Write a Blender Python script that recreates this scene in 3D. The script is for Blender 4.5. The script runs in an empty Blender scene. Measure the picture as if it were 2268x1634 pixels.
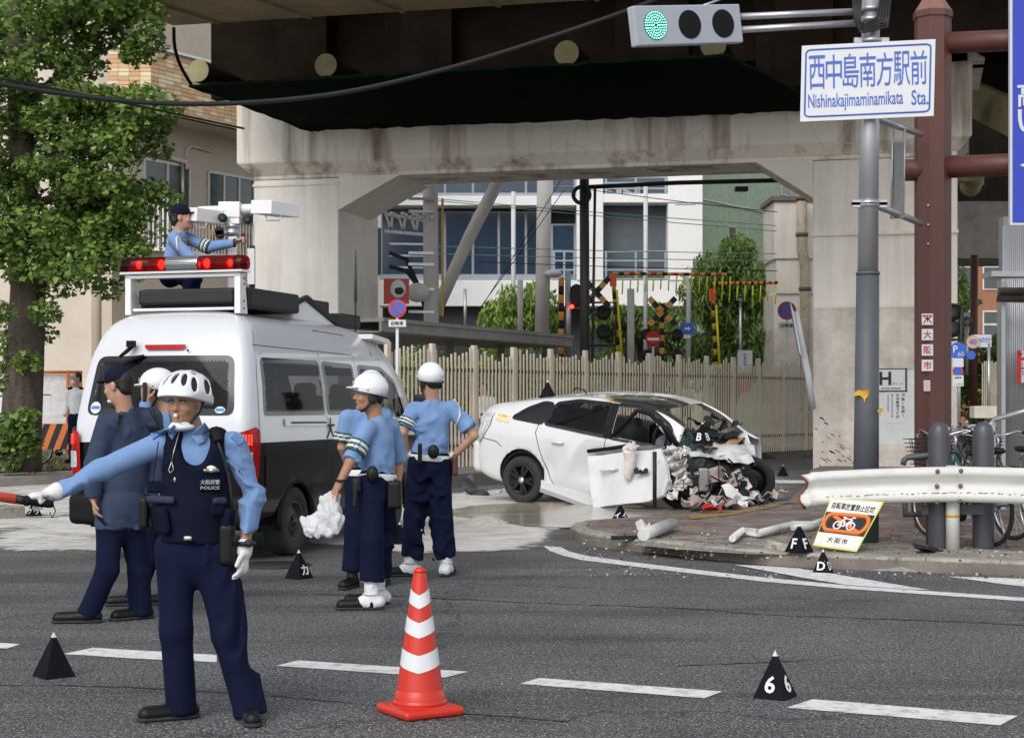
import bpy, bmesh, math, random, colorsys
import numpy as np
from mathutils import Vector, Matrix
from mathutils.bvhtree import BVHTree
from mathutils.geometry import delaunay_2d_cdt
V = Vector
random.seed(7)
SC = bpy.context.scene
COL = SC.collection
R = math.radians
FPX, HZ, CX, CH = 3600.0, 893.0, 1134.0, 1.46      # focal length, horizon, centre (picture 2268 wide), eye height
cam = bpy.data.cameras.new('camera')
cam.sensor_width = 36.0
cam.sensor_fit = 'HORIZONTAL'
cam.lens = 36.0 * FPX / 2268.0
cam.shift_y = (HZ - 817.0) / 2268.0
cam.clip_end = 2000.0
cam_o = bpy.data.objects.new('camera', cam)
cam_o.location = (0, 0, CH)
cam_o.rotation_euler = (R(90), 0, 0)
COL.objects.link(cam_o)
SC.camera = cam_o
SUN_EL, SUN_AZ = 40.0, 203.0        # degrees; azimuth clockwise from +Y: behind the camera, a little to the left
world = bpy.data.worlds.new('World')
SC.world = world
world.use_nodes = True
wn = world.node_tree
wn.nodes.clear()
sky = wn.nodes.new('ShaderNodeTexSky')
sky.sky_type = 'NISHITA'
sky.sun_disc = False
sky.sun_elevation = R(SUN_EL)
sky.sun_rotation = R(SUN_AZ)
sky.air_density = 1.0
sky.dust_density = 1.0
sky.ozone_density = 1.0
hs = wn.nodes.new('ShaderNodeHueSaturation')
hs.inputs['Saturation'].default_value = 0.28      # thin overcast: the blue is washed out
bgn = wn.nodes.new('ShaderNodeBackground')
bgn.inputs['Strength'].default_value = 0.15
wo = wn.nodes.new('ShaderNodeOutputWorld')
wn.links.new(sky.outputs[0], hs.inputs['Color'])
wn.links.new(hs.outputs[0], bgn.inputs['Color'])
wn.links.new(bgn.outputs[0], wo.inputs['Surface'])
sun = bpy.data.lights.new('sun', 'SUN')
sun.energy = 1.5
sun.angle = R(40)
sun.color = (1.0, 0.965, 0.92)
sun_o = bpy.data.objects.new('sun', sun)
_e, _a = R(SUN_EL), R(SUN_AZ)
_dir = V((math.sin(_a) * math.cos(_e), math.cos(_a) * math.cos(_e), math.sin(_e)))
sun_o.rotation_euler = _dir.to_track_quat('Z', 'Y').to_euler()
COL.objects.link(sun_o)
SC.view_settings.view_transform = 'Standard'
SC.view_settings.look = 'None'
SC.view_settings.exposure = 0.4
SC.view_settings.gamma = 1.0
SC.view_settings.use_curve_mapping = False
SC.render.engine = 'CYCLES'
SC.cycles.max_bounces = 8
SC.cycles.diffuse_bounces = 3
SC.cycles.glossy_bounces = 3
SC.cycles.transmission_bounces = 4
SC.cycles.transparent_max_bounces = 8
SC.cycles.use_denoising = True
SC.cycles.sample_clamp_indirect = 6.0
def G(x, y, z=0.0):
 """the point of the plane at height z that is seen at picture position x, y"""
 d = FPX * (CH - z) / (y - HZ)
 return V(((x - CX) * d / FPX, d, z))
def P(x, y, d):
 return V(((x - CX) * d / FPX, d, CH + (HZ - y) * d / FPX))
def S(r, g, b):
 f = lambda c: (c / 255 / 12.92) if c / 255 <= .04045 else ((c / 255 + .055) / 1.055) ** 2.4
 return (f(r), f(g), f(b))
MATS = {}
def _nodes(name):
 m = bpy.data.materials.new(name)
 m.use_nodes = True
 nt = m.node_tree
 b = nt.nodes['Principled BSDF']
 return m, nt, b
def tex(nt, kind, scale, detail=3, rough=.55, coord='Object', stretch=None):
 tc = nt.nodes.new('ShaderNodeTexCoord')
 src = tc.outputs[coord]
 if stretch:
  mp = nt.nodes.new('ShaderNodeMapping')
  mp.inputs['Scale'].default_value = stretch
  nt.links.new(src, mp.inputs['Vector'])
  src = mp.outputs[0]
 t = nt.nodes.new(kind)
 t.inputs['Scale'].default_value = scale
 if kind == 'ShaderNodeTexNoise':
  t.inputs['Detail'].default_value = detail
  t.inputs['Roughness'].default_value = rough
 nt.links.new(src, t.inputs['Vector'])
 return t
def ramp(nt, fac, stops):
 r = nt.nodes.new('ShaderNodeValToRGB')
 e = r.color_ramp.elements
 while len(e) < len(stops): e.new(.5)
 for i, (p, c) in enumerate(stops):
  e[i].position = p
  e[i].color = (c, c, c, 1) if isinstance(c, (int, float)) else (*c[:3], 1)
 nt.links.new(fac, r.inputs[0])
 return r
def mixc(nt, fac, a, b, mode='MIX'):
 m = nt.nodes.new('ShaderNodeMix')
 m.data_type = 'RGBA'
 m.blend_type = mode
 for s, v in ((0, fac), (6, a), (7, b)):
  if hasattr(v, 'is_output'): nt.links.new(v, m.inputs[s])
  elif s == 0: m.inputs[0].default_value = v
  else: m.inputs[s].default_value = (*v[:3], 1)
 return m.outputs[2]
def bump(nt, b, h, strength=.3, dist=.01):
 n = nt.nodes.new('ShaderNodeBump')
 n.inputs['Strength'].default_value = strength
 n.inputs['Distance'].default_value = dist
 nt.links.new(h, n.inputs['Height'])
 nt.links.new(n.outputs[0], b.inputs['Normal'])
def mat(name, col, rough=.6, metal=0.0, var=.12, scale=4.0, bmp=0.0, bscale=40.0, spec=.5, coat=0.0, dirt=0.0, dirtcol=(.05, .04, .03), dscale=1.2, stretch=None, bdist=.01, sheen=0.0):
 """plain procedural surface: base colour with uneven tone, optional dirt stains and fine relief"""
 if name in MATS: return MATS[name]
 m, nt, b = _nodes(name)
 b.inputs['Roughness'].default_value = rough
 b.inputs['Metallic'].default_value = metal
 b.inputs['Specular IOR Level'].default_value = spec
 b.inputs['Coat Weight'].default_value = coat
 b.inputs['Coat Roughness'].default_value = .04
 if sheen: b.inputs['Sheen Weight'].default_value = sheen
 n = tex(nt, 'ShaderNodeTexNoise', scale, 4, .6, stretch=stretch)
 lo = tuple(max(0, c * (1 - var)) for c in col); hi = tuple(min(1, c * (1 + var)) for c in col)
 r = ramp(nt, n.outputs[0], [(.3, lo), (.7, hi)])
 out = r.outputs[0]
 if dirt:
  n2 = tex(nt, 'ShaderNodeTexNoise', dscale, 6, .7, stretch=stretch)
  r2 = ramp(nt, n2.outputs[0], [(.48, 0.0), (.72, dirt)])
  out = mixc(nt, r2.outputs[0], out, dirtcol)
 nt.links.new(out, b.inputs['Base Color'])
 if bmp:
  n3 = tex(nt, 'ShaderNodeTexNoise', bscale, 3, .6)
  bump(nt, b, n3.outputs[0], bmp, bdist)
 MATS[name] = m
 return m
def emit(name, col, strength, base=None):
 if name in MATS: return MATS[name]
 m, nt, b = _nodes(name)
 b.inputs['Base Color'].default_value = (*(base or col), 1)
 b.inputs['Emission Color'].default_value = (*col, 1)
 b.inputs['Emission Strength'].default_value = strength
 b.inputs['Roughness'].default_value = .2
 MATS[name] = m
 return m
def glass(name, tint, alpha, rough=.03):
 """thin tinted pane: part see-through, part mirror"""
 if name in MATS: return MATS[name]
 m = bpy.data.materials.new(name); m.use_nodes = True
 nt = m.node_tree; nt.nodes.clear()
 o = nt.nodes.new('ShaderNodeOutputMaterial')
 tr = nt.nodes.new('ShaderNodeBsdfTransparent'); tr.inputs[0].default_value = (*tint, 1)
 b = nt.nodes.new('ShaderNodeBsdfPrincipled')
 b.inputs['Base Color'].default_value = (.01, .012, .014, 1); b.inputs['Roughness'].default_value = rough
 mx = nt.nodes.new('ShaderNodeMixShader'); mx.inputs[0].default_value = alpha
 nt.links.new(tr.outputs[0], mx.inputs[1]); nt.links.new(b.outputs[0], mx.inputs[2]); nt.links.new(mx.outputs[0], o.inputs[0])
 MATS[name] = m
 return m
def tag(o, label=None, cat=None, group=None, kind=None):
 if label: o['label'] = label
 if cat: o['category'] = cat
 if group: o['group'] = group
 if kind: o['kind'] = kind
 return o
def thing(name, label, cat, loc=(0, 0, 0), rz=0.0, group=None):
 o = bpy.data.objects.new(name, None)
 o.empty_display_size = .2
 COL.objects.link(o)
 o.location = loc
 o.rotation_euler = (0, 0, rz)
 return tag(o, label, cat, group)
def wmat(o):
 m = Matrix.LocRotScale(o.location, o.rotation_euler, o.scale)
 return wmat(o.parent) @ m if o.parent else m
def link(name, me, parent=None, smooth=False, loc=None, rot=None):
 o = bpy.data.objects.new(name, me)
 COL.objects.link(o)
 if parent: o.parent = parent
 if loc is not None: o.location = loc
 if rot is not None: o.rotation_euler = rot
 return o
def copy_tree(o, parent=None):
 c = o.copy(); COL.objects.link(c); c.parent = parent
 for ch in list(o.children):
  if ch.name in COL.objects: copy_tree(ch, c)
 return c
def clone(o, parent=None, loc=None, rot=None, name=None):
 c = o.copy(); COL.objects.link(c); c.parent = parent
 if loc is not None: c.location = loc
 if rot is not None: c.rotation_euler = rot
 return c
class MB:
 """collects shapes, then becomes one mesh"""
 def __init__(s): s.v = []; s.f = []; s.m = []; s.cur = 0; s.sm = []
 def add(s, vs, fs, smooth=False):
  b = len(s.v); s.v += [tuple(v) for v in vs]
  for f in fs: s.f.append([b + i for i in f]); s.m.append(s.cur); s.sm.append(smooth)
  return s
 def mi(s, i): s.cur = i; return s
 def box(s, c, size, rot=None, taper=1.0):
  hx, hy, hz = size[0] / 2, size[1] / 2, size[2] / 2
  vs = [V((x * (taper if z > 0 else 1), y * (taper if z > 0 else 1), z)) for x in (-hx, hx) for y in (-hy, hy) for z in (-hz, hz)]
  M = rot if rot is not None else Matrix.Identity(3)
  if isinstance(M, (int, float)): M = Matrix.Rotation(M, 3, 'Z')
  vs = [M @ v + V(c) for v in vs]
  return s.add(vs, [(0, 1, 3, 2), (4, 6, 7, 5), (0, 4, 5, 1), (2, 3, 7, 6), (0, 2, 6, 4), (1, 5, 7, 3)])
 def bb(s, x0, x1, y0, y1, z0, z1):
  return s.box(((x0 + x1) / 2, (y0 + y1) / 2, (z0 + z1) / 2), (x1 - x0, y1 - y0, z1 - z0))
 def beam(s, a, b, w, h=None, up=(0, 0, 1)):
  a, b = V(a), V(b); d = (b - a); L = d.length
  if L < 1e-6: return s
  d.normalize(); u = V(up)
  if abs(d.dot(u)) > .98: u = V((0, 1, 0))
  x = d.cross(u).normalized(); z = x.cross(d)
  M = Matrix((x, d, z)).transposed()
  return s.box((a + b) / 2, (w, L, h or w), M)
 def tube(s, a, b, r0, r1=None, n=12, cap=True, smooth=True):
  a, b = V(a), V(b); r1 = r0 if r1 is None else r1
  d = (b - a)
  if d.length < 1e-7: return s
  d.normalize()
  u = V((0, 0, 1)) if abs(d.z) < .95 else V((1, 0, 0))
  x = d.cross(u).normalized(); y = d.cross(x)
  vs = []
  for p, r in ((a, r0), (b, r1)):
   for i in range(n):
    t = 2 * math.pi * i / n
    vs.append(p + x * (r * math.cos(t)) + y * (r * math.sin(t)))
  s.add(vs, [(i, (i + 1) % n, n + (i + 1) % n, n + i) for i in range(n)], smooth)
  if cap:
   b0 = len(s.v) - 2 * n
   s.f.append([b0 + i for i in range(n)][::-1]); s.m.append(s.cur); s.sm.append(False)
   s.f.append([b0 + n + i for i in range(n)]); s.m.append(s.cur); s.sm.append(False)
  return s
 def path(s, pts, r, n=8, smooth=True, closed=False):
  pts = [V(p) for p in pts]; N = len(pts)
  rs = r if isinstance(r, (list, tuple)) else [r] * N
  vs = []; px = None
  for i, p in enumerate(pts):
   if closed: d = pts[(i + 1) % N] - pts[i - 1]
   else: d = pts[min(i + 1, N - 1)] - pts[max(i - 1, 0)]
   d = d.normalized() if d.length > 1e-9 else V((0, 0, 1))
   if px is None:
    u = V((0, 0, 1)) if abs(d.z) < .95 else V((1, 0, 0))
    x = d.cross(u).normalized()
   else:
    x = px - d * px.dot(d)
    x = x.normalized() if x.length > 1e-6 else d.orthogonal().normalized()
   px = x; y = d.cross(x)
   for k in range(n):
    t = 2 * math.pi * k / n
    vs.append(p + x * (rs[i] * math.cos(t)) + y * (rs[i] * math.sin(t)))
  fs = []
  for i in range(N if closed else N - 1):
   j = (i + 1) % N
   for k in range(n): fs.append((i * n + k, i * n + (k + 1) % n, j * n + (k + 1) % n, j * n + k))
  s.add(vs, fs, smooth)
  if not closed:
   b0 = len(s.v) - N * n
   s.f.append([b0 + i for i in range(n)][::-1]); s.m.append(s.cur); s.sm.append(False)
   s.f.append([b0 + (N - 1) * n + i for i in range(n)]); s.m.append(s.cur); s.sm.append(False)
  return s
 def torus(s, c, Rr, r, axis='Y', n=28, k=8):
  c = V(c); pts = []
  for i in range(n):
   t = 2 * math.pi * i / n
   a, b = Rr * math.cos(t), Rr * math.sin(t)
   pts.append(c + (V((a, 0, b)) if axis == 'Y' else V((0, a, b)) if axis == 'X' else V((a, b, 0))))
  return s.path(pts, r, k, True, True)
 def lathe(s, prof, c=(0, 0, 0), n=24, axis='Z', smooth=True):
  c = V(c); vs = []; fs = []
  for (r, h) in prof:
   for i in range(n):
    t = 2 * math.pi * i / n
    a, b = r * math.cos(t), r * math.sin(t)
    vs.append(c + (V((a, b, h)) if axis == 'Z' else V((a, h, b)) if axis == 'Y' else V((h, a, b))))
  m = len(prof)
  for j in range(m - 1):
   for i in range(n):
    q = (j * n + i, j * n + (i + 1) % n, (j + 1) * n + (i + 1) % n, (j + 1) * n + i)
    fs.append(q if axis != 'Y' else q[::-1])
  s.add(vs, fs, smooth)
  b0 = len(s.v) - m * n
  s.f.append([b0 + i for i in range(n)][::-1]); s.m.append(s.cur); s.sm.append(False)
  s.f.append([b0 + (m - 1) * n + i for i in range(n)]); s.m.append(s.cur); s.sm.append(False)
  return s
 def sphere(s, c, r, n=14, m=9):
  rx, ry, rz = (r, r, r) if isinstance(r, (int, float)) else r
  c = V(c); vs = []; fs = []
  for j in range(m + 1):
   p = math.pi * j / m
   for i in range(n):
    t = 2 * math.pi * i / n
    vs.append(c + V((rx * math.sin(p) * math.cos(t), ry * math.sin(p) * math.sin(t), -rz * math.cos(p))))
  for j in range(m):
   for i in range(n): fs.append((j * n + i, j * n + (i + 1) % n, (j + 1) * n + (i + 1) % n, (j + 1) * n + i))
  return s.add(vs, fs, True)
 def prism(s, poly, z0, z1):
  n = len(poly)
  if sum(poly[i][0] * poly[(i + 1) % n][1] - poly[(i + 1) % n][0] * poly[i][1] for i in range(n)) < 0: poly = poly[::-1]
  vs = [(p[0], p[1], z0) for p in poly] + [(p[0], p[1], z1) for p in poly]
  s.add(vs, [tuple(range(n))[::-1], tuple(range(n, 2 * n))] + [(i, (i + 1) % n, n + (i + 1) % n, n + i) for i in range(n)])
  return s
 def extrude(s, poly, vec):
  """a flat 3D outline pushed along vec"""
  n = len(poly); vec = V(vec); poly = [V(p) for p in poly]
  nrm = V((0, 0, 0))
  for i in range(n): nrm += poly[i].cross(poly[(i + 1) % n])
  if nrm.dot(vec) < 0: poly = poly[::-1]
  vs = poly + [p + vec for p in poly]
  s.add(vs, [tuple(range(n))[::-1], tuple(range(n, 2 * n))] + [(i, (i + 1) % n, n + (i + 1) % n, n + i) for i in range(n)])
  return s
 def quad(s, a, b, c, d): return s.add([a, b, c, d], [(0, 1, 2, 3)])
 def build(s, name, mats, parent=None, world=False, bevel=0.0, smooth=None, subsurf=0):
  me = bpy.data.meshes.new(name)
  vs = s.v
  if world and parent is not None:
   inv = wmat(parent).inverted(); vs = [tuple(inv @ V(v)) for v in vs]
  me.from_pydata(vs, [], s.f)
  for m in (mats if isinstance(mats, (list, tuple)) else [mats]): me.materials.append(m)
  me.polygons.foreach_set('material_index', s.m)
  me.polygons.foreach_set('use_smooth', [True] * len(s.f) if smooth else s.sm if smooth is None else [False] * len(s.f))
  me.update()
  o = link(name, me, parent)
  if subsurf:
   md = o.modifiers.new('sub', 'SUBSURF'); md.levels = md.render_levels = subsurf
  if bevel:
   md = o.modifiers.new('bevel', 'BEVEL'); md.width = bevel; md.segments = 2; md.limit_method = 'ANGLE'; md.angle_limit = R(40)
   md.harden_normals = False
  return o
def sheet(name, poly, z, m, parent=None, kind='structure', th=0.0, world=True):
 b = MB()
 if th: b.prism(poly, z - th, z)
 else:
  n = len(poly)
  if sum(poly[i][0] * poly[(i + 1) % n][1] - poly[(i + 1) % n][0] * poly[i][1] for i in range(n)) < 0: poly = poly[::-1]
  b.add([(p[0], p[1], z) for p in poly], [tuple(range(n))])
 o = b.build(name, m, parent, world=world and parent is not None)
 if kind and parent is None: tag(o, kind=kind)
 return o
_tc = {}
def text(s, height, m, parent, origin, right, up, name='lettering', ext=.002, align='CENTER', width=None, bold=0.0, spacing=1.0, line=1.0):
 """lettering as mesh, lying on the plane of right / up at origin (parent space)"""
 key = (s, align, bold, spacing, line)
 if key not in _tc:
  c = bpy.data.curves.new('lettering', 'FONT'); c.body = s; c.size = 1.0; c.align_x = align; c.align_y = 'CENTER'
  c.extrude = .004; c.offset = bold; c.resolution_u = 3; c.space_character = spacing; c.space_line = line
  o = bpy.data.objects.new('tmp', c); COL.objects.link(o)
  dg = bpy.context.evaluated_depsgraph_get(); dg.update()
  me = bpy.data.meshes.new_from_object(o.evaluated_get(dg))
  vs = np.empty(len(me.vertices) * 3); me.vertices.foreach_get('co', vs)
  _tc[key] = (vs.reshape(-1, 3), [list(p.vertices) for p in me.polygons])
  bpy.data.objects.remove(o); bpy.data.curves.remove(c); bpy.data.meshes.remove(me)
 vs, fs = _tc[key]
 if len(vs) == 0: return None
 mn, mx = vs.min(0), vs.max(0)
 ky = height / max(1e-6, mx[1] - mn[1])
 kx = ky if width is None else width / max(1e-6, mx[0] - mn[0])
 right, up, origin = V(right).normalized(), V(up).normalized(), V(origin)
 n = right.cross(up)
 cx = (mn[0] + mx[0]) / 2 if align == 'CENTER' else mn[0]
 cy = (mn[1] + mx[1]) / 2
 pts = [origin + right * ((v[0] - cx) * kx) + up * ((v[1] - cy) * ky) + n * (ext * (v[2] / .004) * .5 + ext * .5) for v in vs]
 b = MB().add(pts, fs)
 return b.build(name, m, parent)
class SD:
 def __init__(s): s.p = []
 def rc(s, a, b, ra, rb=None, k=.02, op='u', fl=None, c0=None, c1=None):
  """tapered round limb; fl=(direction, factor) flattens it; c0/c1 cut its ends flat"""
  a, b = np.array(a, float), np.array(b, float); rb = ra if rb is None else rb
  mr = max(ra, rb) * (max(1, fl[1]) if fl else 1)
  lo, hi = np.minimum(a, b) - mr, np.maximum(a, b) + mr
  ba = b - a; L2 = max(1e-9, ba @ ba); L = math.sqrt(L2); ax = ba / L
  if fl: fd = np.array(V(fl[0]).normalized()); ff = fl[1]
  def f(X):
   pa = X - a
   t = np.clip((pa @ ba) / L2, 0, 1)
   o = pa - t[..., None] * ba
   if fl:
    q = o @ fd
    o = o + (q * (1 / ff - 1))[..., None] * fd
   d = np.sqrt((o * o).sum(-1)) - (ra + (rb - ra) * t)
   if fl and ff < 1: d = d * max(ff, .55)
   if c0 is not None: d = np.maximum(d, -(pa @ ax) - c0)
   if c1 is not None: d = np.maximum(d, (X - b) @ ax - c1)
   return d
  s.p.append((f, lo, hi, k, op)); return s
 def el(s, c, r, M=None, k=.02, op='u'):
  c = np.array(c, float); r = np.array([r] * 3 if isinstance(r, (int, float)) else r, float)
  A = np.array(M) if M is not None else np.eye(3)
  e = np.abs(A) @ r
  def f(X):
   q = (X - c) @ A
   k0 = np.sqrt(((q / r) ** 2).sum(-1)); k1 = np.sqrt(((q / (r * r)) ** 2).sum(-1))
   return k0 * (k0 - 1) / np.maximum(k1, 1e-6)
  s.p.append((f, c - e, c + e, k, op)); return s
 def bx(s, c, half, M=None, rad=.01, k=.02, op='u'):
  c = np.array(c, float); hb = np.array(half, float) - rad
  A = np.array(M) if M is not None else np.eye(3)
  e = np.abs(A) @ np.array(half, float)
  def f(X):
   q = np.abs((X - c) @ A) - hb
   return np.sqrt((np.maximum(q, 0) ** 2).sum(-1)) + np.minimum(q.max(-1), 0) - rad
  s.p.append((f, c - e, c + e, k, op)); return s
 def cut(s, pt, nrm):
  """take away everything on the side of pt that nrm points to"""
  pt = np.array(pt, float); nv = np.array(V(nrm).normalized())
  s.p.append((lambda X: (X - pt) @ nv, None, None, 0, 'cut')); return s
 def build(s, name, mats, parent, h=.01, wr=0.0, wf=14.0, seed=1, mfun=None, world=False, wz=1.0):
  us = [p for p in s.p if p[4] == 'u']
  lo = np.min([p[1] for p in us], 0) - 3 * h - .01; hi = np.max([p[2] for p in us], 0) + 3 * h + .01
  n = np.ceil((hi - lo) / h).astype(int) + 1
  gx, gy, gz = [lo[i] + h * np.arange(n[i]) for i in range(3)]
  Fd = np.full(tuple(n), .12)
  for (f, l, u, k, op) in s.p:
   if op == 'cut': i0 = np.zeros(3, int); i1 = n
   else:
    pad = max(k, .01) + 2 * h + .012
    i0 = np.maximum(0, np.floor((l - pad - lo) / h).astype(int)); i1 = np.minimum(n, np.ceil((u + pad - lo) / h).astype(int) + 1)
   sl = tuple(slice(i0[i], i1[i]) for i in range(3))
   if min(i1 - i0) <= 0: continue
   X = np.stack(np.meshgrid(gx[sl[0]], gy[sl[1]], gz[sl[2]], indexing='ij'), -1)
   d = f(X); A = Fd[sl]
   if op == 'u':
    if k > 0:
     hh = np.clip(.5 + .5 * (A - d) / k, 0, 1); Fd[sl] = A + (d - A) * hh - k * hh * (1 - hh)
    else: Fd[sl] = np.minimum(A, d)
   elif op == 's':
    if k > 0:
     hh = np.clip(.5 - .5 * (A + d) / k, 0, 1); Fd[sl] = A + (-d - A) * hh + k * hh * (1 - hh)
    else: Fd[sl] = np.maximum(A, -d)
   else: Fd[sl] = np.maximum(A, d)
  if wr:
   near = np.abs(Fd) < .035
   ii = np.argwhere(near); X = (lo + ii * h) * np.array([1, 1, wz])
   off = np.random.RandomState(seed).uniform(5, 50, 3)
   wp = np.stack([vnoise(X * wf * .45 + off + j * 17.3) for j in range(3)], -1)
   q = X * wf * .62 + off + wp * 1.1
   fold = (1 - np.abs(vnoise(q)) * 2.6) * .75 + .35 * (1 - np.abs(vnoise(q * 1.9 + 31)) * 2.4)
   amt = np.clip(.35 + 1.5 * vnoise(X * 3.4 + off + 71), 0, 1.3)
   Fd[near] -= wr * fold * amt * 1.05
  Vv, Q = surfnet(Fd, lo, h)
  me = bpy.data.meshes.new(name)
  if world and parent is not None:
   W = np.array(wmat(parent).inverted()); Vv = Vv @ W[:3, :3].T + W[:3, 3]
  me.vertices.add(len(Vv)); me.vertices.foreach_set('co', Vv.ravel())
  me.loops.add(len(Q) * 4); me.loops.foreach_set('vertex_index', Q.ravel())
  me.polygons.add(len(Q)); me.polygons.foreach_set('loop_start', np.arange(len(Q)) * 4)
  me.polygons.foreach_set('use_smooth', [True] * len(Q))
  for m in (mats if isinstance(mats, (list, tuple)) else [mats]): me.materials.append(m)
  if mfun is not None:
   me.polygons.foreach_set('material_index', mfun(Vv[Q].mean(1)).astype(np.int32))
  me.update(calc_edges=True); me.validate()
  return link(name, me, parent)
def vnoise(X):
 """smooth lattice noise in about -1..1"""
 i = np.floor(X).astype(np.int64); f = X - i; f = f * f * (3 - 2 * f); out = np.zeros(len(X))
 def hsh(a):
  n = (a[:, 0] * 374761393 + a[:, 1] * 668265263 + a[:, 2] * 2147483647) & 0xffffffff
  n = ((n ^ (n >> 13)) * 1274126177) & 0xffffffff
  return ((n ^ (n >> 16)) & 0xffff) / 32767.5 - 1
 for dx in (0, 1):
  for dy in (0, 1):
   for dz in (0, 1):
    w = (f[:, 0] if dx else 1 - f[:, 0]) * (f[:, 1] if dy else 1 - f[:, 1]) * (f[:, 2] if dz else 1 - f[:, 2])
    out += w * hsh(i + np.array([dx, dy, dz]))
 return out
def surfnet(F, o, h):
 Sg = F < 0
 nx, ny, nz = F.shape
 c8 = [(i, j, k) for i in (0, 1) for j in (0, 1) for k in (0, 1)]
 cnt = sum(Sg[i:nx - 1 + i, j:ny - 1 + j, k:nz - 1 + k].astype(np.int8) for i, j, k in c8)
 act = (cnt > 0) & (cnt < 8)
 ii = np.argwhere(act)
 idx = np.full(act.shape, -1, np.int64); idx[act] = np.arange(len(ii))
 val = {c: F[ii[:, 0] + c[0], ii[:, 1] + c[1], ii[:, 2] + c[2]] for c in c8}
 acc = np.zeros((len(ii), 3)); ct = np.zeros(len(ii))
 for a in c8:
  for ax in range(3):
   if a[ax]: continue
   b = list(a); b[ax] = 1; b = tuple(b)
   fa, fb = val[a], val[b]; m = (fa < 0) != (fb < 0)
   t = np.where(m, fa / np.where(m, fa - fb, 1), 0)
   p = np.tile(np.array(a, float), (len(ii), 1)); p[:, ax] += t
   acc += p * m[:, None]; ct += m
 Vv = (ii + acc / np.maximum(ct, 1)[:, None]) * h + o
 qs = []
 for ax in range(3):
  s0 = [slice(1, None)] * 3; s0[ax] = slice(0, F.shape[ax] - 1); s0 = tuple(s0)
  A = Sg[tuple(slice(0, F.shape[i] - 1) for i in range(3))]
  s1 = [slice(0, F.shape[i] - 1) for i in range(3)]; s1[ax] = slice(1, None)
  B = Sg[tuple(s1)]
  e = np.argwhere(A != B)
  u, v = (ax + 1) % 3, (ax + 2) % 3
  e = e[(e[:, u] > 0) & (e[:, v] > 0)]
  d0, d1 = np.zeros(3, int), np.zeros(3, int); d0[u] = 1; d1[v] = 1
  g = lambda q: idx[q[:, 0], q[:, 1], q[:, 2]]
  q = np.stack([g(e - d0 - d1), g(e - d1), g(e), g(e - d0)], 1)
  fl = ~A[e[:, 0], e[:, 1], e[:, 2]]
  q[fl] = q[fl][:, ::-1]
  qs.append(q)
 Q = np.concatenate(qs); Q = Q[(Q >= 0).all(1)]
 return Vv, Q
def bvh_of(o):
 me = o.data
 return BVHTree.FromPolygons([v.co.copy() for v in me.vertices], [list(p.vertices) for p in me.polygons])
def tri2d(poly, step):
 """fine triangulation of a 2D outline"""
 pts = []
 n = len(poly)
 for i in range(n):
  a, b = V(poly[i]), V(poly[(i + 1) % n]); m = max(1, int((b - a).length / step))
  pts += [a + (b - a) * (j / m) for j in range(m)]
 N = len(pts)
 x0, x1 = min(p.x for p in pts), max(p.x for p in pts); y0, y1 = min(p.y for p in pts), max(p.y for p in pts)
 ins = []
 nx, ny = int((x1 - x0) / step), int((y1 - y0) / step)
 for i in range(1, nx + 1):
  for j in range(1, ny + 1):
   q = V((x0 + i * step, y0 + j * step))
   if inpoly(q, pts) and min((q - p).length for p in pts) > step * .45: ins.append(q)
 vs, es, fs, *_ = delaunay_2d_cdt(pts + ins, [], [list(range(N))], 1, 1e-6)
 return vs, [list(f) for f in fs], N
def inpoly(q, pts):
 c = False; n = len(pts); j = n - 1
 for i in range(n):
  if (pts[i][1] > q[1]) != (pts[j][1] > q[1]) and q[0] < (pts[j][0] - pts[i][0]) * (q[1] - pts[i][1]) / (pts[j][1] - pts[i][1]) + pts[i][0]: c = not c
  j = i
 return c
def roundpoly(poly, r, k=4):
 out = []; n = len(poly)
 for i in range(n):
  p, a, b = V(poly[i]), V(poly[i - 1]), V(poly[(i + 1) % n])
  ra = min(r, (a - p).length * .45, (b - p).length * .45)
  p0, p1 = p + (a - p).normalized() * ra, p + (b - p).normalized() * ra
  for j in range(k + 1):
   t = j / k
   out.append(p0 * (1 - t) ** 2 + p * (2 * t * (1 - t)) + p1 * t * t)
 return out
def shrink(poly, d):
 n = len(poly); out = []
 ar = sum(poly[i][0] * poly[(i + 1) % n][1] - poly[(i + 1) % n][0] * poly[i][1] for i in range(n))
 sg = 1 if ar > 0 else -1
 for i in range(n):
  p, a, b = V(poly[i]), V(poly[i - 1]), V(poly[(i + 1) % n])
  e0, e1 = (p - a).normalized(), (b - p).normalized()
  n0, n1 = V((-e0.y, e0.x)) * sg, V((-e1.y, e1.x)) * sg
  m = (n0 + n1)
  m = m / max(.3, m.length_squared) * 2 if m.length > 1e-6 else n0
  out.append(p + m * d)
 return out
def decal(name, bvh, poly, to3, dirn, m, parent, off=.004, step=.06, th=0.0, flip=False, hole=None):
 """panel with the outline poly (2D), carried by to3 into space and dropped along dirn onto the body"""
 vs, fs, N = tri2d(poly, step)
 dirn = V(dirn).normalized(); out = []
 last = None
 for p in vs:
  o3 = V(to3(p))
  h = bvh.ray_cast(o3 - dirn * 3, dirn)
  if h[0] is not None:
   nn = h[1]
   if nn.dot(dirn) > 0: nn = -nn
   q = h[0] - dirn * off + nn * (off * .3); last = (q - o3).dot(dirn)
  else: q = o3 + dirn * (last or 0)
  out.append(q)
 fs2 = []
 for f in fs:
  if hole and inpoly(sum((vs[i] for i in f), V((0, 0))) / len(f), hole): continue
  a, b, c = out[f[0]], out[f[1]], out[f[2]]
  if ((b - a).cross(c - a).dot(dirn) > 0): f = f[::-1]
  fs2.append(f)
 b = MB().add(out, fs2, True)
 if th:
  n0 = len(out)
  b.add([q - dirn * -th for q in out], [f[::-1] for f in fs2], True)
 return b.build(name, m, parent)
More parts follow.
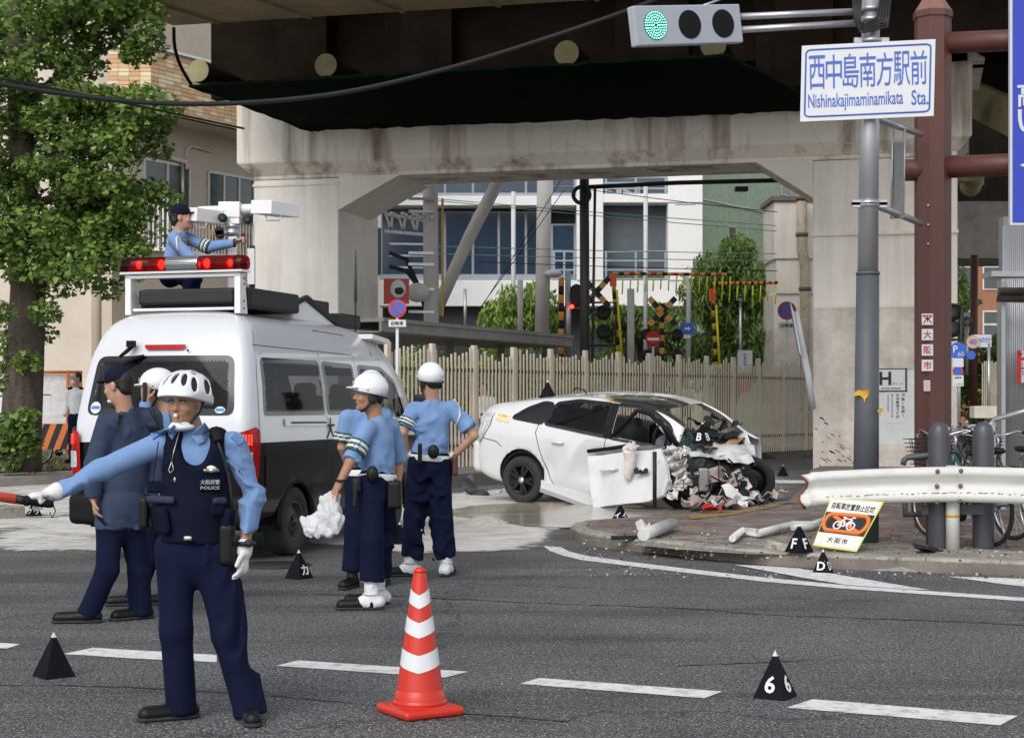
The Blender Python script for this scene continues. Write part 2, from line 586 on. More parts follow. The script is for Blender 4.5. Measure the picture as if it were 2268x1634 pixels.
# ================================================================ the ground
def PL(x, y, p0, n):
 """point of the plane (p0, n) seen at picture position x, y"""
 d = V(((x - CX) / FPX, 1.0, (HZ - y) / FPX)); o = V((0, 0, CH)); n = V(n)
 return o + d * ((V(p0) - o).dot(n) / d.dot(n))
def asphalt():
 m, nt, b = _nodes('asphalt')
 f = tex(nt, 'ShaderNodeTexVoronoi', 95)
 f2 = tex(nt, 'ShaderNodeTexNoise', 85, 3, .75)
 big = tex(nt, 'ShaderNodeTexNoise', .55, 5, .65)
 band = tex(nt, 'ShaderNodeTexNoise', .9, 4, .6, stretch=(.18, 1.6, 1))
 stones = ramp(nt, f2.outputs[0], [(.32, (.014, .014, .015)), (.47, (.068, .068, .070)), (.58, (.22, .22, .22)), (.68, (.60, .59, .58))])
 mid_ = tex(nt, 'ShaderNodeTexNoise', 34, 4, .8); mr = ramp(nt, mid_.outputs[0], [(.33, .38), (.5, 1.0), (.66, 2.1)])
 cells = nt.nodes.new('ShaderNodeSeparateColor'); nt.links.new(f.outputs['Color'], cells.inputs[0])
 cr = ramp(nt, cells.outputs[0], [(0, .55), (1, 1.35)])
 c1 = mixc(nt, 1.0, mixc(nt, 1.0, stones.outputs[0], mr.outputs[0], 'MULTIPLY'), cr.outputs[0], 'MULTIPLY')
 br = ramp(nt, big.outputs[0], [(.3, .58), (.7, 1.05)])
 c2 = mixc(nt, 1.0, c1, br.outputs[0], 'MULTIPLY')
 dr = ramp(nt, band.outputs[0], [(.36, .62), (.5, 1.0)])
 c3 = mixc(nt, 1.0, c2, dr.outputs[0], 'MULTIPLY')
 vc = tex(nt, 'ShaderNodeTexVoronoi', .22); vc.feature = 'DISTANCE_TO_EDGE'
 wv = tex(nt, 'ShaderNodeTexNoise', 1.3, 4, .6)
 addv = nt.nodes.new('ShaderNodeVectorMath'); addv.operation = 'ADD'
 tc = nt.nodes.new('ShaderNodeTexCoord'); nt.links.new(tc.outputs['Object'], addv.inputs[0]); nt.links.new(wv.outputs['Color'], addv.inputs[1])
 nt.links.new(addv.outputs[0], vc.inputs['Vector'])
 ck = ramp(nt, vc.outputs[0], [(0.0, .35), (.006, 1.0)])
 c4 = mixc(nt, .8, c3, ck.outputs[0], 'MULTIPLY')
 nt.links.new(c4, b.inputs['Base Color'])
 b.inputs['Roughness'].default_value = .78
 b.inputs['Specular IOR Level'].default_value = .35
 bump(nt, b, f2.outputs[0], .5, .008)
 return m
M_asph = asphalt()
M_paint = mat('road_paint', (.72, .72, .70), .7, var=.06, scale=30, dirt=.8, dirtcol=(.13, .13, .13), dscale=11, bmp=.4, bscale=200, bdist=.004)
road = sheet('road', [(-400, -60), (400, -60), (400, 600), (-400, 600)], 0.0, M_asph)
tag(road, 'dark grey asphalt road with coarse pale aggregate', 'road', kind='structure')
def paint(name, pts, z=.004, m=None):
 o = sheet(name, [G(x, y)[:2] for x, y in pts], z, m or M_paint, road)
 return o
for q in ([(-60, 1420), (45, 1427), (15, 1437), (-60, 1432)], [(205, 1435), (330, 1442), (480, 1451), (480, 1467), (300, 1459), (140, 1449)],
          [(660, 1463), (1038, 1488), (985, 1501), (612, 1475)], [(1194, 1502), (1600, 1532), (1560, 1547), (1152, 1515)],
          [(1800, 1549), (2254, 1586), (2215, 1607), (1742, 1568)]):
 paint('lane_dash', q)
paint('edge_line', [(1203, 1209), (1242, 1212), (1262, 1222), (1300, 1231), (1400, 1245), (1550, 1263), (1700, 1280), (1870, 1296), (2010, 1306), (2400, 1333),
     (2400, 1341), (2000, 1313), (1860, 1303), (1690, 1288), (1540, 1271), (1390, 1253), (1285, 1240), (1245, 1230), (1218, 1220)])
paint('gore_marking', [(1626, 1252), (1700, 1255), (1770, 1260), (1845, 1272), (1940, 1288), (2010, 1300), (2060, 1308), (2005, 1306), (1935, 1301), (1870, 1296), (1790, 1283), (1700, 1266)], .008)
paint('gore_marking', [(2098, 1277), (2180, 1279), (2400, 1287), (2400, 1312), (2230, 1295)])
for q in ([(-80, 1081), (165, 1068), (172, 1086), (-80, 1096)], [(-80, 1111), (175, 1100), (182, 1112), (60, 1120), (-80, 1122)],
          [(-80, 1150), (180, 1146), (190, 1163), (-80, 1170)], [(-80, 1196), (200, 1191), (330, 1200), (-80, 1211)],
          [(1010, 1100), (1110, 1098), (1100, 1112), (1000, 1112)], [(1640, 1062), (1800, 1064), (1790, 1070), (1640, 1070)]):
 paint('crossing_stripe', q)
def powder_mat():
 m, nt, b = _nodes('absorbent_powder'); b.inputs['Roughness'].default_value = .9
 at = nt.nodes.new('ShaderNodeAttribute'); at.attribute_name = 'cover'
 n = tex(nt, 'ShaderNodeTexNoise', 1.6, 9, .72, stretch=(1, .55, 1))
 n2 = tex(nt, 'ShaderNodeTexNoise', 9, 5, .7, stretch=(.25, 1.3, 1))
 a1 = nt.nodes.new('ShaderNodeMath'); a1.operation = 'ADD'; nt.links.new(at.outputs['Fac'], a1.inputs[0]); nt.links.new(n.outputs[0], a1.inputs[1])
 a2 = nt.nodes.new('ShaderNodeMath'); a2.operation = 'MULTIPLY_ADD'; nt.links.new(n2.outputs[0], a2.inputs[0]); a2.inputs[1].default_value = .5; nt.links.new(a1.outputs[0], a2.inputs[2])
 r = ramp(nt, a2.outputs[0], [(.86, 0.0), (1.12, 1.0)])
 nt.links.new(r.outputs[0], b.inputs['Alpha'])
 n3 = tex(nt, 'ShaderNodeTexNoise', 2.4, 6, .7)
 c = ramp(nt, n3.outputs[0], [(.3, (.40, .37, .33)), (.62, (.66, .64, .60))])
 nt.links.new(c.outputs[0], b.inputs['Base Color'])
 n4 = tex(nt, 'ShaderNodeTexNoise', 60, 4, .7); bump(nt, b, n4.outputs[0], .5, .01)
 return m
M_pow = powder_mat()
def powder(name, poly, label, amp=.9, m=None, z=.0075, step=.22, edge=.8, cat='powder'):
 pts = [V(G(x, y)[:2]) for x, y in poly]
 vs, fs, N = tri2d(pts, step)
 me = bpy.data.meshes.new(name); me.from_pydata([(v.x, v.y, z) for v in vs], [], fs); me.materials.append(m or M_pow)
 at = me.attributes.new('cover', 'FLOAT', 'POINT')
 def ed(p):
  return min((p - (a + (b - a) * max(0, min(1, (p - a).dot(b - a) / max(1e-9, (b - a).length_squared))))).length for a, b in zip(pts, pts[1:] + pts[:1]))
 at.data.foreach_set('value', [amp * min(1, ed(v) / edge) - .15 for v in vs])
 return tag(link(name, me), label, cat, kind='stuff')
powder('absorbent_powder', [(560, 1128), (660, 1105), (800, 1098), (960, 1092), (1100, 1080), (1240, 1090), (1280, 1110), (1230, 1140), (1290, 1160), (1270, 1180), (1255, 1200), (1215, 1222), (1080, 1228), (900, 1232), (700, 1215), (560, 1190)],
       'white absorbent powder strewn over the road before the wrecked car')
powder('absorbent_powder', [(-150, 1060), (180, 1056), (330, 1090), (420, 1150), (420, 1215), (200, 1232), (-150, 1230)], 'thin white powder smeared over the crossing stripes left of the van', amp=.42)
powder('absorbent_powder', [(1640, 1052), (1790, 1050), (1800, 1082), (1650, 1098)], 'white powder streaks behind the wrecked front end', amp=.4, step=.3)
M_mud = mat('wet_mud', (.30, .255, .20), .22, var=.22, scale=2.2, spec=.5, dirt=.5, dirtcol=(.42, .38, .32), dscale=3)
def mud_mat():
 m, nt, b = _nodes('mud_film'); b.inputs['Roughness'].default_value = .16
 at = nt.nodes.new('ShaderNodeAttribute'); at.attribute_name = 'cover'
 n = tex(nt, 'ShaderNodeTexNoise', 2.0, 7, .65, stretch=(.6, 1, 1))
 a1 = nt.nodes.new('ShaderNodeMath'); a1.operation = 'ADD'; nt.links.new(at.outputs['Fac'], a1.inputs[0]); nt.links.new(n.outputs[0], a1.inputs[1])
 r = ramp(nt, a1.outputs[0], [(.52, 0.0), (.66, .97)]); nt.links.new(r.outputs[0], b.inputs['Alpha'])
 c = ramp(nt, n.outputs[0], [(.3, (.20, .165, .125)), (.5, (.33, .285, .225)), (.72, (.48, .44, .38))]); nt.links.new(c.outputs[0], b.inputs['Base Color'])
 return m
M_film = mud_mat()
powder('muddy_water', [(940, 1136), (1020, 1121), (1150, 1112), (1320, 1112), (1500, 1122), (1690, 1122), (1730, 1130), (1600, 1146), (1440, 1158), (1290, 1172), (1180, 1172), (1080, 1160)],
       'shallow tan muddy puddle below the wrecked car', amp=.7, m=M_film, z=.014, edge=.5, cat='puddle')
hp = MB(); c0 = G(1066, 1160); rg = random.Random(3); nr, na = 9, 26; vs = [(c0.x, c0.y, .10)]
for i in range(1, nr + 1):
 for k in range(na):
  t = 2 * math.pi * k / na; r = i / nr
  h = .11 * (1 - r) ** 1.1 * (1 + .5 * math.sin(3 * t + 1) * r) + rg.uniform(-.012, .012) * (1 - r)
  vs.append((c0.x + .36 * r * math.cos(t) * (1 + .15 * math.sin(2 * t)), c0.y + .30 * r * math.sin(t), max(.002, h) if i < nr else 0))
fs = [(0, 1 + k, 1 + (k + 1) % na) for k in range(na)]
for i in range(nr - 1):
 for k in range(na): fs.append((1 + i * na + k, 1 + (i + 1) * na + k, 1 + (i + 1) * na + (k + 1) % na, 1 + i * na + (k + 1) % na))
hp.add(vs, fs, True)
tag(hp.build('powder_heap', mat('powder_lumps', (.6, .57, .52), .95, var=.2, scale=22, bmp=1.0, bscale=45, bdist=.03)), 'small heap of white absorbent powder on the wet road', 'powder')
b = MB().lathe([(0.0, .0), (.33, .0), (.33, .006), (.0, .006)], n=32); mh = b.build('manhole_cover', mat('cast_iron', (.05, .045, .04), .6, .5, bmp=.6, bscale=60), None); mh.location = G(608, 1252); mh.location.z = .004
tag(mh, 'round dark iron manhole cover beside the van wheel', 'manhole cover')
M_tar = mat('tar_seam', (.016, .016, .017), .6, var=.3, scale=9)
for pts, w in (([(700, 1316), (900, 1322), (1250, 1338), (1500, 1346), (1700, 1362), (2000, 1372), (2300, 1385)], .018), ([(-40, 1516), (250, 1520), (600, 1540), (900, 1570), (1300, 1600)], .014), ([(1500, 1475), (1660, 1468), (1800, 1462)], .012)):
 L_ = []; rgt_ = random.Random(len(pts))
 for (x0, y0), (x1, y1) in zip(pts, pts[1:]):
  for i in range(10): t_ = i / 10; L_.append(G(x0 + (x1 - x0) * t_, y0 + (y1 - y0) * t_ + rgt_.uniform(-1.2, 1.2)))
 ws_ = [w * rgt_.uniform(.25, 1.2) for _ in L_]
 MB().add([(p.x, p.y + q, .003) for p, q in zip(L_, ws_)] + [(p.x, p.y - q, .003) for p, q in zip(L_, ws_)], [(len(L_) + i, len(L_) + i + 1, i + 1, i) for i in range(len(L_) - 1)]).build('tar_seam', M_tar, road)
M_kerb = mat('kerb_concrete', (.34, .315, .27), .85, var=.25, scale=3, bmp=.6, bscale=60, dirt=.9, dirtcol=(.07, .07, .045), dscale=3.2)
M_pave = mat('pavement', (.17, .145, .125), .85, var=.3, scale=2.5, bmp=.5, bscale=70, dirt=.6, dirtcol=(.30, .28, .25), dscale=1.3)
def polyline(pts, step):
 out = [pts[0]]; acc = 0.0
 for a, b in zip(pts, pts[1:]):
  L = (b - a).length; t = 0
  while acc + (L - t) >= step:
   t += step - acc; acc = 0; out.append(a + (b - a) * (t / L))
  acc += L - t
 if acc > step * .3: out.append(pts[-1])
 return out
def kerb_row(pts, parent, step=.6, w=.17, h=.13, z0=0.0, m=None, side=1):
 pl = polyline([V(p[:2]) for p in pts], step)
 for i, (a, c) in enumerate(zip(pl, pl[1:])):
  d = (c - a).normalized(); n = V((-d.y, d.x)) * side
  dz = random.uniform(-.006, .006); a2, c2 = a + d * .004, c - d * .004; ch = .02
  prof = [(0, z0 - .02), (0.02, h - ch + dz), (.02 + ch, h + dz), (w, h + dz), (w, z0 - .02)]
  vs = [(*(p + n * o)[:2], z) for p in (a2, c2) for o, z in prof]; k = len(prof)
  fs = [tuple(range(k)), tuple(range(k, 2 * k))[::-1]] + [(j, k + j, k + (j + 1) % k, (j + 1) % k) for j in range(k)]
  if side < 0: fs = [f[::-1] for f in fs]
  MB().add(vs, [f[::-1] for f in fs]).build('kerb_stone', m or M_kerb, parent, world=True)
isl_front = [G(x, y, .0) for x, y in [(1300, 1170), (1268, 1180), (1262, 1190), (1285, 1202), (1340, 1213), (1420, 1222), (1500, 1231), (1600, 1241), (1700, 1251), (1850, 1260), (2000, 1265), (2268, 1276), (2700, 1290)]]
isl_back = [G(x, y, .0) for x, y in [(2900, 1010), (2268, 1010), (1900, 1016), (1795, 1050), (1785, 1085), (1750, 1120), (1640, 1142), (1520, 1154), (1400, 1162)]]
island = sheet('pavement', [p[:2] for p in isl_front[2:] + isl_back + isl_front[:2]], .095, M_pave, th=.12)
tag(island, 'worn reddish brick pavement of the street corner with debris', 'pavement', kind='structure')
kerb_row(isl_front[1:], island, step=.62, w=.18, h=.125, side=1)
M_brick = [mat('paver_%d' % i, c, .85, var=.3, scale=6, bmp=.4, bscale=90, dirt=.7, dirtcol=(.30, .285, .26), dscale=1.1) for i, c in enumerate([(.17, .105, .09), (.14, .10, .085), (.20, .155, .13), (.15, .13, .12)])]
inside = [V(p[:2]) for p in [p + V((0, .0, 0)) for p in isl_front[2:]] + isl_back + isl_front[:2]]
def fr(p): return min((p - (a + (b - a) * max(0, min(1, (p - a).dot(b - a) / max(1e-9, (b - a).length_squared))))).length for a, b in zip(inside, inside[1:] + inside[:1]))
pav = []; rot = R(-9); ca, sa = math.cos(rot), math.sin(rot)
for i in range(-20, 120):
 for j in range(-90, 90):
  u, w = i * .203 + (.1 if j % 2 else 0), j * .103
  p = V((1.2 + u * ca - w * sa, 20 + u * sa + w * ca))
  if 15 < p.y < 27 and p.x < 7.4 and inpoly(p, inside) and fr(p) > .25: pav.append(p)
pav.sort(key=lambda p: p.length)
pm = []
for m in M_brick:
 me_o = MB().box((0, 0, 0), (.197, .097, .03)).build('brick', m, island); pm.append(me_o)
first = {}
rest = MB()
for k, p in enumerate(pav):
 mi_ = random.choice([0, 0, 1, 2, 3]); dz = random.uniform(-.004, .004)
 if k < 296:
  o = pm[mi_] if mi_ not in first else clone(pm[mi_], island)
  first[mi_] = 1
  o.location = (p.x, p.y, .083 + dz); o.rotation_euler = (random.uniform(-.02, .02), random.uniform(-.02, .02), rot)
 else: rest.mi(mi_).box((p.x, p.y, .083 + dz), (.197, .097, .03), rot)
tag(rest.build('brick_paving', M_brick, island), kind='stuff')
M_tact = mat('worn_yellow_paint', (.30, .17, .04), .8, var=.3, scale=5, dirt=.8, dirtcol=(.2, .17, .13), dscale=5)
sheet('tactile_strip', [G(x, y, .1)[:2] for x, y in [(1520, 1142), (1640, 1130), (1760, 1112), (1790, 1100), (1795, 1106), (1720, 1122), (1620, 1140), (1530, 1150)]], .104, M_tact, island)
sheet('tactile_strip', [G(x, y, .1)[:2] for x, y in [(1700, 1120), (1800, 1108), (1960, 1092), (1960, 1096), (1800, 1112)]], .104, M_tact, island)
sheet('concrete_patch', [G(x, y, .1)[:2] for x, y in [(1400, 1206), (1470, 1188), (1620, 1186), (1780, 1190), (1960, 1198), (2268, 1222), (2268, 1240), (1850, 1232), (1640, 1226), (1500, 1216)]], .101, mat('dusty_concrete', (.26, .235, .20), .9, var=.35, scale=6, bmp=.8, bscale=50, dirt=.5, dirtcol=(.1, .09, .08), dscale=5), island)
far_front = [G(x, y, 0) for x, y in [(760, 1098), (900, 1090), (1050, 1076), (1250, 1056), (1450, 1037), (1689, 1017), (1800, 1011), (1960, 1004)]]
far_pav = sheet('pavement', [p[:2] for p in far_front] + [(16, 62), (-6, 62), (-6, 40)], .2, mat('grey_paving', (.16, .14, .12), .9, var=.2, scale=3), th=.22)
tag(far_pav, 'grey pavement strip under the picket fence', 'pavement', kind='structure')
M_kerb_d = mat('dark_kerb', (.05, .045, .04), .85, var=.3, scale=3, bmp=.4, bscale=50)
kerb_row(far_front, far_pav, step=1.0, w=.15, h=.215, m=M_kerb_d, side=1)
left_front = [G(x, y, 0) for x, y in [(-260, 1092), (0, 1079), (160, 1069), (330, 1062), (600, 1050)]]
left_pav = sheet('pavement', [p[:2] for p in left_front] + [(-4, 46), (-26, 46), (-26, 28)], .16, mat('pale_paving', (.34, .29, .26), .9, var=.15, scale=4, bmp=.3, bscale=40), th=.18)
tag(left_pav, 'pale pink paved footway behind the tree', 'pavement', kind='structure')
kerb_row(left_front, left_pav, step=.6, w=.16, h=.175, m=mat('pale_kerb', (.27, .25, .22), .9, var=.2, scale=3, dirt=.5, dirtcol=(.12, .11, .09), dscale=3), side=1)
soil = sheet('planting_bed', [G(x, y, .17)[:2] for x, y in [(-260, 1052), (0, 1047), (160, 1040), (170, 1015), (110, 995), (-260, 1000)]], .185, mat('soil', (.07, .055, .035), .95, var=.4, scale=6, bmp=1, bscale=30), left_pav)
ki = thing('kerb_island', 'short dark kerb end beside the crossing at the left edge', 'kerb', G(20, 1145))
kerb_row([G(-260, 1152), G(40, 1151), G(58, 1147)], ki, step=.7, w=.5, h=.16, m=M_kerb, side=1)
# ================================================================ viaduct
VA = R(14.0)
VU, VW = V((math.cos(VA), -math.sin(VA), 0)), V((math.sin(VA), math.cos(VA), 0))
VO = V((6.57, 35.5, 0))
def Q(s, t, z): return VO + VU * s + VW * t + V((0, 0, z))
def conc(name, col, stain=.75, lowstain=False):
 m, nt, b = _nodes(name); b.inputs['Roughness'].default_value = .85
 n = tex(nt, 'ShaderNodeTexNoise', .7, 5, .6); r = ramp(nt, n.outputs[0], [(.3, tuple(c * .88 for c in col)), (.7, tuple(min(1, c * 1.06) for c in col))])
 st = tex(nt, 'ShaderNodeTexNoise', 1.0, 5, .65, stretch=(1.3, 1.3, .10)); sr = ramp(nt, st.outputs[0], [(.50, 0.0), (.66, stain)])
 o1 = mixc(nt, sr.outputs[0], r.outputs[0], (.16, .105, .06))
 vd = tex(nt, 'ShaderNodeTexVoronoi', .42); vd.feature = 'DISTANCE_TO_EDGE'
 wv = tex(nt, 'ShaderNodeTexNoise', 2.2, 5, .6); ad = nt.nodes.new('ShaderNodeVectorMath'); ad.operation = 'MULTIPLY_ADD'; ad.inputs[1].default_value = (.5, .5, .5)
 tc = nt.nodes.new('ShaderNodeTexCoord'); nt.links.new(wv.outputs['Color'], ad.inputs[0]); nt.links.new(tc.outputs['Object'], ad.inputs[2]); nt.links.new(ad.outputs[0], vd.inputs['Vector'])
 ck = ramp(nt, vd.outputs[0], [(0.0, .35), (.0055, 1.0)]); o2 = mixc(nt, .38 if stain > .3 else 0.0, o1, ck.outputs[0], 'MULTIPLY')
 if lowstain:
  g = tex(nt, 'ShaderNodeTexNoise', 1.6, 7, .7)
  sp = nt.nodes.new('ShaderNodeSeparateXYZ'); nt.links.new(tc.outputs['Object'], sp.inputs[0])
  zr = nt.nodes.new('ShaderNodeMapRange'); zr.inputs[1].default_value = 3.6; zr.inputs[2].default_value = 3.5; nt.links.new(sp.outputs[2], zr.inputs[0])
  gr = ramp(nt, g.outputs[0], [(.35, .10), (.65, .55)]); ml = nt.nodes.new('ShaderNodeMath'); ml.operation = 'MULTIPLY'
  nt.links.new(gr.outputs[0], ml.inputs[0]); nt.links.new(zr.outputs[0], ml.inputs[1]); o2 = mixc(nt, ml.outputs[0], o2, (.24, .19, .145))
 nt.links.new(o2, b.inputs['Base Color'])
 n3 = tex(nt, 'ShaderNodeTexNoise', 18, 4, .6); bump(nt, b, n3.outputs[0], .25, .01)
 return m
M_conc = conc('viaduct_concrete', (.80, .745, .67), .8)
M_conc_c = conc('column_concrete', (.86, .815, .75), .2)
M_conc_l = conc('stained_column_concrete', (.80, .745, .675), .25, True)
pier = thing('viaduct_pier', 'massive cream concrete portal pier carrying the elevated railway', 'pier', VO)
def qface(poly, t0, t1, name, m, bevel=.03):
 b = MB().extrude([Q(s, t0, z) for s, z in poly], VW * (t1 - t0))
 return b.build(name, m, pier, world=True, bevel=bevel)
qface([(-13.1, 0), (-10.97, 0), (-10.97, 6.0), (-10.97, 6.75), (-13.1, 6.75)], 0, 2.9, 'column', M_conc_c)
qface([(0, 0), (3.05, 0), (3.05, 6.75), (0, 6.75)], 0, 2.6, 'column', M_conc_l)
qface([(-10.97, 6.0), (-9.45, 6.78), (-10.97, 6.78)], .004, 2.3, 'haunch', M_conc_c, 0)
qface([(0, 5.95), (0, 6.78), (-1.25, 6.78)], .004, 1.74, 'haunch', M_conc_l, 0)
qface([(-13.1, 6.76), (3.05, 6.76), (3.05, 7.05), (-13.1, 7.05)], .0, 1.75, 'soffit_beam', M_conc)
cb = MB()
for (t, z, ds) in ((0, 0, 0),): pass
prof = [(-.02, 6.85), (-.3, 7.12), (-.3, 8.72), (2.0, 8.72), (2.0, 7.12), (1.77, 6.85)]
vs = [Q(-13.12 if (z < 7) else -13.42, t, z) for t, z in prof] + [Q(3.07 if (z < 7) else 3.35, t, z) for t, z in prof]
k = len(prof)
cb.add(vs, [tuple(range(k)), tuple(range(k, 2 * k))[::-1]] + [(j, k + j, k + (j + 1) % k, (j + 1) % k) for j in range(k)])
cb.build('cap_beam', M_conc, pier, world=True, bevel=.03)
MB().extrude([Q(3.25, -.45, 8.72), Q(3.6, -.45, 8.72), Q(3.25, -.45, 8.95)], VW * 3.6).build('coping', M_conc, pier, world=True)
for z, w in ((5.1, .06), (3.52, .012)):
 qface([(-.02 if z > 4 else -.008, z), (3.07, z), (3.07, z + (.07 if z > 4 else .012)), (-.02 if z > 4 else -.008, z + (.07 if z > 4 else .012))], -w, 2.62, 'string_course', M_conc_l, 0)
qface([(-13.12, 6.60), (-10.95, 6.60), (-10.95, 6.66), (-13.12, 6.66)], -.03, 2.95, 'string_course', M_conc_c, 0)
M_scr = [mat('red_scrape', (.28, .06, .04), .8), mat('dark_scrape', (.07, .07, .09), .8)]
for i in range(46):
 s, z = random.uniform(0.02, 1.25), random.uniform(.05, 1.25); L = random.uniform(.04, .22)
 if s > .1 + (1.3 - z) * .9: continue
 b = MB(); n = 6; a = random.uniform(-.45, -.15)
 pts = [(s + L * j / n, z + a * L * j / n - .3 * L * (j / n) ** 2 + random.uniform(-.004, .004)) for j in range(n + 1)]
 w = random.uniform(.006, .022)
 vs = [Q(p[0], -.004, p[1] + w * math.sin(math.pi * j / n)) for j, p in enumerate(pts)] + [Q(p[0], -.004, p[1] - w * math.sin(math.pi * j / n) - .001) for j, p in enumerate(pts)]
 b.add(vs, [(n + 1 + j, n + 2 + j, j + 1, j) for j in range(n)]).build('scrape_mark', random.choice(M_scr), pier, world=True)
rc_ = thing('rear_pier_column', 'narrow cream concrete column behind the pier with a stepped ledge', 'column', P(1760, 1000, 47))
b = MB(); dd = 47.0
xl, xr = P(1714, 0, dd).x, P(1812, 0, dd).x
b.bb(xl, xr, dd, dd + 2, 0, P(0, 650, dd).z); b.build('lower_shaft', M_conc_l, rc_, world=True, bevel=.02)
MB().bb(xl - .0, xr, dd - .12, dd + 2, P(0, 574, dd).z, P(0, 446, dd).z).build('upper_shaft', M_conc_l, rc_, world=True, bevel=.02)
MB().bb(xl + .06, xr, dd - .06, dd + 2, P(0, 650, dd).z, P(0, 574, dd).z).build('neck', M_conc_l, rc_, world=True)
MB().bb(xl - .1, xr, dd - .2, dd + 2, P(0, 446, dd).z, P(0, 436, dd).z).build('ledge', mat('dark_ledge', (.18, .15, .13), .8), rc_, world=True)
dp = thing('drain_pipe', 'cream vertical drain pipe on the column beside the pier', 'pipe', P(1778, 1000, 46.4))
pp = [(1776, 430), (1776, 556), (1780, 572), (1783, 590), (1783, 800), (1786, 1004)]
MB().path([P(x, y, 46.4) for x, y in pp], .15, 12).build('pipe', mat('cream_pipe', (.45, .38, .28), .6, var=.2, dirt=.7, dirtcol=(.1, .07, .04), dscale=1.5), dp, world=True)
for y in (440, 640, 520, 905):
 x = 1776 if y < 570 else 1783
 MB().tube(P(x, y - 4, 46.4), P(x, y + 4, 46.4), .18, n=12).build('pipe_collar', mat('dark_collar', (.12, .09, .07), .6), dp, world=True)
M_gird = mat('brown_girder', (.30, .23, .13), .7, var=.2, scale=1.2, dirt=.4, dirtcol=(.08, .06, .04), dscale=.8)
M_dark = mat('shadow_steel', (.010, .008, .007), .9, var=.3, scale=2, spec=.03)  # near-black base colour carries the shade under the deck
M_post = mat('shadow_brown_steel', (.014, .010, .007), .9, var=.3, scale=1.5, spec=.03)  # girder brown darkened, under-deck shade put into the colour
deck = thing('railway_deck', 'dark elevated railway deck with brown girders spanning the street', 'bridge', Q(-5, -3, 9))
A = P(385, 57, 32.4); far_r = A + VU * 24
b = MB().extrude([A, far_r, far_r + V((-1.7, -3, 0)), A + V((-1.73, -3, 0))], (0, 0, .25)); b.build('soffit_plate', M_gird, deck, world=True)
for i in range(5):
 o = A + V((-1.15, -2.0, 0)) * .02 + VU * (1.0 + i * 1.9)
 MB().extrude([o + V((0, 0, -.001)), o + VU * .05 + V((0, 0, -.001)), o + VU * .05 + V((-1.7, -2.95, -.001)), o + V((-1.7, -2.95, -.001))], (0, 0, -.05)).build('soffit_rib', M_gird, deck, world=True)
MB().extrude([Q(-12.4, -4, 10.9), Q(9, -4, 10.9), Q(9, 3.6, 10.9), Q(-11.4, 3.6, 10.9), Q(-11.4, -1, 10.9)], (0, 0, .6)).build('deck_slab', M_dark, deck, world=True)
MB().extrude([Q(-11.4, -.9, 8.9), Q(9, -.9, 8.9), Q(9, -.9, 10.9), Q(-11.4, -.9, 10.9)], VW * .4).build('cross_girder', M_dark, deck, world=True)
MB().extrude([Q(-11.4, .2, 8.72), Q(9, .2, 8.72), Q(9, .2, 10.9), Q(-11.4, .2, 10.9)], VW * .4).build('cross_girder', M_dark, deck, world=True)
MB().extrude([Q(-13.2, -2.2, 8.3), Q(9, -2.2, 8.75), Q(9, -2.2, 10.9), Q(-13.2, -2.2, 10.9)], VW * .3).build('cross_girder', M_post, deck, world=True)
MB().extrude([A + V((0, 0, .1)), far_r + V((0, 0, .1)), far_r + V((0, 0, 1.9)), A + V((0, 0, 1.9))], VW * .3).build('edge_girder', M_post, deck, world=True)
M_disc = mat('pale_end_plate', (.36, .32, .17), .7, var=.1, dirt=.3, dirtcol=(.1, .08, .04))
for x, y, r in ((440, 157, 25), (722, 145, 26), (1255, 118, 28), (1580, 101, 29)):
 d = (8.42 - CH) * FPX / (HZ - y); c = P(x, y, d); rr = r * d / FPX
 cy = MB().tube(c, c + VW * 2.0, rr, n=28).build('cross_tube', M_post, deck, world=True)
 MB().tube(c - VW * .02, c + VW * .0, rr * .985, n=28).build('end_plate', M_disc, cy, world=True)
 c2 = c + VU * 1.05 + VW * 1.7
 MB().extrude([c2 + V((0, 0, -.55)), c2 + VU * 1.15 + V((0, 0, -.55)), c2 + VU * 1.15 + V((0, 0, 2.4)), c2 + V((0, 0, 2.4))], VW * 1.0).build('bearing_post', M_post, deck, world=True)
 c3 = c2 + VU * -.42 + VW * .25
 MB().extrude([c3 + V((0, 0, -.4)), c3 + VU * .42 + V((0, 0, -.4)), c3 + VU * .42 + V((0, 0, 2.4)), c3 + V((0, 0, 2.4))], VW * .5).build('bearing_post', M_post, deck, world=True)
def netmat():
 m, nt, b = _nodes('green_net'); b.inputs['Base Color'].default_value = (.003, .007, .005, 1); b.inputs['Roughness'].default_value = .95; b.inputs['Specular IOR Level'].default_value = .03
 return m
M_net = netmat()
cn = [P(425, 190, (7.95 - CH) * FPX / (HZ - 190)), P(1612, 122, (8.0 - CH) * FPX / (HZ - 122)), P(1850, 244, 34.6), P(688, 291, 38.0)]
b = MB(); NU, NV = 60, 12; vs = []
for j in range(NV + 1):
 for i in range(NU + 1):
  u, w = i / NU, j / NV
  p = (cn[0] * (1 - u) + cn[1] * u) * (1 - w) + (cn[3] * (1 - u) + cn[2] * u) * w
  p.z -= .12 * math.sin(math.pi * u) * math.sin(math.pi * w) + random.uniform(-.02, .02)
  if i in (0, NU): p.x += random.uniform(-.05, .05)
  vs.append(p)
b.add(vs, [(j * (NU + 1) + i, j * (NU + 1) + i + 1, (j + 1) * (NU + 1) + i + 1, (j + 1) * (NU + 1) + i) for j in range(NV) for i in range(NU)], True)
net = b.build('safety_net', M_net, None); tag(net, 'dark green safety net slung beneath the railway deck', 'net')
edge = [vs[j * (NU + 1) + NU] for j in range(NV + 1)]; edge0 = [vs[j * (NU + 1)] for j in range(NV + 1)]; edge2 = [vs[i] for i in range(NU + 1)]
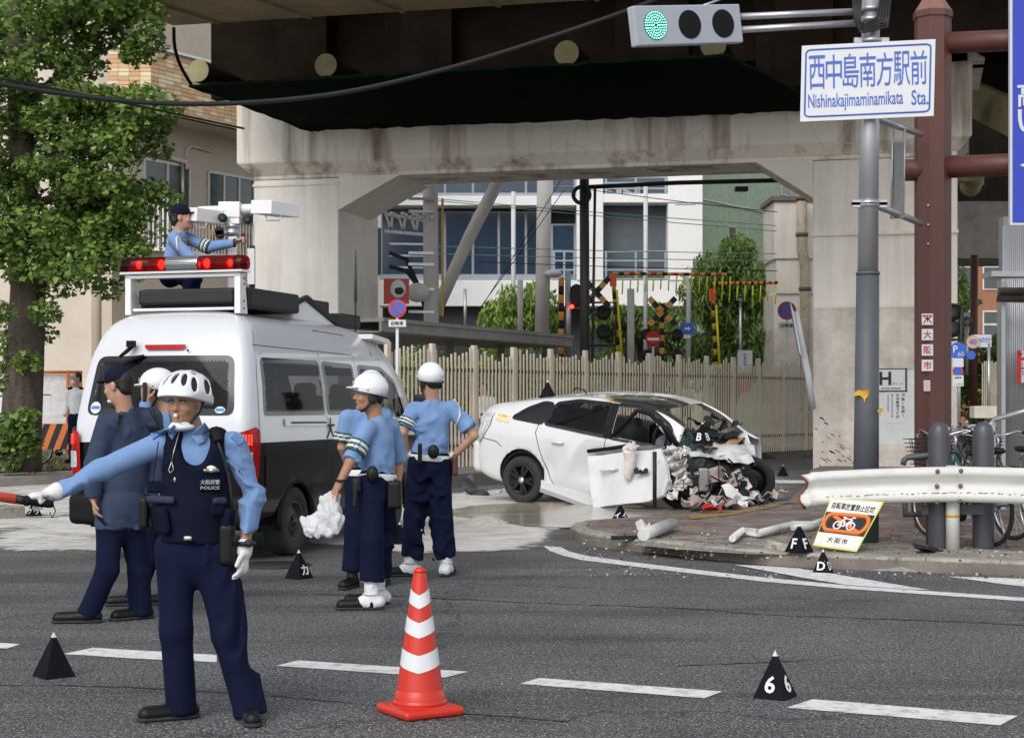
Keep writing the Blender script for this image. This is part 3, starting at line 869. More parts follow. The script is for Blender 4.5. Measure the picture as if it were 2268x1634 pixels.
for e in (edge, edge0, edge2):
 MB().path([p + V((0, 0, random.uniform(-.006, .006))) for p in e], .03, 6).build('net_rope', mat('green_rope', (.006, .022, .014), .9, spec=.05), net)
p0 = P(385, 62, 32.5); p1 = P(425, 190, 33.4)
MB().path([p0 + (p1 - p0) * (i / 8) + V((.12 * math.sin(math.pi * i / 8) * -1, 0, 0)) for i in range(9)], .035, 6).build('net_rope', MATS['green_rope'], net)
vr = thing('railway_girders', 'yellowish steel girders of the viaduct seen right of the brown post', 'bridge', P(2180, 300, 46))
M_yel = mat('yellow_girder', (.33, .26, .11), .7, var=.2, scale=1.2, dirt=.5, dirtcol=(.06, .045, .03), dscale=.9)
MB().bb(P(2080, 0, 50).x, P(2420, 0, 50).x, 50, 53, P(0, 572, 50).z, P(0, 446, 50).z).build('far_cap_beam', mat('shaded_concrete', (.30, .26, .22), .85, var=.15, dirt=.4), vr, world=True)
MB().extrude([P(2080, 210, 40), P(2150, 210, 40), P(2150, 235, 40), P(2080, 235, 40)], (0, 3, 0)).build('flange', M_yel, vr, world=True)
MB().extrude([P(2120, 232, 40.2), P(2148, 232, 40.2), P(2146, 400, 40.2), P(2118, 400, 40.2)], (0, .5, 0)).build('stiffener', M_yel, vr, world=True)
MB().tube(P(2158, 378, 40.6), P(2158, 378, 40.6) + VW * 3, .28, n=24).build('cross_tube', M_yel, vr, world=True)
MB().extrude([P(2130, 170, 44), P(2420, 300, 30), P(2420, 400, 30), P(2130, 250, 44)], (.4, .3, 0)).build('girder', M_yel, vr, world=True)
MB().extrude([P(2100, 0, 36), P(2420, 0, 36), P(2420, 95, 36), P(2170, 70, 36)], (0, .4, 0)).build('girder', M_gird, vr, world=True)
MB().beam(P(2150, 120, 38), P(2300, 20, 34), .14).build('brace', M_yel, vr, world=True)
for i in range(9):
 x = 2112 + i * 8
 MB().bb(P(x, 0, 46).x, P(x + 4, 0, 46).x, 46, 46.05, P(0, 410, 46).z, P(0, 360, 46).z).build('rib', mat('dull_steel', (.2, .19, .17), .6, .4), vr, world=True)
MB().bb(P(2080, 0, 56).x, P(2500, 0, 56).x, 56, 56.5, P(0, 560, 56).z, 13).build('back_girder', M_dark, vr, world=True)
MB().bb(P(2080, 0, 34).x, P(2500, 0, 34).x + 3, 33, 50, 10.6, 10.9).build('deck_slab', M_dark, vr, world=True)
# ================================================================ buildings
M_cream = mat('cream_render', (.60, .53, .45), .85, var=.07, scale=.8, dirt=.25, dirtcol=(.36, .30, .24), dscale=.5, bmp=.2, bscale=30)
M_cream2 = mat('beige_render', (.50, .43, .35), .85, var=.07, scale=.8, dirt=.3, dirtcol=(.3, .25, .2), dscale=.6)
M_wframe = mat('aluminium_frame', (.42, .40, .37), .4, .5, var=.05)
M_pane = mat('dark_pane', (.035, .045, .05), .06, var=.3, scale=.9, spec=.7)
M_pane_t = mat('teal_reflection_pane', (.06, .075, .075), .08, var=.4, scale=1.2, spec=.6, stretch=(.3, .3, 2.0), dirt=.5, dirtcol=(.10, .20, .16), dscale=.8)  # teal streaks are a reflection put into the pane colour, not dirt
lb = thing('apartment_building', 'cream apartment building with orange tiled balcony behind the tree', 'building', P(240, 1000, 46))
C0 = V((-9.99, 45, 0)); E2 = V((.52, .85, 0)).normalized(); N2 = V((E2.y, -E2.x, 0))       # N2 points to the camera side (right)
def LBp(s, z, off=0.0): return C0 + E2 * s - N2 * (1.3 - off) + V((0, 0, z))
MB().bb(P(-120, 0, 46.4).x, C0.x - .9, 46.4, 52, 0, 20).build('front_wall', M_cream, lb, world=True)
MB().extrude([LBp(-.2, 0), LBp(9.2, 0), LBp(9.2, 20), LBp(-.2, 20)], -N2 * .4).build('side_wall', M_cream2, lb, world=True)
MB().tube(P(216, 0, 46.2), V((P(216, 0, 46.2).x, 46.2, 0)), .16, n=10).build('drain_pipe', M_cream2, lb, world=True)
MB().bb(P(205, 0, 46.3).x, P(222, 0, 46.3).x, 46.15, 46.5, 0, 20).build('pilaster', M_cream2, lb, world=True)
BZ0, BZ1 = 9.57, 11.3
BX0 = P(216, 0, 45).x
bal = MB().extrude([V((BX0, 45.04, BZ0)), V((C0.x - .02, 45.04, BZ0)), V((C0.x - .02, 45.04, BZ1)), V((BX0, 45.04, BZ1))], (0, .15, 0)).build('balcony_front', M_cream2, lb, world=True)
bal2 = MB().extrude([C0 + V((-.03, .0, BZ0)) - N2 * .04, C0 + E2 * 9.5 + V((0, 0, BZ0)) - N2 * .04, C0 + E2 * 9.5 + V((0, 0, BZ1)) - N2 * .04, C0 + V((-.03, 0, BZ1)) - N2 * .04], -N2 * .15).build('balcony_side', M_cream2, lb, world=True)
MB().extrude([V((BX0, 45.05, BZ0)), V((C0.x, 45.05, BZ0)), C0 + E2 * 9.5 + V((0, 0, BZ0)) - N2 * .05, C0 + E2 * 9.5 + V((0, 0, BZ0)) - N2 * 1.4, V((C0.x - 1.3, 46.4, BZ0)), V((BX0, 46.4, BZ0))], (0, 0, .12)).build('balcony_slab', M_cream2, lb, world=True)
cop = mat('white_coping', (.75, .74, .72), .5)
MB().beam(V((BX0, 45.08, BZ1 + .03)), V((C0.x, 45.08, BZ1 + .03)), .3, .07).beam(C0 + V((0, 0, BZ1 + .03)) - N2 * .08, C0 + E2 * 9.5 + V((0, 0, BZ1 + .03)) - N2 * .08, .3, .07).build('coping', cop, lb, world=True)
M_tile = [mat('tile_%d' % i, c, .45, var=.08, scale=2, spec=.4) for i, c in enumerate([(.55, .32, .16), (.60, .38, .21), (.66, .53, .34), (.70, .58, .40)])]
tmesh = []
def tile_proto(m, axis, parent):
 o = MB().box((0, 0, 0), (.29, .03, .105)).build('tile', m, parent)
 return o
pro = [tile_proto(m, None, lb) for m in M_tile]
used_t = set(); cnt = 0; rest = MB()
def put_tile(pos, rz, solo):
 global cnt
 k = random.choice([0, 1, 0, 1, 2, 3])
 if solo and cnt < 296:
  o = pro[k] if k not in used_t else clone(pro[k], lb)
  used_t.add(k); cnt += 1
  o.location = wmat(lb).inverted() @ pos; o.rotation_euler = (0, 0, rz)
 else: rest.mi(k).box(pos, (.29, .03, .105), rz)
nrow = int((BZ1 - BZ0) / .118)
for j in range(nrow):
 z = BZ0 + .06 + j * .118
 n1 = int((C0.x - BX0) / .303)
 for i in range(n1): put_tile(V((C0.x - .16 - i * .303, 45.03, z)), 0, True)
 for i in range(36):
  put_tile(C0 + E2 * (.16 + i * .303) + V((0, 0, z)) - N2 * .03, math.atan2(E2.y, E2.x), i < 9)
tag(rest.build('tile_cladding', M_tile, lb, world=True), kind='stuff')
rest2 = MB()
for (x0, x1, y0, y1, d) in ((205, 272, 665, 800, 46.35), (262, 300, 20, 60, 46.3)):
 a, c = P(x0, y1, d), P(x1, y0, d)
 for j in range(int((c.z - a.z) / .118)):
  for i in range(int((c.x - a.x) / .303)): rest2.mi(random.choice([0, 1, 2, 3])).box((a.x + .15 + i * .303, d, a.z + .06 + j * .118), (.29, .03, .105))
nn = N2
for j in range(10):
 for i in range(18): rest2.mi(random.choice([0, 1, 2, 3])).box(LBp(1.8 + i * .303, 4.55 + j * .118, .95), (.29, .03, .105), math.atan2(E2.y, E2.x))
tag(rest2.build('tile_cladding', M_tile, lb, world=True), kind='stuff')
def lbwin(x0, x1, y0, y1, leaves, name='window'):
 a, c = PL(x0, y1, LBp(0, 0), N2), PL(x1, y1, LBp(0, 0), N2)
 z1 = PL(x0, y0, LBp(0, 0), N2).z; z0 = a.z
 s0, s1 = (a - LBp(0, 0)).dot(E2), (c - LBp(0, 0)).dot(E2)
 w = MB()
 for s_ in np.linspace(s0, s1, leaves + 1): w.extrude([LBp(s_ - .04, z0, .06), LBp(s_ + .04, z0, .06), LBp(s_ + .04, z1, .06), LBp(s_ - .04, z1, .06)], -N2 * .1)
 for z in (z0, z1): w.extrude([LBp(s0, z - .04, .055), LBp(s1, z - .04, .055), LBp(s1, z + .04, .055), LBp(s0, z + .04, .055)], -N2 * .09)
 wo_ = w.build(name, M_wframe, lb, world=True)
 for i in range(leaves):
  a_, c_ = s0 + (s1 - s0) * i / leaves + .04, s0 + (s1 - s0) * (i + 1) / leaves - .04
  MB().extrude([LBp(a_, z0, .02), LBp(c_, z0, .02), LBp(c_, z1, .02), LBp(a_, z1, .02)], -N2 * .02).build('pane', M_pane_t, wo_, world=True)
lbwin(318, 418, 352, 560, 2); lbwin(460, 560, 380, 560, 3); lbwin(262, 328, 60, 112, 2)
MB().path([PL(x, y, LBp(0, 0, .12), N2) for x, y in ((290, 328), (330, 336), (412, 358), (414, 375))], .07, 8).build('wall_pipe', mat('pale_duct', (.6, .56, .5), .6), lb, world=True)
MB().path([PL(x, y, LBp(0, 0, .08), N2) for x, y in ((414, 350), (416, 330), (425, 324), (470, 336))], .035, 6).build('wall_pipe', MATS['pale_duct'], lb, world=True)
MB().path([PL(x, y, LBp(0, 0, .1), N2) for x, y in ((404, 360), (406, 480))], .045, 6).build('wall_pipe', M_wframe, lb, world=True)
M_rail = mat('white_rail', (.66, .64, .61), .5); M_hand = mat('brown_handrail', (.2, .16, .13), .5)
rz0, rz1 = P(0, 552, 45).z, P(0, 442, 45).z
MB().beam(V((P(262, 0, 45).x, 45, rz1)), V((C0.x + .4, 45, rz1)), .08).build('handrail', M_rail, lb, world=True)
MB().beam(V((P(262, 0, 45).x, 45, rz0)), V((C0.x + .4, 45, rz0)), .08).build('bottom_rail', M_rail, lb, world=True)
bp = MB().bb(-.02, .02, -.02, .02, rz0, rz1).build('baluster', M_rail, lb)
bi = wmat(lb).inverted(); fst = True
for i in range(13):
 p = bi @ V((P(264, 0, 45).x + i * .135, 45, 0)); o = bp if fst else clone(bp, lb); fst = False; o.location = p
z0, z1 = 5.75, 6.85
MB().beam(LBp(-.6, z1, 1.25), LBp(9, z1, 1.25), .08).build('handrail', M_hand, lb, world=True)
MB().beam(LBp(-.6, z0, 1.25), LBp(9, z0, 1.25), .1).build('bottom_rail', cop, lb, world=True)
bp = MB().bb(-.018, .018, -.018, .018, z0, z1).build('baluster', mat('beige_rail', (.5, .43, .36), .6), lb); fst = True
for i in range(58):
 p = bi @ LBp(-.55 + i * .135, 0, 1.25); o = bp if fst else clone(bp, lb); fst = False; o.location = p
MB().extrude([LBp(-.6, 4.4, 1.2), LBp(9, 4.4, 1.2), LBp(9, 5.72, 1.2), LBp(-.6, 5.72, 1.2)], -N2 * .2).build('balcony_side', M_cream2, lb, world=True)
for i in range(5):
 a = LBp(2.6 + i * .5, 5.9, 1.0); MB().beam(a, a + V((.25 * (-1) ** i, .1, 1.25)), .09, .03).build('timber_board', mat('raw_timber', (.55, .38, .2), .8), lb, world=True)
gw = MB().extrude([LBp(4.2, 1.8, .1), LBp(8, 1.8, .1), LBp(8, 4.3, .1), LBp(4.2, 4.3, .1)], -N2 * .05).build('shop_window', M_pane, lb, world=True)
ob = thing('office_building', 'white office building with wide dark blue window bands behind the station', 'building', P(1260, 930, 62))
OD = 62.0
M_white = mat('white_panel', (.78, .77, .75), .6, var=.04, scale=.6, dirt=.12, dirtcol=(.5, .48, .45), dscale=.5)
M_grey = mat('grey_panel', (.30, .33, .36), .5, var=.06)
M_navy = mat('navy_pane', (.030, .050, .085), .12, var=.35, scale=.5, spec=.5, stretch=(1, 1, .25))
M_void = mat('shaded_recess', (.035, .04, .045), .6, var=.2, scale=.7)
def ob_box(x0, x1, y0, y1, d0, d1, name, m, par=None, bevel=0):
 a, c = P(x0, y1, OD), P(x1, y0, OD)
 return MB().bb(a.x, c.x, OD + d0, OD + d1, max(0, a.z), c.z).build(name, m, par or ob, world=True, bevel=bevel)
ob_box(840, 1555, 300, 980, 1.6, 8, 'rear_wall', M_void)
ob_box(840, 1556, 621, 678, 0, 1.7, 'floor_band', M_white, bevel=.02)
ob_box(840, 1290, 434, 455, 0, 1.7, 'floor_band', M_white, bevel=.02); ob_box(1290, 1480, 430, 450, -.02, 1.65, 'floor_band', M_white, bevel=.02)
ob_box(840, 1280, 425, 434, .3, 1.7, 'sill_band', M_grey); ob_box(840, 1280, 606, 621, .3, 1.7, 'sill_band', M_grey)
ob_box(1277, 1336, 300, 621, -.05, 1.7, 'pilaster', M_white, bevel=.02); ob_box(1479, 1556, 300, 621, -.05, 8, 'pilaster', M_white, bevel=.02)
ob_box(1496, 1540, 452, 454, -.07, 0, 'panel_joint', M_grey)
for y in (448,): ob_box(1336, 1556, y, y + 1.6, -.08, -.05, 'panel_joint', M_grey)
for x0, x1, nm in ((840, 983, 0), (983, 1046, 0), (1046, 1104, 0), (1104, 1165, 0), (1165, 1218, 0)):
 for (y0, y1) in ((462, 606), (340, 425)):
  w = ob_box(x0, x1, y0, y1, .9, 1.0, 'window', M_grey); ob_box(x0 + 3, x1 - 3, y0 + 4, y1 - 2, .86, .88, 'pane', M_navy, w)
for (y0, y1) in ((490, 606), (380, 425)):
 w = ob_box(1221, 1277, y0, y1, .9, 1.0, 'window', M_grey); ob_box(1226, 1272, y0 + 4, (y0 + y1) / 2, .86, .88, 'pane', M_navy, w); ob_box(1226, 1272, (y0 + y1) / 2 + 3, y1, .86, .88, 'pane', M_navy, w)
ob_box(1337, 1479, 452, 615, .8, .9, 'screen', mat('slate_screen', (.085, .10, .115), .7, var=.1)); ob_box(1337, 1479, 300, 430, .8, .9, 'screen', MATS['slate_screen'])
M_prail = mat('blue_grey_rail', (.30, .38, .43), .4, .3)
for (x0, x1, y0, y1) in ((1337, 1479, 557, 618), (1222, 1277, 557, 618), (1337, 1479, 393, 430)):
 rl = MB();
 for y in np.linspace(y0, y1, 4): rl.beam(P(x0, y, OD + .1), P(x1, y, OD + .1), .06)
 for x in np.linspace(x0 + 5, x1 - 5, 3): rl.beam(P(x, y0, OD + .1), P(x, y1, OD + .1), .08)
 rl.build('balcony_rail', M_prail, ob, world=True)
for x in (1340, 1381):
 a = ob_box(x, x + 38, 405, 432, .25, .7, 'air_conditioner', mat('ac_white', (.7, .69, .66), .5))
 MB().tube(P(x + 14, 419, OD + .24), P(x + 14, 419, OD + .25), .2, n=16).build('fan_grille', mat('fan_dark', (.14, .14, .14), .6), a, world=True)
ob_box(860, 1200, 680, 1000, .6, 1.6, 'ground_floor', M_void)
gb = thing('green_building', 'pale green tiled building with small windows beyond the crossing', 'building', P(1640, 950, 64))
ga, gd = P(1556, 0, 62.5), V((3.35, 4.7, 0)).normalized(); ga.z = 0
gn = V((gd.y, -gd.x, 0))
def tilem():
 m, nt, b = _nodes('green_tile'); b.inputs['Roughness'].default_value = .5
 tc = nt.nodes.new('ShaderNodeTexCoord'); mp = nt.nodes.new('ShaderNodeMapping'); mp.inputs['Rotation'].default_value = (R(90), 0, 0)
 sx = nt.nodes.new('ShaderNodeSeparateXYZ'); nt.links.new(tc.outputs['Object'], sx.inputs[0])
 hy = nt.nodes.new('ShaderNodeVectorMath'); hy.operation = 'DOT_PRODUCT'; hy.inputs[1].default_value = tuple(gd); nt.links.new(tc.outputs['Object'], hy.inputs[0])
 cb_ = nt.nodes.new('ShaderNodeCombineXYZ'); nt.links.new(hy.outputs['Value'], cb_.inputs[0]); nt.links.new(sx.outputs[2], cb_.inputs[1])
 br = nt.nodes.new('ShaderNodeTexBrick'); br.inputs['Scale'].default_value = 3.0; br.inputs['Mortar Size'].default_value = .012
 br.inputs['Color1'].default_value = (.20, .29, .17, 1); br.inputs['Color2'].default_value = (.27, .37, .24, 1); br.inputs['Mortar'].default_value = (.33, .38, .30, 1)
 nt.links.new(cb_.outputs[0], br.inputs['Vector']); nt.links.new(br.outputs['Color'], b.inputs['Base Color'])
 return m
M_gtile = tilem()
def gp(s, z, o=0.0): return ga + gd * s + gn * o + V((0, 0, z))
MB().extrude([gp(0, 0), gp(16, 0), gp(16, 22), gp(0, 22)], -gn * 5).build('wall', M_gtile, gb, world=True)
for s in (1.9, 3.7, 5.4): MB().extrude([gp(s, 0, .004), gp(s + .03, 0, .004), gp(s + .03, 22, .004), gp(s, 22, .004)], gn * .01).build('expansion_joint', mat('pale_joint', (.45, .48, .43), .7), gb, world=True)
MB().beam(gp(0, 9.3, .02), gp(9, 9.3, .02), .06).build('pale_band', mat('pale_joint', (.45, .48, .43), .7), gb, world=True)
for (x0, x1, y0, y1) in ((1612, 1629, 502, 526), (1732, 1752, 400, 432)):
 a, c = PL(x0, y1, gp(0, 0, .03), gn), PL(x1, y0, gp(0, 0, .03), gn)
 s0, s1 = (a - ga).dot(gd), (c - ga).dot(gd)
 w = MB().extrude([gp(s0, a.z, .0), gp(s1, a.z, .0), gp(s1, c.z, .0), gp(s0, c.z, .0)], gn * .06).build('window', M_wframe, gb, world=True)
 MB().extrude([gp(s0 + .06, a.z + .06, .061), gp(s1 - .06, a.z + .06, .061), gp(s1 - .06, c.z - .06, .061), gp(s0 + .06, c.z - .06, .061)], gn * .01).build('pane', M_pane_t, w, world=True)
rb = thing('brick_building', 'orange brick building with white framed windows far down the side street', 'building', P(2180, 900, 72))
RD = 72.0
M_rbrick = mat('orange_brick', (.36, .17, .09), .85, var=.3, scale=14, dirt=.4, dirtcol=(.2, .1, .06), dscale=3, stretch=(1, 1, 3))
MB().bb(P(2085, 0, RD).x, P(2420, 0, RD).x, RD, RD + 6, 0, P(0, 440, RD).z).build('wall', M_rbrick, rb, world=True)
for x0, x1 in ((2118, 2158), (2176, 2240), (2256, 2330)):
 for y0, y1 in ((560, 642), (688, 770)):
  a, c = P(x0, y1, RD), P(x1, y0, RD)
  w = MB().bb(a.x, c.x, RD - .05, RD + .1, a.z, c.z).build('window', mat('white_frame', (.7, .69, .66), .5), rb, world=True)
  ym = y0 + (y1 - y0) * .36
  for ya, yb in ((y0 + 3, ym - 2), (ym + 3, y1 - 3)):
   a, c = P(x0 + 3, yb, RD), P(x1 - 3, ya, RD); MB().bb(a.x, c.x, RD - .07, RD - .04, a.z, c.z).build('pane', M_pane, w, world=True)
for i, (x0, x1, d, h, c, lab) in enumerate(((520, 860, 70, 26, (.5, .46, .42), 'grey beige building glimpsed behind the left pier column'), (1700, 2130, 95, 24, (.42, .42, .42), 'grey building far behind the right pier column'))):
 t = thing('far_building', lab, 'building', (P((x0 + x1) / 2, 0, d).x, d, 0))
 MB().bb(P(x0, 0, d).x, P(x1, 0, d).x, d, d + 6, 0, h).build('wall', mat('far_wall_%d' % i, c, .8, var=.06), t, world=True)
 for k in range(4):
  for j in range(5):
   xx = P(x0, 0, d).x + 1 + k * (P(x1, 0, d).x - P(x0, 0, d).x) / 4; MB().bb(xx, xx + 1.4, d - .06, d + .02, 3 + j * 4, 5 + j * 4).build('window', M_pane, t, world=True)
# ================================================================ police van
M_vwhite = mat('van_white', (.60, .61, .64), .28, var=.02, scale=2, coat=.8, spec=.5)
M_vblack = mat('van_black', (.006, .006, .007), .16, var=.1, scale=2, coat=.04, spec=.18)
M_plblk = mat('black_plastic', (.007, .007, .008), .7, var=.15, scale=6, spec=.2)
M_rub = mat('tyre_rubber', (.022, .022, .022), .8, var=.2, scale=12, bmp=.3, bscale=50)
M_int = mat('dark_interior', (.012, .012, .013), .9, var=.2)
M_seat = mat('seat_fabric', (.09, .075, .065), .9, var=.15, scale=8)
M_frit = mat('glass_border', (.008, .008, .009), .08, var=.1)
M_tint = glass('tinted_glass', (.30, .31, .32), .30)
M_clear = glass('clear_glass', (.85, .88, .88), .16)
M_red = mat('red_lens', (.36, .004, .004), .12, var=.2, scale=9, spec=.35)
M_redglow = emit('red_glow', (1.0, .05, .02), 3.2)
M_reddim = emit('red_glow_dim', (.9, .03, .015), .35, (.4, .01, .01))
M_lensw = mat('clear_lens', (.55, .56, .57), .12, .3, var=.35, scale=30, spec=.8)
M_alu = mat('bare_aluminium', (.55, .56, .57), .35, .85, var=.08)
M_wht = mat('white_metal', (.76, .76, .76), .4, var=.04)
M_blk = mat('satin_black', (.009, .009, .010), .6, var=.15)
def interp(x, pts):
 if x <= pts[0][0]: return pts[0][1]
 for (a, va), (b, vb) in zip(pts, pts[1:]):
  if x <= b: t = (x - a) / (b - a); return va + (vb - va) * t
 return pts[-1][1]
def sminterp(x, pts):
 xs = [p[0] for p in pts]; ys = [p[1] for p in pts]
 n = len(pts)
 if x <= xs[0]: return ys[0]
 if x >= xs[-1]: return ys[-1]
 i = max(j for j in range(n - 1) if xs[j] <= x)
 sl = lambda j: 0 if j in (0, n - 1) else (ys[j + 1] - ys[j - 1]) / (xs[j + 1] - xs[j - 1])
 m0 = (ys[i + 1] - ys[i]) / (xs[i + 1] - xs[i]) if i == 0 else sl(i); m1 = (ys[i + 1] - ys[i]) / (xs[i + 1] - xs[i]) if i == n - 2 else sl(i + 1)
 h = xs[i + 1] - xs[i]; t = (x - xs[i]) / h
 return (2 * t**3 - 3 * t**2 + 1) * ys[i] + (t**3 - 2 * t**2 + t) * h * m0 + (-2 * t**3 + 3 * t**2) * ys[i + 1] + (t**3 - t**2) * h * m1
VT = R(17.0)
van = thing('police_van', 'white over black police van with raised roof and red lightbar', 'van', (-3.24, 14.9, 0), -VT)
HW = [(.33, .82), (.42, .90), (.6, .925), (1.1, .93), (1.34, .915), (1.62, .885), (1.9, .835), (2.1, .765), (2.22, .69), (2.29, .58), (2.325, .42), (2.34, .2), (2.345, 0)]
YR = [(.3, .0), (1.2, .0), (1.36, .02), (1.9, .15), (2.1, .23), (2.22, .32), (2.3, .44), (2.345, .6)]
YF = [(.3, 4.84), (.9, 4.84), (1.0, 4.80), (1.3, 4.56), (1.75, 4.16), (2.05, 3.8), (2.2, 3.45), (2.3, 2.9), (2.345, 2.3)]
zs = [.33, .38, .42, .5, .6, .7, .8, .9, 1.0, 1.099, 1.101] + [1.15 + i * .045 for i in range(20)] + [2.045, 2.09, 2.13, 2.17, 2.205, 2.24, 2.27, 2.295, 2.315, 2.33, 2.34]
us = [0, .006, .016, .035, .06] + [.06 + .94 * ((i + 1) / 66) for i in range(66)]
us = [u for u in us if u < .94] + [.955, .968, .98, .99, .996, 1.0]
def rim(u):      # plan rounding of the corners
 e = min(u, 1 - u) / (.05 if u < .5 else .12)
 return 1.0 if e >= 1 else (1 - .10 * (1 - math.sqrt(max(0, 1 - (1 - e) ** 2))) * (1 if u < .5 else 2.0))
b = MB(); vi = {}; vs = []
for j, z in enumerate(zs):
 y0, y1 = sminterp(z, YR), sminterp(z, YF)
 for s_ in (1, -1):
  for i, u in enumerate(us):
   vi[(j, i, s_)] = len(vs); vs.append((s_ * interp(z, HW) * rim(u), y0 + (y1 - y0) * u, z))
NX = 24
for e_, u in ((0, us[0]), (1, us[-1])):
 for j, z in enumerate(zs):
  y0, y1 = sminterp(z, YR), sminterp(z, YF); w = interp(z, HW) * rim(u)
  for k in range(1, NX):
   x = -w + 2 * w * k / NX; bul = .035 * (1 - (x / w) ** 2) * (1 if e_ == 0 else 4)
   vi[(j, 'c%d' % e_, k)] = len(vs); vs.append((x, (y0 - bul) if e_ == 0 else (y1 + bul), z))
for j in range(len(zs)):
 for e_, i in ((0, 0), (1, len(us) - 1)):
  vi[(j, 'c%d' % e_, 0)] = vi[(j, i, -1)]; vi[(j, 'c%d' % e_, NX)] = vi[(j, i, 1)]
top = len(zs) - 1
rearwin = roundpoly([(-.76, 1.35), (.76, 1.35), (.70, 1.90), (-.70, 1.90)], .09)
side_w = [roundpoly([(.30, 1.345), (1.70, 1.345), (1.70, 1.885), (.37, 1.885)], .06), roundpoly([(1.76, 1.345), (2.58, 1.345), (2.56, 1.87), (1.76, 1.885)], .06),
          roundpoly([(2.70, 1.345), (3.95, 1.30), (3.72, 1.72), (3.35, 1.86), (2.70, 1.87)], .06)]
wind = [(-.74, 1.28), (.74, 1.28), (.66, 1.80), (-.66, 1.80)]
holes_side = [shrink(p, .035) for p in side_w]; hole_rear = shrink(rearwin, .04); hole_w = shrink(wind, .03)
fs = []; ms = []
def addf(ids, kind):
 c = sum((V(vs[q]) for q in ids), V((0, 0, 0))) / len(ids)
 if kind == 'side':
  if any(inpoly((c.y, c.z), h) for h in holes_side): return
  for wy in (1.02, 3.6):
   if all((vs[q][1] - wy) ** 2 + (vs[q][2] - .33) ** 2 < .385 ** 2 for q in ids): return
 if kind == 'rear' and inpoly((c.x, c.z), hole_rear): return
 if kind == 'front' and inpoly((c.x, c.z), hole_w): return
 fs.append(ids); ms.append(1 if c.z < 1.1 else 0)
for j in range(top):
 for i in range(len(us) - 1):
  addf([vi[(j, i, 1)], vi[(j, i + 1, 1)], vi[(j + 1, i + 1, 1)], vi[(j + 1, i, 1)]], 'side')
  addf([vi[(j, i + 1, -1)], vi[(j, i, -1)], vi[(j + 1, i, -1)], vi[(j + 1, i + 1, -1)]], 'side')
 for k in range(NX):
  addf([vi[(j, 'c0', k)], vi[(j, 'c0', k + 1)], vi[(j + 1, 'c0', k + 1)], vi[(j + 1, 'c0', k)]], 'rear')
  addf([vi[(j, 'c1', k + 1)], vi[(j, 'c1', k)], vi[(j + 1, 'c1', k)], vi[(j + 1, 'c1', k + 1)]], 'front')
for i in range(len(us) - 1): addf([vi[(top, i, 1)], vi[(top, i + 1, 1)], vi[(top, i + 1, -1)], vi[(top, i, -1)]], 'top')
addf([vi[(top, 'c0', k)] for k in range(NX + 1)], 'top'); addf([vi[(top, 'c1', k)] for k in range(NX, -1, -1)], 'top')
for q, v in enumerate(vs):
 for wy in (1.02, 3.6):
  r_ = math.hypot(v[1] - wy, v[2] - .33)
  if r_ < .385 and abs(v[0]) > .5 and .02 < v[1] < 4.7: vs[q] = (v[0], wy + (v[1] - wy) * .385 / max(r_, .01), .33 + (v[2] - .33) * .385 / max(r_, .01))
b.v = vs; b.f = fs; b.m = ms; b.sm = [True] * len(fs)
vbody = b.build('body', [M_vwhite, M_vblack], van)
vbvh = BVHTree.FromPolygons([V(v) for v in vs], [f for f in fs] )
full = BVHTree.FromPolygons([V(v) for v in vs], [[vi[(j, i, s_)], vi[(j, i + 1, s_)], vi[(j + 1, i + 1, s_)], vi[(j + 1, i, s_)]] for j in range(top) for i in range(len(us) - 1) for s_ in (1, -1)] +
       [[vi[(j, 'c%d' % e_, k)], vi[(j, 'c%d' % e_, k + 1)], vi[(j + 1, 'c%d' % e_, k + 1)], vi[(j + 1, 'c%d' % e_, k)]] for j in range(top) for k in range(NX) for e_ in (0, 1)] +
       [[vi[(top, i, 1)], vi[(top, i + 1, 1)], vi[(top, i + 1, -1)], vi[(top, i, -1)]] for i in range(len(us) - 1)])
rear3 = lambda p: (p[0], -1, p[1])
RD_ = (0, 1, 0)
def vr(name, poly, m, par=None, off=.004, step=.06, hole=None): return decal(name, full, poly, rear3, RD_, m, par or van, off, step, hole=hole)
def vside(name, poly, m, sgn=1, par=None, off=.004, step=.07, hole=None):
 return decal(name, full, poly, lambda p: (sgn * 2, p[0], p[1]), (-sgn, 0, 0), m, par or van, off, step, hole=hole)
rw = vr('rear_window', rearwin, M_frit, hole=shrink(rearwin, .055), step=.03); vr('pane', shrink(rearwin, .05), M_tint, rw, .002)
for s_ in (1, -1):
 for i, p in enumerate(side_w):
  w = vside('side_window', p, M_frit, s_, hole=shrink(p, .045), step=.03); vside('pane', shrink(p, .04), M_tint, s_, w, .002)
ws = decal('windscreen', full, wind, lambda p: (p[0], 8, p[1]), (0, -1, 0), M_clear, van, .004, .08)
vr('brake_lamp', roundpoly([(-.19, 1.955), (.19, 1.955), (.22, 2.0), (-.22, 2.0)], .02), M_red, off=.02, step=.03)
vr('washer_nozzle', [(.24 + .012 * math.cos(a), 1.945 + .012 * math.sin(a)) for a in np.linspace(0, 5.5, 9)], M_plblk, off=.02, step=.01)
for x, z, r in ((-.66, 1.42, .055), (.62, 1.40, .05)):
 st_ = vr('sticker', [(x + r * 1.0 * math.cos(a), z + r * (1 if x < 0 else .6) * math.sin(a)) for a in np.linspace(0, 6.0, 18)], mat('sticker_white', (.7, .74, .78), .4), off=.008, step=.03)
 vr('sticker_band', [(x - r * .8, z - .012), (x + r * .8, z - .012), (x + r * .8, z + .016), (x - r * .8, z + .016)], mat('sticker_blue', (.06, .2, .5), .4), st_, .011, .03)
wp = MB().path([(-.33, .10, 1.99), (-.36, .05, 1.94), (-.42, .03, 1.89)], [.022, .02, .014], 8); wp.build('camera_arm', M_plblk, van)
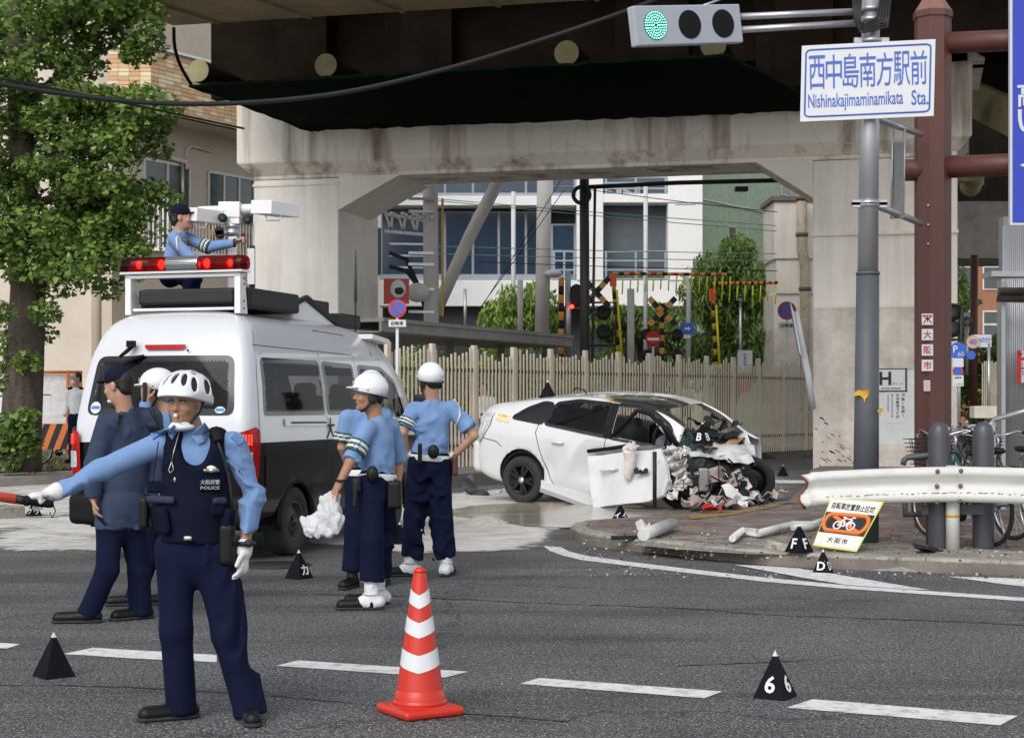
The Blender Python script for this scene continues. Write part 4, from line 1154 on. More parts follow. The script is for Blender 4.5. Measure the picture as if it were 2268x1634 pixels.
MB().path([(-.20, .09, 1.90), (-.28, .07, 1.88), (-.38, .05, 1.83), (-.46, .03, 1.78)], [.012, .022, .02, .01], 8).build('rear_wiper', M_plblk, van)
MB().box((-.33, .08, 2.01), (.07, .06, .06)).build('rear_camera', M_plblk, van)
for s_ in (1, -1):
 dr = V((-s_ * .72, .69, 0)); ua = V((s_ * .69, .72, 0)) if s_ > 0 else V((s_ * .69, .72, 0))
 to = lambda p, ua=ua, s_=s_: V((s_ * .85, .07, 0)) + ua * p[0] + V((0, 0, p[1]))
 out = roundpoly([(-.115, .80), (.10, .76), (.13, 1.20), (.08, 1.25), (-.10, 1.19)], .03)
 tl = decal('tail_lamp', full, out, to, dr, M_red, van, .03, .03)
 decal('reversing_lens', full, roundpoly([(-.09, .87), (.02, .86), (.03, 1.02), (-.085, 1.02)], .015), to, dr, M_lensw, tl, .036, .02)
 for i in range(4):
  for j in range(5):
   c = (-.055 + i * .024, 1.09 + j * .02)
   decal('lamp_dot', full, [(c[0] + .007 * math.cos(a), c[1] + .006 * math.sin(a)) for a in np.linspace(0, 5.2, 6)], to, dr, M_redglow, tl, .037, .02)
M_seam = mat('panel_gap', (.03, .03, .03), .7)
def seam(pts, s_=1, w=.006):
 for a, c in zip(pts, pts[1:]):
  d = (V(c) - V(a)).normalized(); n = V((-d.y, d.x)) * w / 2
  vside('panel_gap', [V(a) + n, V(a) - n, V(c) - n, V(c) + n], M_seam, s_, off=.003, step=.12)
seam([(.20, .5), (.20, 1.3), (.24, 1.7), (.33, 2.0), (.46, 2.22)]); seam([(.30, 2.0), (2.6, 1.97)]); seam([(1.73, .45), (1.73, 1.97)]); seam([(2.64, .45), (2.64, 1.95), (2.6, 2.18), (1.85, 2.20), (1.8, 1.98)])
vside('door_rail', [(.72, 1.245), (1.70, 1.235), (1.70, 1.30), (.72, 1.315)], M_vwhite, off=.012, step=.1)
vside('rail_slot', [(.85, 1.268), (1.68, 1.262), (1.68, 1.278), (.85, 1.286)], mat('rail_slot', (.06, .05, .05), .6), off=.016, step=.1)
vside('fuel_flap', roundpoly([(.30, .70), (.62, .70), (.62, .98), (.30, .98)], .03), M_vblack, off=.006, step=.1)
for i, ch in enumerate('大阪府警'):
 y = 1.80 + i * .45
 h = full.ray_cast(V((3, y, 1.21)), V((-1, 0, 0)))[0]
 text(ch, .21, mat('lettering_black', (.012, .012, .013), .5), van, (h.x + .006, y, 1.21), (0, 1, 0), (0, 0, 1), bold=.015)
SD().bx((0, .04, .48), (.925, .10, .145), rad=.06).build('rear_bumper', M_plblk, van, h=.025)
for s_ in (1, -1): MB().bb(s_ * .80 - .06, s_ * .80 + .06, 1.5, 3.1, .28, .40).build('sill', M_plblk, van, bevel=.02)
def wheel(parent, c, r, w, sgn, steel, hubr=.6, spokes=0, yaw=0.0, tilt=0.0, name='wheel'):
 root = bpy.data.objects.new(name, None); COL.objects.link(root); root.parent = parent; root.location = c; root.rotation_euler = (tilt, 0, yaw)
 hr = r * hubr
 MB().lathe([(hr, -w / 2), (r * .9, -w / 2), (r * .97, -w * .42), (r, -w * .25), (r, w * .25), (r * .97, w * .42), (r * .9, w / 2), (hr, w / 2), (hr * .97, w * .4), (hr * .97, -w * .4)], n=40, axis='X').build('tyre', M_rub, root)
 x = sgn * w * .30
 rm = MB().lathe([(hr * .30, x * .7), (hr * .86, x * .45), (hr * .9, sgn * w * .47), (hr * .99, sgn * w * .49), (hr * 1.0, -sgn * w * .3), (hr * .3, -sgn * w * .3)], n=36, axis='X')
 if spokes:
  for i in range(spokes):
   for q in (-.14, .14):
    a = 2 * math.pi * i / spokes + q; a2 = 2 * math.pi * i / spokes + q * 1.4
    rm.beam((sgn * w * .44, math.cos(a) * hr * .2, math.sin(a) * hr * .2), (sgn * w * .46, math.cos(a2) * hr * .93, math.sin(a2) * hr * .93), .04, hr * .13, up=(1, 0, 0))
 else:
  rm.lathe([(.0, sgn * w * .36), (hr * .42, sgn * w * .40), (hr * .5, sgn * w * .34), (hr * .82, sgn * w * .22), (hr * .88, sgn * w * .2)], n=30, axis='X')
 rm.build('rim', steel, root)
 hb = MB().lathe([(0, sgn * w * .40), (hr * .2, sgn * w * .40), (hr * .22, sgn * w * .52), (0, sgn * w * .54)], n=20, axis='X')
 for i in range(6 if not spokes else 5):
  a = 2 * math.pi * i / (6 if not spokes else 5) + .3; hb.tube((sgn * w * .38, hr * .3 * math.cos(a), hr * .3 * math.sin(a)), (sgn * w * .50, hr * .3 * math.cos(a), hr * .3 * math.sin(a)), .011, n=8)
 hb.build('hub', M_alu if spokes else steel, root)
 return root
M_steel_d = mat('dark_steel_rim', (.06, .06, .062), .5, .5)
for s_ in (1, -1):
 for wy in (1.02, 3.6):
  wheel(van, (s_ * .80, wy, .335), .335, .2, s_, M_steel_d, .58)
  arch = MB().path([(s_ * (.905), wy + .39 * math.cos(a), .33 + .39 * math.sin(a)) for a in np.linspace(-.15, math.pi + .15, 24)], .03, 6); arch.build('wheel_arch', M_plblk, van)
  MB().path([(s_ * .60, wy + .38 * math.cos(a), .33 + .38 * math.sin(a)) for a in np.linspace(-.1, math.pi + .1, 12)], .04, 4).build('wheel_well', M_int, van)
  MB().bb(s_ * .62 - .01, s_ * .62 + .01, wy - .42, wy + .42, .3, .78).build('wheel_well', M_int, van)
MB().bb(-.80, .80, .15, 4.6, .30, .40).build('underbody', M_int, van)
MB().bb(-.86, .86, .2, 4.3, .95, 1.0).build('cabin_floor', M_int, van)
for y in (1.0, 2.0, 3.15):
 for x in ((-.55, 0, .55) if y < 3 else (-.45, .45)):
  st = SD().bx((x, y, 1.22), (.25, .07, .32), rad=.06, k=.0).bx((x, y + .02, 1.58), (.12, .05, .09), rad=.04).build('seat', M_seat, van, h=.03)
MB().bb(-.8, .8, 3.9, 4.3, .9, 1.25).build('dashboard', M_int, van)
wb = MB().bb(.40, .42, 1.0, 1.62, 1.36, 1.86).build('notice_board', mat('notice_paper', (.62, .64, .55), .7), van)
for i, ch in enumerate('大木家'): text(ch, .15, MATS['lettering_black'], wb, (.424, 1.48, 1.80 - i * .19), (0, 1, 0), (0, 0, 1), bold=.01)
fr_ = MB()
for s_ in (1, -1):
 fr_.extrude([(s_ * .56, .46, 2.30), (s_ * .56, .62, 2.30), (s_ * .56, .56, 2.66), (s_ * .56, .46, 2.66)], (s_ * .035, 0, 0))
 fr_.bb(s_ * .575 - .03, s_ * .575 + .03, .44, .48, 2.30, 2.66)
fr_.bb(-.60, .60, .44, .56, 2.645, 2.68); fr_.bb(-.53, .53, .455, .475, 2.335, 2.36)
rf = fr_.build('roof_frame', M_wht, van, bevel=.004)
for s_ in (1, -1):
 for z in (2.35, 2.42, 2.58, 2.63): MB().tube((s_ * .60, .53, z), (s_ * .605, .53, z), .009, n=8).build('bolt', M_plblk, rf)
lbx = MB().bb(-.64, .64, .40, .58, 2.685, 2.705).build('lightbar', M_alu, van)
for s_ in (1, -1):
 prof = [(.42, 2.71), (.40, 2.76), (.415, 2.82), (.45, 2.845), (.53, 2.845), (.565, 2.82), (.58, 2.76), (.56, 2.71)]
 def sec(x, k=1.0): return [(x, .49 + (y - .49) * k, 2.775 + (z - 2.775) * k) for y, z in prof]
 n = len(prof); secs = [sec(s_ * .17), sec(s_ * .58), sec(s_ * .63, .95), sec(s_ * .65, .8)]
 q = MB(); q.add([p for sc in secs for p in sc], [(i * n + j, i * n + (j + 1) % n, (i + 1) * n + (j + 1) % n, (i + 1) * n + j) for i in range(3) for j in range(n)] + [tuple(range(3 * n, 4 * n))] + [tuple(range(n))[::-1]], True)
 if s_ < 0: q.f = [f[::-1] for f in q.f]
 q.build('red_dome', glass('red_glass', (.75, .02, .015), .25), lbx)
 for x, r_ in ((.24, .045), (.48, .035)):
  MB().sphere((s_ * x, .49, 2.775), (r_ * .7, r_, r_)).build('beacon', emit('beacon_glow', (1, .16, .08), 14), lbx)
  MB().bb(s_ * x + .05, s_ * x + .06, .44, .54, 2.72, 2.83).build('reflector', mat('deep_red_body', (.25, .01, .01), .3), lbx)
 MB().bb(s_ * .38 - .2, s_ * .38 + .2, .485, .495, 2.72, 2.83).build('reflector', MATS['deep_red_body'], lbx)
cb = MB()
cb.lathe([(.0, -.175), (.075, -.175), (.078, -.165), (.078, .165), (.075, .175), (.0, .175)], c=(0, .49, 2.775), n=20, axis='X'); spk = cb.build('siren_speaker', M_alu, lbx)
for i in range(9):
 z = 2.71 + i * .016; MB().bb(-.16, .16, .405 + abs(i - 4) * .006, .412 + abs(i - 4) * .006, z, z + .008).build('louvre', mat('louvre_dark', (.09, .09, .09), .4, .5), spk)
MB().bb(-.55, .62, .62, 1.75, 2.36, 2.555).build('roof_platform', M_blk, van, bevel=.03)
MB().bb(-.5, .5, .5, .62, 2.40, 2.54).build('platform_box', M_blk, van, bevel=.02)
MB().extrude([(.52, 1.8, 2.31), (.52, 3.0, 2.27), (.52, 2.6, 2.38), (.52, 2.1, 2.52), (.52, 1.8, 2.44)], (-.95, 0, 0)).build('roof_hatch', M_wht, van, bevel=.02)
MB().path([(.53, 1.8, 2.47), (.53, 2.1, 2.55), (.53, 3.05, 2.28)], .03, 6).build('hatch_seal', M_blk, van)
MB().bb(-.1, .40, 2.3, 3.0, 2.36, 2.56).build('equipment_box', M_blk, van, bevel=.02)
MB().bb(.10, .52, 3.05, 3.6, 2.30, 2.44).build('loudspeaker', M_blk, van, bevel=.02)
MB().extrude([(.60, 3.1, 2.16), (.86, 3.1, 2.16), (.86, 3.6, 2.12), (.60, 3.6, 2.12)], (0, 0, .05)).build('side_shelf', M_wht, van); MB().path([(.62, 3.2, 2.2), (.75, 3.15, 2.1), (.80, 3.2, 1.98)], .012, 6).build('cable', M_blk, van)
MB().path([(.58, 3.3, 2.2), (.58, 3.3, 2.55), (.58, 3.3, 2.6), (.58, 3.3, 3.15)], [.008, .008, .018, .004], 6).build('antenna', M_blk, van)
MB().sphere((.62, 2.62, 2.2), (.03, .05, .03)).build('antenna_foot', M_alu, van)
mir = MB().box((1.03, 4.15, 1.42), (.16, .10, .28)).build('side_mirror', M_blk, van, bevel=.03)
DM = 16.4
mast = thing('survey_camera', 'white twin survey camera on a mast above the van roof', 'camera', P(515, 640, DM))
MB().box(P(516, 585, DM), (.10, .10, .62)).build('mast', M_alu, mast, world=True, bevel=.01)
for y, h_ in ((512, .16), (495, .10)): MB().lathe([(.03, 0), (.075, 0), (.075, h_ * .5), (.06, h_ * .5), (.06, h_), (.03, h_)], c=P(514, y + 12, DM), n=16).build('pan_head', M_alu, mast, world=True)
MB().box(P(510, 466, DM), (.215, .15, .16)).build('control_box', M_wht, mast, world=True, bevel=.008)
MB().box(P(513, 489, DM), (.17, .12, .07)).build('bracket', M_alu, mast, world=True)
for x0, x1, y0, y1 in ((440, 487, 468, 466), (532, 580, 463, 462)): MB().tube(P(x0, y0, DM), P(x1, y1, DM), .048, n=16).build('boom', M_wht, mast, world=True)
for (xa, xb, ya, yb) in ((428, 468, 466, 492), (575, 646, 447, 479)):
 c = P((xa + xb) / 2, (ya + yb) / 2, DM - .1); MB().box(c, (.28, .42, .135), Matrix.Rotation(R(-35), 3, 'Z') @ Matrix.Rotation(R(4), 3, 'Y')).build('camera_housing', M_wht, mast, world=True, bevel=.006)
 MB().path([c + V((-.08, -.12, -.07)), c + V((-.07, -.12, -.13)), c + V((.06, -.14, -.13)), c + V((.07, -.14, -.07))], .008, 6).build('handle', M_alu, mast, world=True)
for x, y in ((487, 512), (494, 483), (550, 487), (488, 520)):
 MB().lathe([(.0, -.05), (.045, -.05), (.045, 0), (.0, 0)], c=P(x, y, DM - .12), n=10, axis='Y').build('knob', M_blk, mast, world=True)
MB().sphere(P(500, 469, DM - .075), .012).build('status_lamp', emit('lamp_green', (.1, 1, .4), 3), mast, world=True)
MB().sphere(P(496, 469, DM - .075), .009).build('status_lamp', mat('lamp_dull_red', (.2, .02, .01), .4), mast, world=True)
MB().path([P(563, y, DM) for y in (470, 520, 580, 640)], .008, 6).build('cable', M_wht, mast, world=True)
MB().box(P(559, 605, DM), (.05, .06, .55)).build('side_pole', M_blk, mast, world=True)
MB().box(P(556, 590, DM - .06), (.07, .02, .36)).build('notice_plate', M_wht, mast, world=True)
# ================================================================ wrecked car
M_cw = mat('car_white', (.64, .64, .64), .22, var=.03, scale=3, coat=.9, spec=.5, dirt=.10, dirtcol=(.45, .42, .38), dscale=2)
CA = R(-124.0); CS = 1.10
car = thing('wrecked_car', 'wrecked white hatchback with burnt roof and torn open front end', 'car', (-.115, 25.146, .20), CA)
car.rotation_euler = (R(-6.3), R(4.5), CA)
car.scale = (CS, CS, CS)
def burnt():
 m, nt, b = _nodes('burnt_white'); b.inputs['Roughness'].default_value = .3; b.inputs['Coat Weight'].default_value = .7
 tc = nt.nodes.new('ShaderNodeTexCoord')
 sb = nt.nodes.new('ShaderNodeVectorMath'); sb.operation = 'SUBTRACT'; sb.inputs[1].default_value = (.30, 2.62, 1.40); nt.links.new(tc.outputs['Object'], sb.inputs[0])
 ml = nt.nodes.new('ShaderNodeVectorMath'); ml.operation = 'MULTIPLY'; ml.inputs[1].default_value = (1.55, 1.0, 1.0); nt.links.new(sb.outputs[0], ml.inputs[0])
 ln = nt.nodes.new('ShaderNodeVectorMath'); ln.operation = 'LENGTH'; nt.links.new(ml.outputs[0], ln.inputs[0])
 n = tex(nt, 'ShaderNodeTexNoise', 3.5, 6, .65); ad = nt.nodes.new('ShaderNodeMath'); ad.operation = 'MULTIPLY_ADD'; ad.inputs[1].default_value = -.45; nt.links.new(n.outputs[0], ad.inputs[0]); nt.links.new(ln.outputs['Value'], ad.inputs[2])
 r = ramp(nt, ad.outputs[0], [(.42, (.012, .010, .009)), (.50, (.05, .022, .008)), (.545, (.30, .14, .05)), (.62, (.54, .50, .44)), (.72, (.64, .64, .64))])
 nt.links.new(r.outputs[0], b.inputs['Base Color'])
 rr = ramp(nt, ad.outputs[0], [(.45, .85), (.6, .25)]); nt.links.new(rr.outputs[0], b.inputs['Roughness'])
 return m
M_burn = burnt()
ZT = [(0, 1.11), (.06, 1.19), (.5, 1.285), (1.0, 1.385), (1.6, 1.465), (2.1, 1.49), (2.6, 1.465), (3.0, 1.33), (3.35, 1.10), (3.6, 1.0), (4.0, .90), (4.3, .78)]
ZB = [(0, 1.05), (.2, 1.08), (.8, 1.06), (1.6, 1.02), (2.6, .96), (3.3, .92), (3.6, .90), (4.0, .84), (4.3, .72)]
WL = [(0, .70), (.06, .78), (.2, .845), (.6, .87), (1.5, .872), (3.0, .872), (3.6, .86), (4.0, .80), (4.3, .62)]
WR = [(0, .60), (.3, .60), (1.0, .60), (2.1, .60), (2.8, .60), (3.2, .66), (3.6, .74), (4.0, .70), (4.3, .5)]
ZS = [(0, .34), (.3, .24), (.7, .2), (3.4, .2), (4.0, .22), (4.3, .3)]
YE = 3.5
ys = list(np.concatenate([[0, .02, .05, .1, .16, .24], np.linspace(.32, YE, 84)]))
NG = 12
def csec(y):
 w, wr, zb, zt, z0 = (sminterp(y, q) for q in (WL, WR, ZB, ZT, ZS))
 zt = max(zt, zb + .015); p = []
 for t, k in ((0, .93), (.04, .955), (.08, .975), (.14, .985), (.2, .992), (.27, .996), (.35, .998), (.42, .999), (.5, 1.0), (.56, 1.0), (.62, .999), (.67, .997), (.72, .994), (.77, .99), (.82, .985), (.865, .979), (.91, .972), (.955, .965), (1.0, .955)): p.append((w * k, z0 + (zb - z0) * t))
 wb = w * .955; wr = min(wr, wb)
 for i in range(1, NG + 1):
  t = i / NG; x = wb + (wr - wb) * (t ** 1.25); z = zb + (zt - zb) * (1 - (1 - t) ** 1.18) * .965
  p.append((x, z))
 for k, dz in ((.9, .985), (.75, .995), (.5, 1.0), (.25, 1.003), (0, 1.004)): p.append((wr * k, zb + (zt - zb) * dz))
 return p
vs = []; NP = len(csec(1.0))
for y in ys:
 p = csec(y)
 yb = y
 for s_ in (1, -1):
  for (x, z) in p:
   yy = y + (.05 * max(0, 1 - y / .3) * (1 if z > .75 else 0) * ((z - .75) / .3))
   dx = 0
   if s_ > 0:      # dents of the crash on the near side
    dx -= .10 * math.exp(-((y - 2.0) / .28) ** 2 - ((z - .62) / .22) ** 2) + .06 * math.exp(-((y - 1.25) / .10) ** 2 - ((z - .5 - .35 * (y - 1.2)) / .2) ** 2) - .03 * math.exp(-((y - 1.55 - (z - .5) * .4) / .07) ** 2 - ((z - .7) / .25) ** 2)
    dx -= .25 * max(0, (y - 3.0)) ** 1.5
   vs.append((s_ * x + dx, yy, z))
def vid(i, s_, k): return (i * 2 + (0 if s_ > 0 else 1)) * NP + k
cw = [roundpoly([(.62, 1.10), (1.10, 1.075), (1.18, 1.33), (1.02, 1.335), (.80, 1.235)], .05),
      roundpoly([(1.14, 1.075), (2.06, 1.015), (2.06, 1.425), (1.55, 1.415), (1.22, 1.345)], .05),
      roundpoly([(2.14, 1.01), (3.16, .97), (2.92, 1.26), (2.66, 1.395), (2.40, 1.43), (2.14, 1.43)], .05)]
hol = [shrink(p, .02) for p in cw]
rear_glass = [(-.56, 0.98), (.56, 0.98), (.52, .40), (-.52, .40)]
WY, WZ = .84, .315
fs, ms = [], []
for i in range(len(ys) - 1):
 for s_ in (1, -1):
  for k in range(NP - 1):
   ids = [vid(i, s_, k), vid(i + 1, s_, k), vid(i + 1, s_, k + 1), vid(i, s_, k + 1)]
   c = sum((V(vs[q]) for q in ids), V((0, 0, 0))) / 4
   if k >= 17 and c.z < 1.46 and any(inpoly((c.y, c.z), h) for h in hol) and k < NP - 5: continue
   if all((vs[q][1] - WY) ** 2 + (vs[q][2] - WZ - .03) ** 2 < .36 ** 2 for q in ids) and abs(c.x) > .6: continue
   if c.y > 2.72 and k > NP - 6 and c.y < 3.5: continue           # windscreen burst
   if c.y > 3.12 and s_ > 0: continue                              # near wing torn away
   if c.y > 2.72 and k >= NP - 8 and abs(c.x) < .52 and c.y < 3.5: continue
   fs.append(ids if s_ > 0 else ids[::-1]); ms.append(1 if k > 28 else 0)
fs.append([vid(0, 1, k) for k in range(NP)][::-1]); ms.append(0); fs.append([vid(0, -1, k) for k in range(NP)]); ms.append(0)
for q, v in enumerate(vs):
 r_ = math.hypot(v[1] - WY, v[2] - WZ - .03)
 if r_ < .36 and abs(v[0]) > .5: vs[q] = (v[0], WY + (v[1] - WY) * .36 / max(r_, .01), WZ + .03 + (v[2] - WZ - .03) * .36 / max(r_, .01))
b = MB(); b.v = vs; b.f = fs; b.m = ms; b.sm = [True] * len(fs)
cbody = b.build('body', [M_cw, M_burn], car)
md = cbody.modifiers.new('shell', 'SOLIDIFY'); md.thickness = .02; md.offset = -1
cfull = BVHTree.FromPolygons([V(v) for v in vs], [[vid(i, s_, k), vid(i + 1, s_, k), vid(i + 1, s_, k + 1), vid(i, s_, k + 1)] for i in range(len(ys) - 1) for s_ in (1, -1) for k in range(NP - 1)])
def cside(name, poly, m, sgn=1, par=None, off=.004, step=.06, hole=None):
 return decal(name, cfull, poly, lambda p: (sgn * 2, p[0], p[1]), (-sgn, 0, 0), m, par or car, off, step, hole=hole)
for s_ in (1, -1):
 for i, p in enumerate(cw):
  w = cside('side_window', shrink(p, -.02), M_frit, s_, hole=shrink(p, .02), step=.02, off=.006)
  if i < 2 and s_ > 0: cside('pane', p, glass('smoke_glass', (.30, .31, .31), .30) if i else M_frit, s_, w, .002)
cside('pillar', [(2.04, 1.0), (2.16, 1.0), (2.16, 1.44), (2.06, 1.44)], M_plblk, 1, off=.01)
MB().path([(.86 - .05, 2.14, 1.0), (.80, 2.5, 1.40), (.74, 2.66, 1.37), (.78, 2.95, 1.2), (.80, 3.12, 1.0)], .03, 6).build('window_visor', M_plblk, car)
for pts in ([(1.06, 1.08), (1.02, .95), (1.10, .75), (1.18, .55), (1.28, .36), (1.35, .3)], [(2.08, 1.0), (2.06, .8), (2.05, .5), (2.08, .32)], [(.06, .78), (.4, .76), (.50, .70)]):
 for a, c in zip(pts, pts[1:]):
  d = (V(c) - V(a)).normalized(); n = V((-d.y, d.x)) * .005; cside('panel_gap', [V(a) + n, V(a) - n, V(c) - n, V(c) + n], M_seam, off=.003, step=.1)
def handle(y, z, par, x):
 MB().path([(x, y - .09, z), (x + .03, y - .07, z), (x + .035, y, z + .004), (x + .03, y + .07, z), (x, y + .09, z)], [.012, .016, .017, .016, .012], 8).build('door_handle', M_cw, par)
hx = cfull.ray_cast(V((2, 1.38, .86)), V((-1, 0, 0)))[0].x; handle(1.38, .86, car, hx)
stk = cside('sticker', [(.36, 1.04), (.58, 1.03), (.58, 1.12), (.36, 1.13)], mat('yellow_sticker', (.65, .55, .3), .5), off=.006, step=.05)
hs_ = cfull.ray_cast(V((2, .47, 1.1)), V((-1, 0, 0)))[0]; text('こども', .045, mat('sticker_ink', (.12, .12, .1), .6), car, (hs_.x + .009, .47, 1.1), (0, 1, 0), (-.05, 0, 1))
lamp = decal('rear_lamp', cfull, roundpoly([(-.18, .74), (.02, .70), (.17, .96), (.19, 1.13), (-.06, 1.10), (-.13, .97)], .02), lambda p: V((.80, .12, 0)) + V((.45, .89, 0)) * p[0] + V((0, 0, p[1])), (-.89, .45, 0), M_lensw, car, .015, .03)
decal('lamp_stripe', cfull, [(-.14, .78), (-.11, .77), (-.02, .97), (-.06, .98)], lambda p: V((.80, .12, 0)) + V((.45, .89, 0)) * p[0] + V((0, 0, p[1])), (-.89, .45, 0), M_red, lamp, .02, .03)
decal('lamp_stripe', cfull, [(.03, .80), (.05, .80), (.14, .97), (.11, .98)], lambda p: V((.80, .12, 0)) + V((.45, .89, 0)) * p[0] + V((0, 0, p[1])), (-.89, .45, 0), mat('chrome_strip', (.7, .7, .7), .15, .9), lamp, .02, .03)
MB().beam((.60, .1, 1.09), (.72, .05, 1.06), .06, .02).build('spoiler_tip', M_plblk, car)
SD().bx((0, .06, .52), (.80, .10, .24), rad=.09, k=.03).build('rear_bumper', M_cw, car, h=.03)
MB().path([(-.02, 1.25, 1.42), (0, 1.23, 1.47), (0, 1.1, 1.49), (0, 1.05, 1.45)], .012, 6).build('roof_aerial', M_blk, car)
wheel(car, (.77, WY, .287), .317, .19, 1, mat('black_alloy', (.015, .015, .015), .35, .4), .64, 5)
wheel(car, (-.77, WY, .167), .317, .19, -1, MATS['black_alloy'], .64, 5)
wheel(car, (.72, 3.17, .53), .31, .19, 1, MATS['black_alloy'], .64, 5, yaw=R(38), tilt=R(4))
wheel(car, (-.70, 3.45, .455), .31, .19, -1, MATS['black_alloy'], .64, 5, yaw=R(25))
for s_ in (1, -1): MB().path([(s_ * .62, WY + .35 * math.cos(a), WZ + .35 * math.sin(a)) for a in np.linspace(-.1, math.pi + .1, 14)], .12, 6).build('wheel_well', M_blk, car)
for s_ in (1, -1): MB().path([(s_ * .80, WY + .35 * math.cos(a), WZ + .35 * math.sin(a)) for a in np.linspace(-.1, math.pi + .1, 18)], .02, 6).build('wheel_well', M_blk, car)
MB().bb(-.7, .7, .3, 3.3, .2, .3).build('underbody', M_blk, car)
MB().bb(-.5, .5, .1, .45, .22, .34).build('underbody', M_blk, car)
for y, x in ((1.25, -.35), (1.25, .35), (2.25, -.36), (2.25, .36)):
 SD().bx((x, y, .78), (.24, .09, .34), rad=.07, k=0).bx((x, y, 1.16), (.11, .05, .08), rad=.04).build('seat', M_int, car, h=.03)
SD().bx((0, 3.02, .86), (.72, .20, .13), rad=.06).build('dashboard', M_blk, car, h=.04, wr=.03, wf=10)
MB().torus((.34, 2.78, .95), .18, .016, 'Y').build('steering_wheel', M_blk, car)
SD().el((.34, 2.70, .88), (.17, .16, .2), k=.0).build('air_bag', mat('grey_cloth', (.17, .16, .19), .9, var=.2), car, h=.03, wr=.05, wf=12)
MB().beam((.80, 1.1, .27), (.84, 2.25, .10), .10, .13).build('sill', M_cw, car); MB().beam((.84, 2.2, .10), (.88, 3.25, .07), .08, .07).build('sill', M_alu, car)
MB().beam((.87, 1.15, .20), (.90, 2.15, .05), .02, .05).build('sill_flange', M_alu, car)
def crumple(name, pts, m, par=car, amp=.05, f=9, th=.006, step=.06, seed=None, nrm=None):
 """bent sheet: outline points are picture position + distance"""
 P3 = [P(x, y, d) for x, y, d in pts]
 c = sum(P3, V((0, 0, 0))) / len(P3); n = V((0, 0, 0))
 for i in range(len(P3)): n += (P3[i] - c).cross(P3[(i + 1) % len(P3)] - c)
 n.normalize(); u = (P3[1] - P3[0]).normalized(); u = (u - n * u.dot(n)).normalized(); w = n.cross(u)
 p2 = [((p - c).dot(u), (p - c).dot(w)) for p in P3]; hh = [(p - c).dot(n) for p in P3]
 vs_, fs_, N = tri2d([V(p) for p in p2], step)
 rg = random.Random(seed if seed is not None else hash(name) % 999 + len(pts) * 7 + int(pts[0][0])); ph = [rg.uniform(0, 6.3) for _ in range(6)]; kk = [(rg.uniform(-f, f), rg.uniform(-f, f)) for _ in range(4)]
 out = []
 for v in vs_:
  ws_ = [1 / ((v - V(p)).length + .02) ** 2 for p in p2]; h0 = sum(a * b_ for a, b_ in zip(ws_, hh)) / sum(ws_)
  z = h0 + sum(amp * (.6 ** i) * (1 - 2 * abs(math.sin(k[0] * v.x + k[1] * v.y + ph[i]))) * .5 for i, k in enumerate(kk))
  out.append(c + u * v.x + w * v.y + n * z)
 mb = MB().add(out, fs_, False)
 o = mb.build(name, m, par, world=par is not None)
 mdf = o.modifiers.new('thick', 'SOLIDIFY'); mdf.thickness = th
 return o
M_cw2 = mat('torn_white', (.62, .60, .58), .4, var=.12, scale=6, dirt=.5, dirtcol=(.25, .2, .17), dscale=5)
M_pink = mat('scorched_foam', (.36, .295, .275), .8, var=.3, scale=7, dirt=.6, dirtcol=(.2, .12, .1), dscale=5)
M_shat = mat('shattered_glass', (.03, .06, .062), .25, var=.9, scale=40, bmp=1.0, bscale=60, bdist=.03)
M_soot = mat('sooty_engine', (.014, .013, .012), .75, var=.6, scale=9, bmp=.6, bscale=30)
door = crumple('front_door', [(1308, 1012, 22.9), (1470, 995, 22.15), (1482, 1030, 22.0), (1488, 1065, 21.95), (1476, 1100, 21.9), (1440, 1112, 22.0), (1318, 1126, 22.7), (1312, 1080, 22.8)], M_cw, amp=.05, f=4, th=.05, step=.07, seed=5)
dh = wmat(car).inverted()
hp_ = [P(x, y, d) + V((0, -.05, 0)) for x, y, d in ((1330, 1042, 22.70), (1334, 1041, 22.62), (1350, 1039, 22.55), (1366, 1038, 22.5), (1370, 1039, 22.56))]
MB().path(hp_, .022, 8).build('door_handle', M_cw, door, world=True)
crumple('door_top', [(1318, 1005, 23.1), (1350, 998, 22.9), (1420, 992, 22.6), (1470, 992, 22.3), (1470, 985, 22.4), (1400, 980, 22.9), (1320, 992, 23.2)], M_alu, amp=.03, th=.02)
MB().path([P(x, y, d) for x, y, d in ((1302, 999, 23.1), (1350, 993, 22.9), (1400, 985, 22.7))], .03, 6).build('window_seal', M_plblk, car, world=True)
bag = SD()
for x, y, r in ((1392, 1000, .07), (1396, 1015, .075), (1394, 1035, .07), (1390, 1050, .055), (1400, 990, .05)): bag.el(P(x, y, 22.2), (r, r * .8, r * 1.25), k=.05)
bag.build('torn_airbag', mat('airbag_cloth', (.62, .56, .53), .9, var=.15, scale=9), car, h=.012, wr=.035, wf=30, world=True)
for i in range(5): crumple('scorched_scrap', [(1405 + i * 6, 1038 + (i % 2) * 6, 22.15), (1414 + i * 6, 1034 + (i % 3) * 5, 22.12), (1417 + i * 5, 1048, 22.1), (1407 + i * 5, 1050, 22.14)], M_soot, amp=.04, step=.02)
crumple('pillar_stub', [(1455, 940, 22.9), (1470, 935, 22.8), (1500, 975, 22.6), (1540, 1003, 22.4), (1535, 1015, 22.4), (1495, 990, 22.55)], M_cw, amp=.03, step=.04, th=.03)
MB().path([P(x, y, 22.6) for x, y in ((1445, 1000), (1450, 960), (1462, 935), (1480, 968), (1500, 1000))], .028, 6).build('mirror_frame', M_plblk, car, world=True)
wing = crumple('torn_wing', [(1462, 1012, 22.2), (1490, 985, 22.1), (1510, 990, 22.0), (1520, 1020, 22.0), (1530, 1045, 22.0), (1525, 1080, 22.0), (1508, 1080, 22.05), (1498, 1050, 22.1), (1470, 1040, 22.2)], M_cw2, amp=.16, f=26, step=.035)
